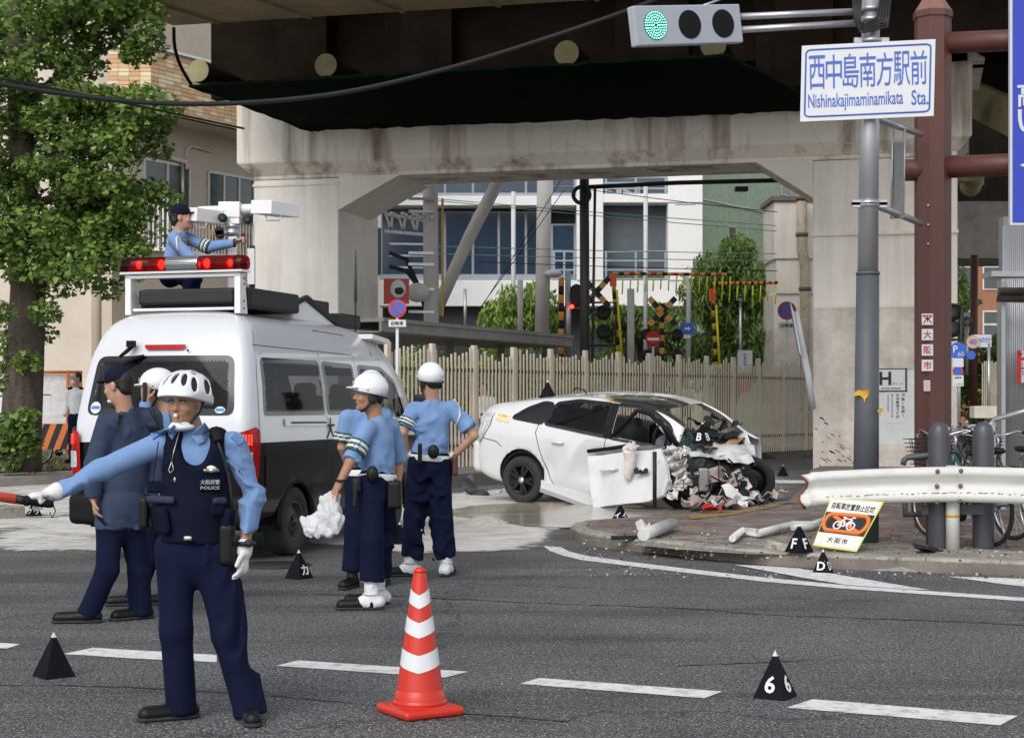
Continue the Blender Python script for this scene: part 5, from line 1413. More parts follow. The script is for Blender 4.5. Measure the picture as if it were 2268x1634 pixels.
for i in range(16):
 x, y = random.uniform(1475, 1530), random.uniform(995, 1085)
 crumple('wing_shred', [(x, y, 21.9), (x + random.uniform(8, 18), y + random.uniform(-10, 4), 21.85), (x + random.uniform(6, 18), y + random.uniform(8, 22), 21.9), (x - random.uniform(0, 8), y + random.uniform(6, 16), 21.95)], M_cw2, amp=.10, f=30, step=.03, seed=i)
crumple('bonnet', [(1500, 1003, 22.6), (1545, 994, 23.0), (1600, 985, 23.4), (1650, 966, 23.6), (1668, 985, 23.2), (1672, 1020, 22.9), (1640, 1030, 22.3), (1590, 1022, 22.0), (1560, 1012, 22.1), (1530, 1012, 22.2)], M_burn if False else M_cw, amp=.11, f=6, step=.05, seed=11)
crumple('bonnet_fold', [(1560, 1010, 22.0), (1620, 1004, 22.2), (1655, 1010, 22.5), (1671, 1033, 22.6), (1648, 1030, 22.2), (1610, 1018, 21.95), (1575, 1022, 21.9)], M_cw, amp=.06, f=7, step=.05, seed=3)
crumple('bonnet_scorch', [(1540, 995, 22.9), (1600, 985, 23.3), (1650, 968, 23.5), (1648, 975, 23.3), (1600, 993, 23.0), (1555, 1002, 22.6)], mat('scorched_paint', (.30, .18, .09), .6, var=.5, scale=6), amp=.05, step=.05, seed=8)
crumple('bumper_skin', [(1600, 1052, 22.0), (1640, 1062, 22.2), (1652, 1075, 22.3), (1640, 1100, 22.1), (1660, 1080, 22.3), (1664, 1050, 22.4), (1655, 1030, 22.4)], M_cw2, amp=.08, step=.05)
crumple('bumper_beam', [(1552, 1045, 22.1), (1590, 1035, 22.0), (1640, 1062, 22.2), (1632, 1082, 22.1), (1590, 1068, 21.9), (1556, 1062, 22.0)], M_pink, amp=.09, f=14, step=.04)
crumple('bumper_strip', [(1595, 1080, 21.8), (1612, 1075, 21.75), (1645, 1098, 21.7), (1672, 1107, 21.8), (1635, 1112, 21.6), (1606, 1100, 21.6)], M_cw, amp=.06, f=8, step=.04)
crumple('inner_wing', [(1535, 1050, 22.2), (1552, 1044, 22.1), (1560, 1090, 22.0), (1545, 1092, 22.1), (1530, 1075, 22.2)], M_pink, amp=.1, f=18, step=.04)
crumple('windscreen_remains', [(1480, 955, 22.7), (1520, 965, 22.8), (1545, 990, 22.6), (1575, 1010, 22.3), (1555, 1040, 22.1), (1525, 1042, 22.15), (1505, 1010, 22.3), (1490, 980, 22.5)], M_shat, amp=.16, f=16, step=.05)
crumple('windscreen_remains', [(1560, 965, 23.9), (1600, 958, 24.0), (1640, 962, 24.1), (1655, 972, 24.0), (1600, 985, 23.7), (1560, 985, 23.6)], M_shat, amp=.08, f=16, step=.05)
MB().path([P(x, y, d) for x, y, d in ((1575, 918, 24.0), (1605, 928, 24.0), (1632, 948, 24.0), (1655, 970, 23.8))], [.05, .045, .04, .03], 6).build('far_pillar', M_soot, car, world=True)
for i in range(22):
 x, y = random.uniform(1480, 1640), random.uniform(930, 985); crumple('charred_trim', [(x, y, 23.4), (x + random.uniform(8, 40), y + random.uniform(-8, 10), 23.5), (x + random.uniform(6, 30), y + random.uniform(6, 18), 23.3), (x - 4, y + random.uniform(4, 12), 23.4)], M_soot, amp=.1, f=18, step=.05, seed=i)
eng = SD()
rg = random.Random(4)
for i in range(34):
 x, y, d = rg.uniform(1500, 1650), rg.uniform(1030, 1125), rg.uniform(22.1, 22.9); r = rg.uniform(.06, .16)
 eng.el(P(x, y, d), (r * rg.uniform(.7, 1.6), r, r * rg.uniform(.6, 1.3)), k=.03)
eng.build('engine_bay', M_soot, car, h=.02, wr=.05, wf=22, world=True)
for i in range(40):
 x, y = rg.uniform(1520, 1652), rg.uniform(1030, 1118); L = rg.uniform(.08, .3); a = rg.uniform(0, 6.28); p = P(x, y, rg.uniform(21.75, 22.1))
 MB().path([p, p + V((L * .5 * math.cos(a), rg.uniform(-.05, .05), L * .5 * math.sin(a))), p + V((L * math.cos(a + .6), rg.uniform(-.05, .05), L * math.sin(a + .6)))], rg.uniform(.006, .018), 5).build('hose', rg.choice([M_soot, M_soot, M_blk, M_alu, M_pink]), car, world=True)
SD().bx(P(1558, 1062, 21.95), (.07, .05, .16), rad=.02).build('reservoir', mat('grey_metal', (.25, .25, .25), .45, .5, var=.3), car, h=.015, world=True)
MB().path([P(1450, y, 21.75) for y in (1000, 1060, 1124)], .028, 8).build('hanging_seal', M_blk, car, world=True)
MB().path([P(1592, y, 21.8) for y in (1015, 1040, 1070)], .008, 5).build('cable', M_blk, car, world=True)
k_ = 0
def scrap(x, y, z, size, m, label, cat='debris', seed=0, flat=.5, group=None):
 rg = random.Random(seed); p = G(x, y, z); n = rg.randint(6, 9); ph = rg.uniform(0, 6)
 pts = [(size * rg.uniform(.5, 1) * math.cos(2 * math.pi * i / n + ph), size * rg.uniform(.3, .8) * math.sin(2 * math.pi * i / n + ph)) for i in range(n)]
 vs_, fs_, N = tri2d([V(q) for q in pts], size / 4)
 mb = MB().add([(v.x, v.y, .01 + size * flat * abs(math.sin(v.x / size * 3 + ph)) * rg.uniform(.4, 1)) for v in vs_], fs_, False)
 o = mb.build('car_fragment', m, None); o.location = p; o.rotation_euler = (rg.uniform(-.2, .2), rg.uniform(-.2, .2), rg.uniform(0, 6))
 md_ = o.modifiers.new('thick', 'SOLIDIFY'); md_.thickness = .008
 return tag(o, label, cat, group)
FRL = ['pinkish torn fragment under the wrecked front, nearest the front tyre', 'second pinkish fragment from the front tyre under the wreck', 'small white torn fragment under the middle of the wrecked front', 'large pinkish fragment left of the white bumper strip', 'pinkish fragment under the tip of the white bumper strip',
       'crumpled white fragment right of the white bumper strip', 'rightmost pinkish fragment of the heap before the wreck', 'small sooty fragment in front of the front tyre', 'sooty flat fragment in front of the red printed scrap', 'small sooty fragment on the yellow strip right of the heap', 'sooty fragment beside the red printed scrap',
       'low pinkish fragment at the front of the heap', 'white chip at the front of the heap, right of its middle', 'smallest sooty fragment at the right end of the heap']
gr = 'torn car fragments lying before the wreck'
for i, (x, y, s_, m) in enumerate([(1530, 1126, .20, M_pink), (1560, 1122, .25, M_pink), (1585, 1128, .22, M_cw2), (1610, 1120, .28, M_pink), (1640, 1112, .26, M_pink), (1665, 1112, .28, M_cw2), (1680, 1106, .25, M_pink),
                                   (1545, 1134, .14, M_soot), (1600, 1134, .16, M_soot), (1690, 1120, .12, M_soot), (1570, 1130, .2, M_soot), (1625, 1128, .2, M_pink), (1650, 1122, .16, M_cw2), (1700, 1112, .12, M_soot)]):
 scrap(x, y, .1, s_, m, FRL[i], seed=i, group=gr, flat=.6)
scrap(1578, 1132, .12, .2, mat('red_print', (.45, .02, .015), .5), 'red and white printed scrap below the wrecked front', seed=40)
scrap(1712, 1094, .1, .28, mat('broken_slab', (.2, .18, .16), .9, var=.3, bmp=.8), 'grey broken slab lying right of the wrecked front', seed=41)
scrap(1730, 1108, .1, .2, mat('pale_shell', (.5, .42, .38), .7), 'curved pale shell fragment right of the wreck', seed=42, flat=.9)
bp_ = thing('bumper_fragment', 'dark grey bumper fragment on the road behind the wrecked car', 'debris', G(1040, 1100))
crumple('shell', [(1020, 1062, 26.2), (1048, 1052, 26.3), (1056, 1085, 26.0), (1052, 1098, 25.9), (1032, 1098, 25.8), (1024, 1078, 26)], mat('dark_grey_plastic', (.045, .045, .05), .5), bp_, amp=.06, step=.05, th=.015)
crumple('torn_edge', [(1050, 1092, 25.8), (1080, 1088, 25.7), (1086, 1098, 25.6), (1060, 1102, 25.6), (1035, 1101, 25.7)], M_blk, bp_, amp=.08, step=.04, th=.02)
scrap(1112, 1092, 0, .16, M_cw2, 'small white fragment beside the rear wheel', seed=50)
scrap(1395, 1212, .0, .22, M_blk, 'flat black plastic strip in front of the kerb', seed=51, flat=.15)
scrap(2045, 1222, .1, .30, M_blk, 'black rubber flap lying behind the kerb by the guardrail', seed=52, flat=.2)
# ================================================================ people
M_skin = mat('skin', (.44, .25, .17), .5, var=.08, scale=14, spec=.35)
M_skin2 = mat('skin_tanned', (.36, .19, .12), .5, var=.08, scale=14, spec=.35)
M_lip = mat('lips', (.26, .09, .075), .5)
M_hair = mat('black_hair', (.010, .009, .008), .55, var=.3, scale=60)
M_eye = mat('eye_white', (.36, .33, .31), .3); M_iris = mat('iris', (.01, .008, .006), .2)
M_shirt = mat('police_shirt', (.165, .27, .48), .85, var=.08, scale=7, sheen=.1, spec=.1)
M_trous = mat('navy_trousers', (.0065, .0095, .030), .9, var=.2, scale=7, spec=.1)
M_vest = mat('navy_vest', (.006, .008, .020), .85, var=.2, scale=10, spec=.1)
M_jack = mat('slate_jacket', (.038, .053, .092), .85, var=.12, scale=6, spec=.1)
M_glove = mat('white_glove', (.66, .65, .66), .8, var=.06, scale=10, spec=.1)
M_leath = mat('black_leather', (.007, .007, .008), .45, var=.15, scale=10, spec=.25)
M_helm = mat('helmet_white', (.76, .77, .79), .18, var=.02, coat=.8)
M_navy_c = mat('navy_cap', (.008, .010, .022), .85, var=.15, scale=10, spec=.1)
M_wbelt = mat('white_belt', (.70, .69, .68), .5, var=.05)
M_gait = mat('white_gaiter', (.66, .66, .67), .6, var=.06, scale=9)
M_mask = mat('face_mask', (.72, .74, .76), .8, var=.03)
M_badge = mat('silver_badge', (.45, .43, .38), .3, .7, var=.3, scale=60)
M_wshirt = mat('white_shirt', (.72, .73, .75), .8, var=.05, scale=7, spec=.1)
def ons(o, x, y):
 """where the sight line of picture position x, y meets a mesh: point and normal, in world space"""
 W = wmat(o.parent) if o.parent else Matrix.Identity(4)
 W = W @ Matrix.LocRotScale(o.location, o.rotation_euler, o.scale) if False else wmat(o)
 if not hasattr(ons, 'c'): ons.c = {}
 if o.name not in ons.c: ons.c[o.name] = bvh_of(o)
 I = W.inverted(); a = I @ V((0, 0, CH)); d = (I.to_3x3() @ V(((x - CX) / FPX, 1, (HZ - y) / FPX))).normalized()
 h = ons.c[o.name].ray_cast(a, d)
 if h[0] is None: return None, None
 n = h[1] if h[1].dot(d) < 0 else -h[1]
 return W @ h[0], (W.to_3x3() @ n).normalized()
def frame(f, up=(0, 0, 1)):
 f = V(f).normalized(); u = V(up); u = (u - f * u.dot(f)).normalized(); r = f.cross(u)
 return Matrix((r, f, u)).transposed()
def hand(sd, wrist, dirv, palm, side, k=1.0, curl=.5, spread=.1, r=.0092, thumb=.6):
 """palm + five bent fingers; dirv from wrist to knuckles, palm = palm normal, side = towards the thumb"""
 d, n = V(dirv).normalized(), V(palm).normalized(); s = V(side); s = (s - d * s.dot(d)).normalized(); w = V(wrist)
 kn = w + d * .085 * k
 sd.rc(w, kn, .028 * k, .036 * k, k=.015, fl=(n, .5))
 for i, (o, L) in enumerate(((.030, .072), (.010, .080), (-.010, .075), (-.029, .060))):
  p = w + d * (.085 if i in (1, 2) else .078) * k + s * o * k; dd = (d + s * spread * (o / .03)).normalized(); c = curl * (1 + .12 * i)
  for j, fr_ in enumerate((.45, .32, .23)):
   ax = dd.cross(n)
   dd = (Matrix.Rotation(c, 3, ax) @ dd) if ax.length > 1e-6 else dd
   if dd.dot(n) < -.2 and j == 0: pass
   q = p + dd * L * fr_ * k; sd.rc(p, q, r * k * (1.05 - .1 * j), r * k * (.97 - .1 * j), k=.004); p = q
   n = n
 t0 = w + d * .025 * k + s * .022 * k; t1 = t0 + (d * .55 + s * .75 + n * thumb * .5).normalized() * .042 * k; t2 = t1 + (d * .85 + s * .2 + n * thumb).normalized() * .038 * k
 sd.rc(t0, t1, r * 1.35 * k, r * 1.15 * k, k=.01).rc(t1, t2, r * 1.1 * k, r * .95 * k, k=.004)
def person(label, ref, d, J, face, up=(0, 0, 1), k=1.0, h=.010, skin=None, look=None, hd=1.0, short=False, group=None, legs=True):
 """J: joints as picture x, y and depth offset; l / r mean the picture's left / right"""
 t = thing('person', label, 'person', G(*ref) if len(ref) == 2 else V(ref), 0, group)
 o = V(t.location); K = {n: P(v[0], v[1], d + v[2]) - o for n, v in J.items()}
 t_ = type('P', (), {})(); t_.root = t; t_.K = K; t_.k = k; t_.o = o; t_.d = d; t_.h = h
 M = frame(face, up); c = K['head']; t_.M = M; t_.hs = hd
 hf = lambda x, y, z: c + M @ V((x, y, z)) * hd
 t_.hf = hf
 skin = skin or M_skin
 b = SD(); Mn = np.array(M)
 e = lambda p, r, kk=.02, op='u': b.el(hf(*p), tuple(q * hd for q in r), Mn, k=kk, op=op)
 e((0, -.012, .035), (.075, .095, .088)); e((0, .018, -.03), (.063, .074, .092)); e((0, .038, -.088), (.044, .044, .034), .03)
 b.rc(hf(-.036, .082, .02), hf(.036, .082, .02), .011 * hd, k=.015)
 e((.031, .100, .000), (.017, .014, .010), .012, 's'); e((-.031, .100, .000), (.017, .014, .010), .012, 's')
 b.rc(hf(0, .088, .004), hf(0, .107, -.033), .0085 * hd, .0135 * hd, k=.008); e((.012, .094, -.037), (.009, .010, .008), .008); e((-.012, .094, -.037), (.009, .010, .008), .008)
 e((.04, .066, -.035), (.022, .022, .024), .02); e((-.04, .066, -.035), (.022, .022, .024), .02)
 b.rc(hf(-.018, .085, -.064), hf(.018, .085, -.064), .0105 * hd, k=.01); e((0, .076, -.103), (.022, .018, .016), .015)
 e((.078, -.012, -.012), (.010, .022, .032), .008); e((-.078, -.012, -.012), (.010, .022, .032), .008)
 ms = (K['shl'] + K['shr']) / 2; nb = ms * .55 + K['neck'] * .45
 b.rc(nb, hf(0, -.02, -.06), .058 * k, .052 * k, k=.03)
 hp = (K['hipl'] + K['hipr']) / 2; L = (K['shr'] - K['shl']).normalized(); upv = (ms - hp).normalized(); Fv = L.cross(upv).normalized()
 t_.L, t_.Fv, t_.upv, t_.ms, t_.hp = L, Fv, upv, ms, hp
 T = ms - upv * .10 * k; mid = ms * .45 + hp * .55
 b.rc(T, mid, .115 * k, .105 * k, k=.03, fl=(Fv, .7)).rc(mid, hp, .105 * k, .115 * k, k=.03, fl=(Fv, .72))
 b.rc(K['shl'] + L * .05, K['shr'] - L * .05, .05 * k, k=.03)
 for s_ in 'lr':
  b.rc(K['sh' + s_], K['el' + s_], .040 * k, .035 * k, k=.02); b.rc(K['el' + s_], K['wr' + s_], .037 * k, .026 * k, k=.015)
  if legs: b.rc(K['hip' + s_], K['kn' + s_], .066 * k, .045 * k, k=.03).rc(K['kn' + s_], K['an' + s_], .045 * k, .032 * k, k=.02)
  H = (look or {}).get('hand' + s_)
  if H: hand(b, K['wr' + s_], *H[:3], k=k * 1.02, **(H[3] if len(H) > 3 else {}))
 t_.body = b.build('body', skin, t, h=h * .8)
 fb = MB().sphere(hf(.031, .082, .001), .0125 * hd, 10, 7).build('eye', M_eye, t); MB().sphere(hf(-.031, .082, .001), .0125 * hd, 10, 7).build('eye', M_eye, t)
 for x in (.031, -.031):
  MB().sphere(hf(x + .001, .0905, .001), (.0055 * hd,) * 3, 8, 6).build('iris', M_iris, t)
  MB().path([hf(x - .017, .084, .004), hf(x - .008, .0935, .0095), hf(x + .008, .0935, .0095), hf(x + .017, .084, .004)], .0032 * hd, 5).build('eyelid', M_hair, t)
  MB().path([hf(x * .45, .094, .020), hf(x, .0955, .027), hf(x * 1.55, .082, .021)], [.003, .005, .002], 5).build('eyebrow', M_hair, t)
 MB().path([hf(-.021, .088, -.065), hf(-.008, .097, -.063), hf(.008, .097, -.063), hf(.021, .088, -.065)], [.003, .006, .006, .003], 6).build('mouth', M_lip, t)
 return t_
def hair(p, back=True):
 hf, s, M = p.hf, p.hs, np.array(p.M); b = SD()
 b.el(hf(0, -.022, .038), tuple(q * s for q in (.079, .098, .091)), M).el(hf(0, -.062, -.025), tuple(q * s for q in (.062, .040, .055)), M, k=.02)
 b.el(hf(0, .10, -.035), tuple(q * s for q in (.10, .095, .085)), M, k=.01, op='s'); b.cut(hf(0, 0, -.075), p.M @ V((0, 0, -1)))
 return b.build('hair', M_hair, p.root, h=p.h * .8, wr=.012, wf=60)
def shirt(p, m=None, sleeve='long', name='shirt', infl=0.0, hem=None, wr=.013, bot=None, seed=1):
 K, k = p.K, p.k; b = SD(); ms, hp, upv, L, Fv = p.ms, p.hp, p.upv, p.L, p.Fv
 T = ms - upv * .10 * k; mid = ms * .45 + hp * .55; i = infl
 b.rc(T, mid, (.142 + i) * k, (.130 + i) * k, k=.04, fl=(Fv, .72)).rc(mid, hp - upv * .02, (.130 + i) * k, (.142 + i) * k, k=.04, fl=(Fv, .74), c1=.0)
 b.rc(K['shl'] + L * .025, K['shr'] - L * .025, (.058 + i) * k, k=.04)
 for s_ in 'lr':
  S_, E_, W_ = K['sh' + s_], K['el' + s_], K['wr' + s_]
  if sleeve == 'long':
   b.rc(S_, E_, (.062 + i) * k, (.054 + i) * k, k=.035).rc(E_, W_, (.053 + i) * k, (.042 + i) * k, k=.02, c1=0.0)
  else:
   fr_ = sleeve if isinstance(sleeve, float) else .72
   b.rc(S_, S_ + (E_ - S_) * fr_, (.060 + i) * k, (.067 + i) * k, k=.035, c1=0.0)
 nb = ms * .62 + K['neck'] * .38
 b.rc(nb, nb + (K['neck'] - ms).normalized() * .045 * k, .074 * k, .064 * k, k=.02, c1=0.0)
 if bot is not None: b.cut(bot, -upv)
 return b.build(name, m or M_shirt, p.root, h=p.h, wr=wr, wf=15, seed=seed, wz=1.0)
def trousers(p, m=None, hemr=.068, wr=.013, waist=None, seed=3, kneer=.074, thigh=.092, hc=.01):
 K, k = p.K, p.k; b = SD()
 b.rc(K['hipl'] * .62 + K['hipr'] * .38, K['hipr'] * .62 + K['hipl'] * .38, .118 * k, k=.04, fl=(p.Fv, .88))
 b.rc(p.hp, p.hp + p.upv * .10 * k, .145 * k, .14 * k, k=.04, fl=(p.Fv, .74), c1=0.0)
 for s_ in 'lr':
  b.rc(K['hip' + s_], K['kn' + s_], thigh * k, kneer * k, k=.05).rc(K['kn' + s_], K['an' + s_], kneer * k, hemr * k, k=.03, c1=hc)
 return b.build('trousers', m or M_trous, p.root, h=p.h, wr=wr * 1.15, wf=14, seed=seed, wz=.6)
def shoe(p, ank, toe, m=None, gaiter=False, L=.27, name='shoe', z0=None):
 k = p.k; a = V(ank); tv = V(toe); tv.z = 0; tv.normalize(); gz = z0 if z0 is not None else -p.o.z
 heel = V((a.x, a.y, gz)) - tv * .05 * k; tip = heel + tv * L * k; b = SD()
 up = V((0, 0, 1))
 b.rc(heel + up * .045 * k, tip - tv * .045 * k + up * .036 * k, .042 * k, .043 * k, k=.02, fl=(up, .95)).rc(V((a.x, a.y, gz + .05 * k)), V((a.x, a.y, gz + .11 * k)), .045 * k, .045 * k, k=.03)
 b.cut((0, 0, gz + .012), (0, 0, -1))
 s = b.build(name, m or M_leath, p.root, h=p.h * .8)
 sb = SD().rc(heel + up * .012, tip - tv * .04 * k + up * .012, .046 * k, .046 * k, k=.0, fl=(up, .4)); sb.cut((0, 0, gz + .001), (0, 0, -1)); sb.build('sole', M_rub, s, h=p.h * .8)
 if gaiter:
  g = SD().rc(V((a.x, a.y, gz + .05 * k)) - tv * .005, V((a.x, a.y, gz + .26 * k)), .049 * k, .052 * k, k=.02, c1=0).rc(heel + up * .05 * k, heel + tv * .10 * k + up * .055 * k, .050 * k, .048 * k, k=.02)
  g.cut((0, 0, gz + .02), (0, 0, -1))
  g.build('gaiter', M_gait, p.root, h=p.h * .8, wr=.004, wf=25)
  for z in (.11, .2): MB().torus((a.x, a.y, gz + z * k), .056 * k, .006, 'Z', 18, 6).build('gaiter_strap', mat('strap_grey', (.5, .5, .52), .5), p.root)
def helmet(p, m=None, brim=True):
 hf, s, M = p.hf, p.hs, np.array(p.M); b = SD()
 b.el(hf(0, -.008, .045), tuple(q * s for q in (.108, .130, .112)), M)
 b.cut(hf(0, 0, -.012), p.M @ V((0, .18, -1)))
 b.el(hf(0, -.008, .030), tuple(q * s for q in (.092, .112, .098)), M, k=0, op='s')
 o = b.build('helmet', m or M_helm, p.root, h=.007)
 if brim: SD().el(hf(0, .118, .042), tuple(q * s for q in (.085, .055, .010)), M).build('visor', m or M_helm, o, h=.006)
 rim_ = [hf(.104 * math.cos(a), -.008 + .126 * math.sin(a), -.006 + .024 * math.sin(a)) for a in np.linspace(0, 2 * math.pi, 30)[:-1]]
 MB().path(rim_, .005 * s, 6, closed=True).build('edge_trim', M_blk, o)
 em = hf(0, .121, .075); SD().el(em, (.02, .006, .02), M).build('emblem', mat('gold_emblem', (.4, .28, .1), .4, .6), o, h=.004)
 for x in (1, -1):
  SD().el(hf(x * .083, -.01, -.03), tuple(q * s for q in (.012, .04, .045)), M).build('ear_flap', M_blk, o, h=.007)
  MB().path([hf(x * .085, .0, -.05), hf(x * .066, .03, -.095), hf(x * .03, .05, -.122), hf(0, .055, -.126)], .009 * s, 6).build('chin_strap', M_blk, o)
  SD().el(hf(x * .104, .035, .03), (.008, .008, .008), M).build('stud', M_alu, o, h=.004)
 return o
def cap(p):
 hf, s, M = p.hf, p.hs, np.array(p.M); b = SD()
 b.el(hf(0, -.008, .052), tuple(q * s for q in (.088, .104, .088)), M); b.cut(hf(0, 0, .022), p.M @ V((0, -.12, -1)))
 o = b.build('cap', M_navy_c, p.root, h=.007, wr=.004, wf=20)
 SD().el(hf(0, .110, .036), tuple(q * s for q in (.072, .062, .008)), M).build('peak', M_navy_c, o, h=.006)
 return o
def armband(p, s_, f0, f1, r, stripes=True):
 a, e = p.K['sh' + s_], p.K['el' + s_]; A, B = a + (e - a) * f0, a + (e - a) * f1; ax = np.array((e - a).normalized()); A_ = np.array(A); Ln = (B - A).length
 def mf(c):
  t = ((c - A_) @ ax) / Ln; return np.where(((t > .2) & (t < .4)) | ((t > .58) & (t < .78)), 1, 0)
 b = SD().rc(A, B, r, r * .98, k=0, c0=0, c1=0)
 return b.build('armband', [mat('armband_green', (.012, .075, .055), .8), mat('armband_white', (.6, .6, .6), .6)], p.root, h=.008, mfun=mf)
def belt(p, m, z=.10, r=.150, hgt=.045):
 a = p.hp + p.upv * (z - hgt / 2) * p.k; c = p.hp + p.upv * (z + hgt / 2) * p.k
 return SD().rc(a, c, r * p.k, r * p.k, k=0, fl=(p.Fv, .76), c0=0, c1=0).build('belt', m, p.root, h=.008)
def lump(p, x, y, size, m, name, push=.0, tgt=None, rad=.015, h=.008, rot=None):
 """small rounded piece of gear laid on the clothing at picture position x, y"""
 for q in ([tgt] if tgt else []):
  w, n = ons(q, x, y)
  if w is not None: break
 else: w, n = P(x, y, p.d), V((0, -1, 0))
 c = w - p.o + n * push
 f = -n; M = frame(f if abs(f.z) < .9 else V((0, 1, 0)))
 if rot: M = M @ Matrix.Rotation(rot, 3, 'Y')
 return SD().bx(c, size, np.array(M), rad=min(rad, min(size) * .9), k=0).build(name, m, p.root, h=h)
dn = (0, 0, -1)
A = person('police officer with white vented helmet, whistle and dark vest reading POLICE', (440, 1592), 7.5,
           dict(head=(409, 889, -.03), neck=(425, 948, .02), shl=(352, 985, .0), shr=(520, 985, .02), ell=(225, 1040, -.06), elr=(558, 1092, .03), wrl=(112, 1094, -.12), wrr=(543, 1204, -.02),
    hipl=(388, 1222, .02), hipr=(470, 1222, .02), knl=(390, 1395, -.02), knr=(505, 1405, .0), anl=(402, 1570, .03), anr=(553, 1574, .0)),
           (-.28, -1, -.05), k=.93, h=.0085, skin=M_skin2, hd=.90)
fo = A
f_sh = shirt(fo, sleeve='long', seed=4, wr=.017, bot=fo.hp + fo.upv * .12)
b = SD(); K, k = fo.K, fo.k; T = fo.ms - fo.upv * .10 * k; mid = fo.ms * .45 + fo.hp * .55
b.rc(T, mid, .178 * k, .172 * k, k=.04, fl=(fo.Fv, .76)).rc(mid, fo.hp + fo.upv * .05, .172 * k, .176 * k, k=.04, fl=(fo.Fv, .76), c1=0)
b.rc(K['shl'] + fo.L * .095, K['shl'] + fo.L * .09 + fo.upv * .004, .088 * k, k=.04).rc(K['shr'] - fo.L * .095, K['shr'] - fo.L * .09 + fo.upv * .004, .088 * k, k=.04)
fwd = fo.Fv if fo.Fv.y < 0 else -fo.Fv
b.el(fo.ms + fwd * .14 + fo.upv * .045, (.088, .12, .145), k=.015, op='s'); b.el(fo.ms + fo.upv * .12, (.085, .2, .10), k=.015, op='s')
for s_, sg in (('l', 1), ('r', -1)): b.rc(K['sh' + s_] + fo.L * sg * -.03, K['sh' + s_] + fo.L * sg * -.035 - fo.upv * .16, .098 * k, .088 * k, k=.01, op='s')
vest = b.build('vest', M_vest, fo.root, h=.0085, wr=.006, wf=14)
belt(fo, M_leath, .085, .158)
trousers(fo, seed=6, hemr=.075, kneer=.078, thigh=.098, wr=.020)
shoe(fo, K['anl'], (-.95, -.45, 0)); shoe(fo, K['anr'], (.25, -1, 0))
hf, s, Mh = fo.hf, fo.hs, np.array(fo.M); b = SD()
b.el(hf(0, -.012, .052), (.116, .148, .100), Mh); b.el(hf(0, .10, .03), (.085, .06, .035), Mh, k=.02); b.el(hf(.085, -.05, .0), (.03, .07, .045), Mh, k=.03); b.el(hf(-.085, -.05, .0), (.03, .07, .045), Mh, k=.03)
b.cut(hf(0, 0, .0), fo.M @ V((0, .22, -1)))
for x, y, z, rx, ry, tw in ((.0, .085, .115, .013, .05, 0), (.042, .075, .108, .013, .055, .3), (-.042, .075, .108, .013, .055, -.3), (.082, .055, .085, .014, .055, .5), (-.082, .055, .085, .014, .055, -.5), (.055, -.03, .14, .014, .055, .15), (-.055, -.03, .14, .014, .055, -.15), (0, -.03, .15, .013, .05, 0), (.105, -.03, .07, .02, .05, .6), (-.105, -.03, .07, .02, .05, -.6), (.10, -.10, .06, .022, .04, .6), (-.10, -.10, .06, .022, .04, -.6)):
 b.el(hf(x, y, z), (rx, ry, .035), np.array(fo.M @ Matrix.Rotation(-tw, 3, 'Z')), k=.006, op='s')
hl = b.build('helmet', M_helm, fo.root, h=.0055)
SD().el(hf(0, -.012, .048), (.106, .138, .090), Mh).cut(hf(0, 0, .006), fo.M @ V((0, .22, -1))).build('helmet_liner', M_blk, hl, h=.007)
SD().el(hf(0, .112, .044), (.078, .045, .010), Mh).build('peak', M_navy_c, hl, h=.006)
for x in (1, -1): MB().path([hf(x * .092, -.03, .0), hf(x * .085, .0, -.05), hf(x * .05, .045, -.112), hf(0, .05, -.125)], .006, 6).build('chin_strap', M_blk, hl)
hair(fo)
SD().el(hf(0, .040, -.128), (.060, .060, .019), Mh).el(hf(0, .050, -.112), (.040, .040, .018), Mh).build('face_mask', M_mask, fo.root, h=.006, wr=.004, wf=30)
for x in (1, -1): MB().path([hf(x * .062, .03, -.10), hf(x * .075, .0, -.05), hf(x * .083, -.02, .0)], .0025, 5).build('mask_loop', M_mask, fo.root)
wh = SD().rc(hf(-.004, .10, -.063), hf(-.010, .122, -.066), .007, .011).build('whistle', M_glove, fo.root, h=.005)
M_sh2 = M_shirt
def flap(p, pts, m, name, tgt, lift=.008, par=None):
 q = []
 for x, y in pts:
  w, n = ons(tgt, x, y)
  if w is None: w, n = P(x, y, p.d - .12), V((0, -1, 0))
  q.append(w - p.o + n * lift)
 b_ = MB(); c = sum(q, V((0, 0, 0))) / len(q); nn = len(q)
 b_.add(q + [c], [(i, (i + 1) % nn, nn) for i in range(nn)])
 o_ = b_.build(name, m, par or p.root); md = o_.modifiers.new('t', 'SOLIDIFY'); md.thickness = .006; md.offset = 0
 return o_
flap(fo, [(388, 940), (402, 960), (382, 985), (372, 968), (378, 948)], M_shirt, 'collar_wing', f_sh, .016); flap(fo, [(425, 965), (455, 935), (464, 960), (452, 980), (440, 985)], M_shirt, 'collar_wing', f_sh, .016)
lump(fo, 353, 1078, (.058, .008, .030), M_vest, 'pouch_flap', .006, vest); lump(fo, 358, 1150, (.082, .020, .062), M_vest, 'pouch', .008, vest); lump(fo, 362, 1108, (.085, .016, .018), mat('vest_piping', (.02, .025, .05), .8), 'pouch_flap', .018, vest)
lump(fo, 480, 1122, (.034, .014, .040), M_vest, 'pouch', .008, vest); lump(fo, 483, 1108, (.036, .010, .016), MATS['vest_piping'], 'pouch_flap', .018, vest); lump(fo, 498, 1150, (.028, .03, .055), M_vest, 'holster', .014, vest)
pt = lump(fo, 464, 1073, (.052, .004, .030), M_navy_c, 'name_patch', .004, vest, rad=.003, h=.005)
w, n = ons(vest, 464, 1073); c = w - fo.o + n * .0095; rgt = V((1, 0, 0)); rgt = (rgt - n * rgt.dot(n)).normalized(); upp = n.cross(rgt)
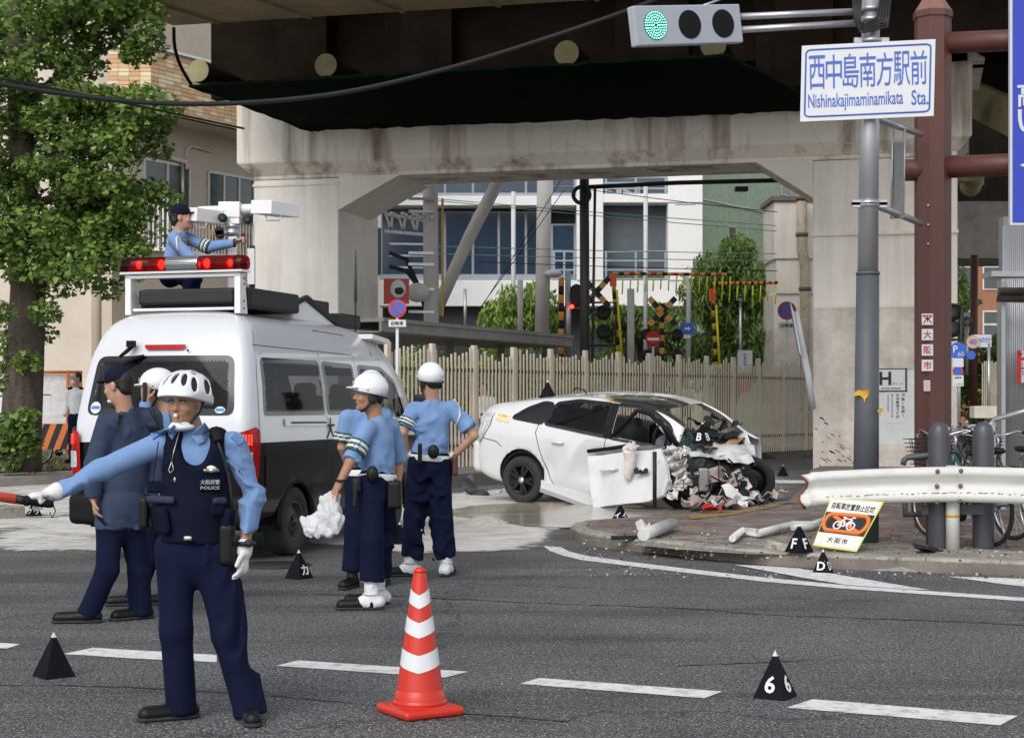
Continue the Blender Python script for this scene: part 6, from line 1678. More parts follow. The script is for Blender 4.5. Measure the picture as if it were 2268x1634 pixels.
M_silv = mat('silver_print', (.42, .42, .44), .5)
text('大阪府警', .022, M_silv, pt, c + upp * .012, rgt, upp, bold=.01); text('POLICE', .014, M_silv, pt, c - upp * .014, rgt, upp, width=.088, bold=.01)
w, n = ons(vest, 467, 1041); c = w - fo.o + n * .006
bd = SD().rc(c - rgt * .03, c + rgt * .03, .008, k=.01).el(c + upp * .006, (.028, .006, .018), k=.005).el(c + n * .006, (.011, .008, .011), k=.002).build('badge', M_badge, fo.root, h=.004)
rd = lump(fo, 478, 966, (.021, .018, .038), M_plblk, 'radio', .014, vest, rad=.006, rot=-.3)
MB().path([P(x, y, 7.5 - .155 + q) - fo.o for x, y, q in ((483, 980, 0), (494, 1010, .01), (505, 1050, .03), (512, 1090, .03), (514, 1130, .03))], .006, 6).build('radio_cord', M_blk, fo.root)
for s0 in ([(402, 922), (396, 960), (388, 1000), (383, 1022)], [(383, 1022), (378, 1040), (381, 1048), (388, 1040), (384, 1022)], [(352, 978), (348, 1010), (343, 1040), (341, 1070)]):
 q = []
 for x, y in s0:
  w, n = ons(vest, x, y)
  if w is None: w, n = P(x, y, 7.36), V((0, -1, 0))
  q.append(w - fo.o + n * .012)
 MB().path(q, .0025, 5).build('lanyard', M_badge if s0[0][0] != 352 else M_navy_c, fo.root)
MB().sphere(P(387, 1062, 7.33) - fo.o, (.006, .004, .012), 8, 6).build('clip', M_badge, fo.root)
flap(fo, [(335, 962), (368, 950), (372, 960), (340, 974)], mat('epaulette', (.10, .20, .42), .8), 'epaulette', f_sh, .006); flap(fo, [(520, 962), (540, 975), (528, 985), (512, 970)], MATS['epaulette'], 'epaulette', f_sh, .006)
lump(fo, 418, 1191, (.022, .006, .012), M_badge, 'belt_buckle', .02, vest)
SD().bx(P(322, 1135, 7.5) - fo.o, (.022, .05, .075), rad=.015).build('holster', M_leath, fo.root, h=.008); SD().bx(P(503, 1205, 7.46) - fo.o, (.035, .04, .095), rad=.02).build('pouch', M_leath, fo.root, h=.008)
MB().torus(P(545, 1203, 7.47) - fo.o, .037, .011, 'Z', 20, 8).build('watch', M_leath, fo.root); SD().el(P(550, 1203, 7.435) - fo.o, (.02, .012, .02)).build('watch_face', M_blk, fo.root, h=.005)
sd = SD(); sd.rc(K['wrr'] + V((0, 0, -.005)), K['wrr'] + V((-.003, 0, -.035)), .036, .036, k=.01); hand(sd, K['wrr'] + V((0, 0, -.02)), (-.05, -.15, -1), (-.9, .3, 0), (-.1, -1, 0), k=.98, curl=.35, r=.0105, thumb=.3)
sd.build('glove', M_glove, fo.root, h=.0055)
sd = SD(); wl = K['wrl']; sd.rc(wl + V((.03, .0, .012)), wl, .043, .036, k=.01); hand(sd, wl + V((.01, 0, .006)), (-.72, -.68, -.12), (.1, .12, -1), (-1, .55, 0), k=1.0, curl=1.15, r=.0112, thumb=.5)
sd.build('glove', M_glove, fo.root, h=.0055)
baton = thing('traffic_baton', 'red light baton with black grip in the white glove', 'baton', P(60, 1100, 7.3))
ba, bb_ = P(118, 1117, 7.34), P(-60, 1091, 7.22); dv = (bb_ - ba).normalized()
MB().path([ba, ba + dv * .02, ba + dv * .10, ba + dv * .11, ba + dv * .125], [.014, .019, .019, .024, .024], 14).build('grip', M_plblk, baton, world=True)
MB().path([ba + dv * .12, ba + dv * .165], .021, 14).build('collar', M_blk, baton, world=True)
MB().path([ba + dv * .165, ba + dv * .6], .0225, 16).build('light_tube', mat('red_tube', (.75, .09, .04), .25), baton, world=True)
MB().path([ba, ba + V((.01, 0, -.03)), ba + V((-.005, 0, -.06)), ba + V((-.015, 0, -.035))], .003, 5).build('strap', M_blk, baton, world=True)
p = person('man in navy cap and slate blue jacket seen from behind with hand on hip', (230, 1376), 10.9,
           dict(head=(263, 853, .0), neck=(272, 905, .0), shl=(236, 942, -.06), shr=(330, 930, .14), ell=(208, 1030, -.12), elr=(350, 1030, .2), wrl=(206, 1102, -.12), wrr=(330, 1100, .1), hipl=(244, 1150, -.03), hipr=(292, 1150, .06),
    knl=(238, 1262, -.08), knr=(308, 1265, .1), anl=(196, 1358, -.08), anr=(312, 1358, .12)), (-.93, .45, -.12), k=1.0, h=.011,
           look=dict(handl=((.25, -.1, -1), (.9, .3, 0), (0, -1, 0), dict(curl=.35))))
cap(p); hair(p); jk = shirt(p, M_jack, name='jacket', infl=.012, wr=.018, seed=9, bot=p.hp + p.upv * -.01)
SD().rc(p.hp - p.upv * .06, p.hp + p.upv * .1, .172, .165, fl=(p.Fv, .78), c0=0).build('jacket_hem', M_jack, p.root, h=.011, wr=.016, wf=14)
trousers(p, seed=12, hemr=.072, kneer=.074, thigh=.093, wr=.018); shoe(p, p.K['anl'], (-1, -.1, 0), L=.29); shoe(p, p.K['anr'], (-.8, -.6, 0), L=.27)
SD().el(p.hf(0, .05, -.10), (.05, .045, .02), np.array(p.M)).build('face_mask', M_mask, p.root, h=.008)
MB().torus(p.K['wrl'] + V((.0, 0, .01)), .034, .008, 'Z', 16, 6).build('bracelet', M_alu, p.root)
MB().path([P(333, 905, 10.75) - p.o, P(345, 925, 10.8) - p.o, P(362, 960, 10.75) - p.o], .016, 6).build('shoulder_strap', M_blk, p.root)
p = person('helmeted officer talking on a phone behind the man in the slate jacket', (300, 1340), 11.75,
           dict(head=(348, 862, .0), neck=(362, 905, .0), shl=(340, 935, -.06), shr=(410, 935, .1), ell=(318, 985, -.2), elr=(420, 1020, .1), wrl=(322, 890, -.14), wrr=(410, 1100, .1), hipl=(340, 1130, 0), hipr=(385, 1130, .04),
    knl=(330, 1235, 0), knr=(380, 1235, .05), anl=(300, 1322, 0), anr=(370, 1330, .05)), (-.95, -.25, -.08), k=.98, h=.012, look=dict(handl=((-.05, .25, 1), (.3, 1, 0), (.8, -.3, .2), dict(curl=.7))))
helmet(p); hair(p); shirt(p, sleeve='long', seed=21); trousers(p, seed=22); shoe(p, p.K['anl'], (-1, -.2, 0)); shoe(p, p.K['anr'], (-1, -.2, 0))
SD().bx(P(321, 868, 11.6) - p.o, (.012, .035, .07), rad=.008).build('phone', M_blk, p.root, h=.006)
p = person('helmeted officer in rolled sleeves holding a white plastic bag, looking left', (820, 1346), 11.6,
           dict(head=(818, 872, .02), neck=(826, 918, .04), shl=(812, 950, -.10), shr=(866, 945, .20), ell=(776, 1022, -.22), elr=(884, 1020, .30), wrl=(748, 1078, -.26), wrr=(880, 1080, .2), hipl=(822, 1078, -.06), hipr=(848, 1075, .10),
    knl=(823, 1190, -.10), knr=(842, 1185, .12), anl=(822, 1300, -.08), anr=(836, 1285, .22)), (-.96, -.30, .02), k=1.0, h=.010, skin=M_skin2,
           look=dict(handl=((-.45, -.1, -.9), (.5, .75, -.2), (.3, -.9, .1), dict(curl=.6))))
helmet(p); hair(p); sh = shirt(p, sleeve=.98, seed=31, wr=.016, bot=p.hp + p.upv * .06); belt(p, M_wbelt, .06, .168, .05); tr = trousers(p, seed=32, hemr=.080, kneer=.083, thigh=.104, wr=.020, hc=-.05)
armband(p, 'l', .42, .78, .078); shoe(p, p.K['anl'], (-1, -.12, 0), gaiter=True, L=.30); shoe(p, p.K['anr'], (-1, -.12, 0), gaiter=True, L=.3)
MB().torus(p.K['wrl'] + V((.03, 0, .045)), .036, .010, 'Z', 18, 6).build('watch', M_blk, p.root)
SD().el(P(825, 1050, 11.42) - p.o, (.045, .03, .06)).build('radio_pouch', M_leath, p.root, h=.009)
SD().rc(P(788, 1065, 11.4) - p.o, P(785, 1120, 11.4) - p.o, .016, .012).bx(P(790, 1072, 11.42) - p.o, (.03, .02, .05), rad=.012).build('baton_holder', M_blk, p.root, h=.008)
SD().bx(P(874, 1095, 11.55) - p.o, (.05, .07, .10), rad=.02).build('shoulder_bag', M_leath, p.root, h=.01); MB().path([P(876, 1060, 11.5) - p.o, P(870, 1080, 11.5) - p.o], .01, 6).build('bag_strap', M_leath, p.root)
MB().path([P(x, y, 11.62) - p.o for x, y in ((826, 925), (806, 960), (800, 1000))], .012, 5).build('cord', M_navy_c, p.root)
w, n = ons(tr, 822, 1098); flap(p, [(798, 1088), (850, 1092), (850, 1106), (824, 1114), (800, 1104)], M_trous, 'pocket_flap', tr, .006)
for i in range(2): MB().path([P(x, y, 11.3) - p.o for x, y in ((783 + i * 0, 986 + i * 9), (800, 979 + i * 9))], .004, 4).build('sleeve_fold', M_shirt, p.root)
pb = thing('plastic_bag', 'crumpled translucent white plastic bag hanging from an officers hand', 'bag', P(722, 1150, 11.35))
b = SD()
rgb = random.Random(2); b.el(P(735, 1104, 11.35), (.03, .03, .05), k=.02)
for i in range(64):
 t_ = rgb.random() ** .7; w_ = .18 * t_ + .03; cxx = 735 - 22 * t_ + rgb.gauss(0, 1) * w_ * 110; yy = 1108 + 66 * t_ + rgb.uniform(-6, 6) + max(0, cxx - 740) * .9
 Mx = Matrix.Rotation(rgb.uniform(-.7, .7), 3, 'Y') @ Matrix.Rotation(rgb.uniform(-1, 1), 3, 'Z'); b.el(P(cxx, yy, 11.35 + rgb.uniform(-.05, .05)), (rgb.uniform(.025, .05), rgb.uniform(.01, .03), rgb.uniform(.04, .085)), np.array(Mx), k=.012)
def bagm():
 m, nt, bb2 = _nodes('bag_film'); bb2.inputs['Base Color'].default_value = (.80, .82, .84, 1); bb2.inputs['Roughness'].default_value = .35; bb2.inputs['Alpha'].default_value = .8
 n = tex(nt, 'ShaderNodeTexNoise', 22, 5, .7); bump(nt, bb2, n.outputs[0], .9, .03); return m
b.build('film', bagm(), pb, h=.007, wr=.010, wf=45, seed=5, world=True)
p = person('officer facing the van, mostly hidden behind the officer with the bag', (790, 1275), 12.9,
           dict(head=(822, 862, .0), neck=(812, 900, .0), shl=(768, 925, .0), shr=(852, 922, .1), ell=(758, 990, .0), elr=(866, 985, .1), wrl=(775, 1040, .15), wrr=(860, 1040, .2), hipl=(790, 1062, 0), hipr=(830, 1062, .05),
    knl=(785, 1165, 0), knr=(838, 1165, .05), anl=(780, 1262, 0), anr=(840, 1262, .05)), (-.2, 1, 0), k=1.02, h=.012)
helmet(p); hair(p); shirt(p, sleeve=.8, seed=41, bot=p.hp + p.upv * .04); belt(p, M_wbelt, .05, .170, .05); trousers(p, seed=42, hemr=.08); armband(p, 'l', .5, .82, .082); shoe(p, p.K['anl'], (-.3, -1, 0)); shoe(p, p.K['anr'], (.2, 1, 0))
p = person('officer with hands on hips seen from behind, facing the wrecked car', (950, 1275), 13.75,
           dict(head=(953, 842, -.02), neck=(956, 876, .0), shl=(918, 908, .0), shr=(1003, 904, .0), ell=(893, 958, -.06), elr=(1050, 965, -.06), wrl=(900, 1005, .02), wrr=(1002, 1012, .02), hipl=(930, 1030, 0), hipr=(974, 1030, .0),
    knl=(918, 1135, 0), knr=(978, 1135, .0), anl=(908, 1255, 0), anr=(988, 1255, .0)), (-.55, 1, -.05), k=1.03, h=.011,
           look=dict(handl=((.75, .3, -.3), (.6, -.2, -.7), (-.2, 1, .2), dict(curl=.5)), handr=((-.75, .3, -.3), (-.6, -.2, -.7), (.2, 1, .2), dict(curl=.5))))
helmet(p); hair(p); sh = shirt(p, sleeve=.74, seed=51, bot=p.hp + p.upv * .05, wr=.015); belt(p, M_wbelt, .06, .170, .05); trousers(p, seed=52, hemr=.078, kneer=.082, thigh=.100, wr=.020, hc=-.09)
armband(p, 'l', .42, .74, .084)
shoe(p, p.K['anl'], (-1, -.25, 0), gaiter=True); shoe(p, p.K['anr'], (.2, .9, 0), gaiter=True)
for s_, x in (('l', 1), ('r', -1)): SD().rc(p.K['wr' + s_] + V((0, 0, .015)), p.K['wr' + s_] + V((x * .05, .02, -.03)), .034, .036, k=.02).build('glove_cuff', M_glove, p.root, h=.009)
SD().el(P(960, 1000, 13.55) - p.o, (.05, .03, .06)).build('radio_pouch', M_leath, p.root, h=.009); SD().bx(P(930, 1005, 13.56) - p.o, (.018, .02, .09), rad=.01).build('torch_holder', M_leath, p.root, h=.008)
MB().path([ (lambda w: (w[0] - p.o + w[1] * .012) if w[0] is not None else P(x, y, 13.55) - p.o)(ons(sh, x, y)) for x, y in ((1006, 885), (1015, 900), (1019, 920), (1014, 938))], .007, 6).build('lanyard', M_wbelt, p.root)
SD().el(p.hf(0, .05, -.09), (.06, .055, .04), np.array(p.M)).build('face_mask', M_mask, p.root, h=.008)
SD().bx(P(1008, 1030, 13.7) - p.o, (.025, .05, .09), rad=.02).build('holster', mat('brown_leather', (.07, .03, .02), .4), p.root, h=.009)
p = person('capped officer on the van roof reaching for the survey camera', tuple(P(392, 640, 16.1)), 16.1,
           dict(head=(401, 482, .0), neck=(397, 510, .0), shl=(385, 528, -.14), shr=(408, 526, .18), ell=(425, 575, -.22), elr=(462, 547, .10), wrl=(470, 592, -.16), wrr=(520, 538, .0), hipl=(372, 605, -.08), hipr=(386, 605, .12),
    knl=(425, 618, -.12), knr=(430, 618, .15), anl=(420, 645, -.1), anr=(426, 645, .15)), (.97, .15, .10), k=1.0, h=.012, look=dict(handr=((.9, -.1, .45), (.2, -.3, -.8), (.1, -.9, .4), dict(curl=1.0)), handl=((.9, 0, -.3), (0, 0, -1), (0, 1, 0))))
cap(p); hair(p); sh = shirt(p, sleeve='long', seed=61); trousers(p, seed=62); armband(p, 'r', .75, 1.08, .074)
shoe(p, p.K['anl'], (1, 0, 0), z0=p.K['anl'].z - .1); shoe(p, p.K['anr'], (1, 0, 0), z0=p.K['anr'].z - .1)
w, n = ons(sh, 409, 536)
if w is not None: SD().el(w - p.o, (.045, .02, .05)).build('shoulder_badge', mat('badge_black_gold', (.05, .035, .012), .5, var=.9, scale=50), p.root, h=.007)
MB().path([(lambda w: (w[0] - p.o + w[1] * .012) if w[0] is not None else P(x, y, 15.9) - p.o)(ons(sh, x, y)) for x, y in ((396, 515), (391, 530), (395, 550), (403, 572))], .009, 6).build('lanyard', M_wbelt, p.root)
MB().torus(p.K['wrr'], .036, .012, 'X', 16, 6).build('watch', M_blk, p.root)
SD().rc(P(540, 520, 16.1) - p.o, P(542, 535, 16.1) - p.o, .018).build('control_grip', M_blk, p.root, h=.008)
p = person('young man in white uniform shirt standing by the site barrier', (165, 1020, 0)[:2], 31.5,
           dict(head=(169, 838, 0), neck=(168, 855, 0), shl=(150, 868, 0), shr=(188, 868, 0), ell=(147, 895, 0), elr=(192, 895, 0), wrl=(143, 920, -.1), wrr=(192, 918, -.1), hipl=(160, 928, 0), hipr=(180, 928, 0), knl=(160, 975, 0), knr=(180, 975, 0), anl=(160, 1015, 0), anr=(180, 1015, 0)),
           (-.7, -.7, 0), k=.98, h=.018); p.root.location = p.root.location
hair(p); shirt(p, M_wshirt, seed=71); trousers(p, M_trous, seed=72); SD().el(p.hf(0, .06, -.07), (.06, .05, .04), np.array(p.M)).build('face_mask', M_mask, p.root, h=.012)
SD().rc(p.K['shl'] + V((.02, -.02, .05)), p.K['shl'] + V((.08, -.02, .08)), .03).rc(p.K['shr'] + V((-.02, -.02, .05)), p.K['shr'] + V((-.08, -.02, .08)), .03).build('epaulettes', M_navy_c, p.root, h=.015)
for s_ in 'lr': shoe(p, p.K['an' + s_], (-.5, -1, 0), z0=p.K['an' + s_].z - .09)
for i, (x, y, d, lab, m1, m2, fc) in enumerate(((1072, 860, 36, 'pedestrian in white shirt and green shorts behind the fence, left of the car', M_wshirt, mat('green_shorts', (.02, .12, .06), .8), (-.9, -.3, 0)), (1517, 848, 46, 'pedestrian in white shirt walking behind the fence above the windscreen', M_wshirt, M_trous, (.2, -1, 0)), (1374, 868, 46, 'dark haired pedestrian far behind the fence above the car roof', mat('grey_shirt', (.2, .2, .22), .8), M_trous, (0, -1, 0)))):
 s = FPX / d; q = lambda dx, dz, dy=0: (x + dx * s, y - dz * s, dy)
 p = person(lab, tuple(P(x, y, d) - V((0, 0, 1.55))), d, dict(head=q(0, 0), neck=q(0, -.14), shl=q(-.2, -.24), shr=q(.2, -.24), ell=q(-.24, -.50), elr=q(.24, -.50), wrl=q(-.22, -.74, -.1), wrr=q(.22, -.74, -.1), hipl=q(-.09, -.75), hipr=q(.09, -.75), knl=q(-.1, -1.14), knr=q(.1, -1.14), anl=q(-.1, -1.48), anr=q(.1, -1.48)), fc, k=.98, h=.022)
 hair(p); shirt(p, m1, sleeve=.7, seed=80 + i); trousers(p, m2, seed=85 + i)
# ================================================================ street furniture
M_galv = mat('galvanised_steel', (.46, .47, .49), .38, .7, var=.12, scale=3, stretch=(1, 1, .2))
M_grypaint = mat('grey_pole_paint', (.075, .082, .092), .55, var=.06)
M_brown = mat('brown_post_paint', (.095, .032, .024), .5, var=.25, scale=2.2, dirt=.5, dirtcol=(.035, .014, .012), dscale=.9, stretch=(1, 1, .25))
M_signw = mat('sign_white', (.60, .61, .63), .4, var=.03); M_signb = mat('sign_blue', (.035, .10, .42), .4); M_bluep = mat('panel_blue', (.02, .045, .42), .35, var=.05, scale=1.5)
M_ink = mat('black_ink', (.012, .012, .013), .6); M_redink = mat('red_ink', (.45, .02, .02), .5)
cone = thing('traffic_cone', 'red traffic cone with white reflective bands in the foreground', 'cone', G(930, 1580), R(32))
M_cone = mat('cone_red', (.56, .028, .013), .38, var=.06, scale=6); M_refl = mat('reflective_white', (.66, .67, .69), .3, var=.05, scale=20)
prof = [(.148, .065), (.120, .09), (.112, .10)]; rz_ = lambda z: .112 + (.030 - .112) * (z - .10) / (.665 - .10)
bands = [(.10, .235, 0), (.235, .315, 1), (.315, .395, 0), (.395, .465, 1), (.465, .53, 0), (.53, .592, 1), (.592, .665, 0)]
SD().bx((0, 0, .024), (.156, .156, .022), rad=.018, k=.01).rc((0, 0, .045), (0, 0, .06), .130, .124, k=.02, fl=None).cut((0, 0, .001), (0, 0, -1)).build('base', M_cone, cone, h=.007)
MB().lathe([(.132, .05), (.128, .066), (.120, .080), (.114, .09), (.112, .10)], n=48).build('skirt', M_cone, cone)
for i, (z0, z1, w) in enumerate(bands):
 n = 48; vs = []; o_ = .0025 if w else 0
 def dip(t, q): return -.030 * max(0, 1 - abs(((t + math.pi) % (2 * math.pi)) - math.pi) / 1.25) if q else 0
 for zz, e in ((z0, 1), (z1, 1)):
  for k in range(n):
   t = 2 * math.pi * k / n + R(-90) - R(32); tt = 2 * math.pi * k / n
   z = zz + (dip(tt, True) if 0.2 < zz < .6 else 0); r = rz_(z) + o_
   vs.append((r * math.cos(t), r * math.sin(t), z))
 b = MB().add(vs, [(k, (k + 1) % n, n + (k + 1) % n, n + k) for k in range(n)], True)
 if i == 6: b.lathe([(rz_(.664), .664), (.028, .678), (.018, .688), (.0, .691)], n=24)
 b.build('reflective_band' if w else 'cone_body', M_refl if w else M_cone, cone)
M_mark = mat('marker_black', (.005, .0055, .009), .7, var=.15, scale=9, spec=.12); M_tip = mat('marker_tip', (.6, .6, .62), .5); M_mch = mat('marker_letter', (.72, .72, .72), .5)
def marker(x, y, txt, label, rz=0.0, z=0.0, s=1.0, tilt=0, d=None):
 loc = G(x, y, z) if d is None else P(x, y, d)
 t = thing('evidence_marker', label, 'marker', loc, rz, 'black pyramid evidence markers'); t.rotation_euler = (tilt, 0, rz); t.scale = (s, s, s)
 h, w = .235, .085; tz = .205; k = (h - tz) / h
 b = MB(); c = [(-w, -w, 0), (w, -w, 0), (w, w, 0), (-w, w, 0)]; u = [(q[0] * k, q[1] * k, tz) for q in c]
 b.add(c + u, [(0, 1, 5, 4), (1, 2, 6, 5), (2, 3, 7, 6), (3, 0, 4, 7), (3, 2, 1, 0)]).build('cover', M_mark, t, bevel=.004)
 b = MB(); b.add([(q[0] * 1.02, q[1] * 1.02, tz) for q in u] + [(0, 0, h)], [(0, 1, 4), (1, 2, 4), (2, 3, 4), (3, 0, 4)]).build('tip', M_tip, t)
 if txt:
  for a in (0, R(90)):
   Rm = Matrix.Rotation(a, 3, 'Z'); n = Rm @ V((0, -h, w)).normalized(); up = Rm @ V((0, w, h)).normalized()
   text(txt, .086, M_mch, t, Rm @ V((0, -w * .70 , h * .30)) + n * .004, Rm @ V((1, 0, 0)), up, bold=.02)
 return t
marker(119, 1497, '', 'plain black pyramid marker at the lower left of the road', R(40), s=1.02)
marker(1717, 1543, '6', 'black pyramid marker numbered 6 beside the lane dash', R(-32), s=1.0)
marker(662, 1280, 'カ', 'black pyramid marker with the sign カ beside the van', R(55), s=1.03)
marker(75, 1143, 'ウ', 'black pyramid marker with the sign ウ below the white glove', R(-42), s=.95)
marker(1374, 1153, 'イ', 'black pyramid marker with the sign イ in front of the wrecked car', R(-40), s=.98)
marker(1770, 1222, 'F', 'black pyramid marker lettered F standing on the kerb', R(-48), z=.13, s=1.12)
marker(1823, 1268, 'D', 'black pyramid marker lettered D at the foot of the kerb', R(-28), s=.88)
marker(1734, 1054, '', 'small plain black marker on the road before the right column', R(45), s=1.0)
marker(885, 1205, '', 'black marker half hidden behind the officer with hands on hips', R(40), s=1.0)
marker(1036, 1075, '', 'dark marker behind the bumper fragment left of the car', R(40), s=.9)
marker(1556, 982, 'B', 'black pyramid marker lettered B on the crumpled bonnet', R(-40), d=22.25, s=1.3)
marker(1213, 884, '', 'black pyramid marker on the roof of the wrecked car', R(-30), d=24.6, s=1.25)
gr = thing('guardrail', 'white dented W beam guardrail with a crushed rusty end', 'guardrail', G(2110, 1216))
M_gw = mat('guardrail_white', (.62, .61, .585), .6, var=.05, scale=3, dirt=.35, dirtcol=(.30, .27, .24), dscale=4, stretch=(.3, 1, 2))
gw_pts = [(1778, 1086, 15.6), (1800, 1083, 15.55), (1850, 1080, 15.45), (1950, 1076, 15.3), (2050, 1073, 15.12), (2120, 1072, 15.0), (2134, 1072, 14.98), (2200, 1074, 14.85), (2268, 1076, 14.7), (2420, 1082, 14.4)]
prof = [(-.165, .03), (-.160, -.03), (-.12, -.055), (-.085, -.05), (-.03, .025), (.03, .025), (.085, -.05), (.12, -.055), (.160, -.03), (.165, .03)]
def railseg(pts, name, off=0.0, end=False):
 vs = []; n = len(prof)
 dense = []
 for (a, c) in zip(pts, pts[1:]):
  for i in range(6): t = i / 6; dense.append(tuple(a[j] + (c[j] - a[j]) * t for j in range(3)))
 dense.append(pts[-1])
 for i, q in enumerate(dense):
  c = P(*q); sq = 1.0
  if end: sq = .94 + .06 * min(1, i / 6) + .03 * math.sin(i * 1.3) * max(0, 1 - i / 14)
  for (z, y) in prof: vs.append(c + V((.05 * math.sin(z * 22) * max(0, 1 - i / 4) if end else 0, y + off + (.03 * math.sin(i * .9 + z * 20) * max(0, 1 - i / 10) if end else 0), z * sq + (-.012 * max(0, 1 - i / 8) if end else 0))))
 N = len(dense)
 b = MB().add(vs, [(i * n + k, (i + 1) * n + k, (i + 1) * n + k + 1, i * n + k + 1) for i in range(N - 1) for k in range(n - 1)], True)
 o = b.build(name, M_gw, gr, world=True); md = o.modifiers.new('t', 'SOLIDIFY'); md.thickness = .006
 return o, [vs[k] for k in range(n)]
o1, endp = railseg(gw_pts[:7], 'rail_beam', 0, True); railseg(gw_pts[5:], 'rail_beam', -.01)
MB().path([p + V((-.004, -.006, 0)) for p in endp], .014, 6).build('rusty_edge', mat('rust', (.18, .07, .025), .9, var=.4, scale=20), gr, world=True)
for x, y in ((2073, 1043), (2074, 1076), (2072, 1112), (2125, 1042), (2126, 1075), (2122, 1109)):
 MB().sphere(P(x, y, 15.08 if x < 2100 else 14.99) + V((0, -.06 if y != 1076 and y != 1075 else -.02, 0)), (.022, .016, .022), 10, 6).build('bolt', mat('rusty_bolt', (.16, .12, .10), .6, .5), gr, world=True)
for i in range(34):
 x = 1830 + i * 13.5 + random.uniform(-4, 4); j = max(0, min(len(gw_pts) - 2, sum(1 for q in gw_pts if q[0] < x) - 1)); q0, q1 = gw_pts[j], gw_pts[j + 1]; t_ = (x - q0[0]) / (q1[0] - q0[0]); c = P(x, q0[1] + (q1[1] - q0[1]) * t_ + 19 + random.uniform(-1, 1), q0[2] + (q1[2] - q0[2]) * t_ - .057)
 MB().beam(c, c + V((random.uniform(.01, .05), -.002, .001)), .002, random.uniform(.003, .007)).build('scuff_mark', M_soot, gr, world=True)
pp = MB(); pb_ = G(2110, 1216, .1); pp.tube((pb_.x, pb_.y, .08), (pb_.x, pb_.y, .88), .062, n=18).build('post', M_gw, gr, world=True)
MB().tube((pb_.x, pb_.y, .40), (pb_.x, pb_.y, .425), .064, n=18).build('post_band', mat('yellow_band', (.55, .32, .02), .6), gr, world=True)
bo = thing('parking_notice_board', 'leaning yellow edged board with a crossed out bicycle sign', 'sign', G(1880, 1212, .1))
c4 = [P(1800, 1208, 15.0), P(1897, 1222, 14.75), P(1958, 1111, 15.02), P(1840, 1104, 15.25)]
c4[2] = PL(1958, 1111, c4[0], (c4[1] - c4[0]).cross(c4[3] - c4[0]))
bu = (c4[1] - c4[0]).normalized(); bv = (c4[3] - c4[0]); bn = bu.cross(bv).normalized(); bn = bn if bn.y < 0 else -bn
def BP(u, v, o=0.0): return (c4[0] * (1 - u) + c4[1] * u) * (1 - v) + (c4[3] * (1 - u) + c4[2] * u) * v + bn * o
def bpoly(pts, o, m, name, th=.0025): return MB().extrude([BP(u, v, o) for u, v in pts], bn * th).build(name, m, bo, world=True)
bpoly([(0, 0), (1, 0), (1, 1), (0, 1)], -.006, mat('board_yellow', (.62, .62, .10), .5), 'board_back', .008)
bpoly([(.02, .02), (.98, .02), (.98, .98), (.02, .98)], .003, mat('board_white', (.70, .69, .64), .5, dirt=.2), 'board_face')
bpoly([(.02, .29), (.98, .29), (.98, .715), (.02, .715)], .006, M_ink, 'black_field')
M_or = mat('board_orange', (.70, .17, .03), .5)
oc = lambda a: (.5 + (.30 if math.cos(a) > 0 else -.30) * 1 + .14 * math.cos(a), .505 + .17 * math.sin(a))
ang = np.linspace(-math.pi / 2, 1.5 * math.pi, 41)[:-1]
MB().path([BP(*oc(a), .010) for a in ang], .022, 6, closed=True).build('ring', M_or, bo, world=True)
MB().beam(BP(.20, .64, .0095), BP(.82, .36, .0095), .034, .005, up=bn).build('slash', M_or, bo, world=True)
bk = MB(); bkm = mat('pictogram_white', (.75, .75, .74), .5)
for cu in (.355, .63): bk.path([BP(cu + .075 * math.cos(a), .45 + .075 * math.sin(a), .015) for a in np.linspace(0, 6.28, 21)[:-1]], .008, 5, closed=True)
for a, c in (((.355, .45), (.45, .59)), ((.45, .59), (.60, .59)), ((.60, .59), (.63, .45)), ((.355, .45), (.50, .44)), ((.50, .44), (.60, .585)), ((.50, .44), (.44, .60)), ((.585, .62), (.66, .62)), ((.41, .615), (.48, .615))): bk.path([BP(*a, .015), BP(*c, .015)], .008, 5)
bk.build('bicycle_pictogram', bkm, bo, world=True)
inv = wmat(bo).inverted(); I3 = inv.to_3x3()
upv_ = (BP(.5, .9) - BP(.5, .8)).normalized(); upv_ = bn.cross(-bu) if bn.cross(-bu).dot(upv_) > 0 else bn.cross(bu)
text('自転車放置禁止区域', .075, M_ink, bo, inv @ BP(.5, .84, .006), bu, upv_, bold=.015, width=.42); text('大阪市', .058, M_ink, bo, inv @ BP(.49, .16, .006), bu, upv_, bold=.01, spacing=1.35)
DP = 15.95; base = P(1917, 1205, DP); base.z = .09
sp = thing('signal_pole', 'tall grey signal pole with galvanised upper half', 'pole', base)
ztop = P(1930, -80, DP); zmid = P(1922, 607, DP)
MB().tube(base, zmid, .128, .110, n=24).build('painted_shaft', M_grypaint, sp, world=True); MB().tube(zmid, ztop, .100, .085, n=24).build('galvanised_shaft', M_galv, sp, world=True)
MB().tube(zmid - V((0, 0, .01)), zmid + V((0, 0, .02)), .116, n=24).build('collar', M_grypaint, sp, world=True)
for y in (22, 45, 92, 450, 455):
 c = P(1928 if y < 100 else 1924, y, DP); MB().tube(c - V((0, 0, .02)), c + V((0, 0, .02)), .112, n=20).build('clamp', M_galv, sp, world=True)
 for q in (.12, -.12): MB().box(c + V((q, -.03, 0)), (.1, .05, .05)).build('clamp_lug', M_galv, sp, world=True)
for i in range(5): MB().path([P(1890 + i * 4, 0, DP - .13), P(1892 + i * 3, 40 + i * 8, DP - .14), P(1915, 55 + i * 4, DP - .14), P(1942 + i * 6, 40 + i * 5, DP - .14), P(1952 + i * 5, -10, DP - .13)], .014, 6).build('cable', M_blk, sp, world=True)
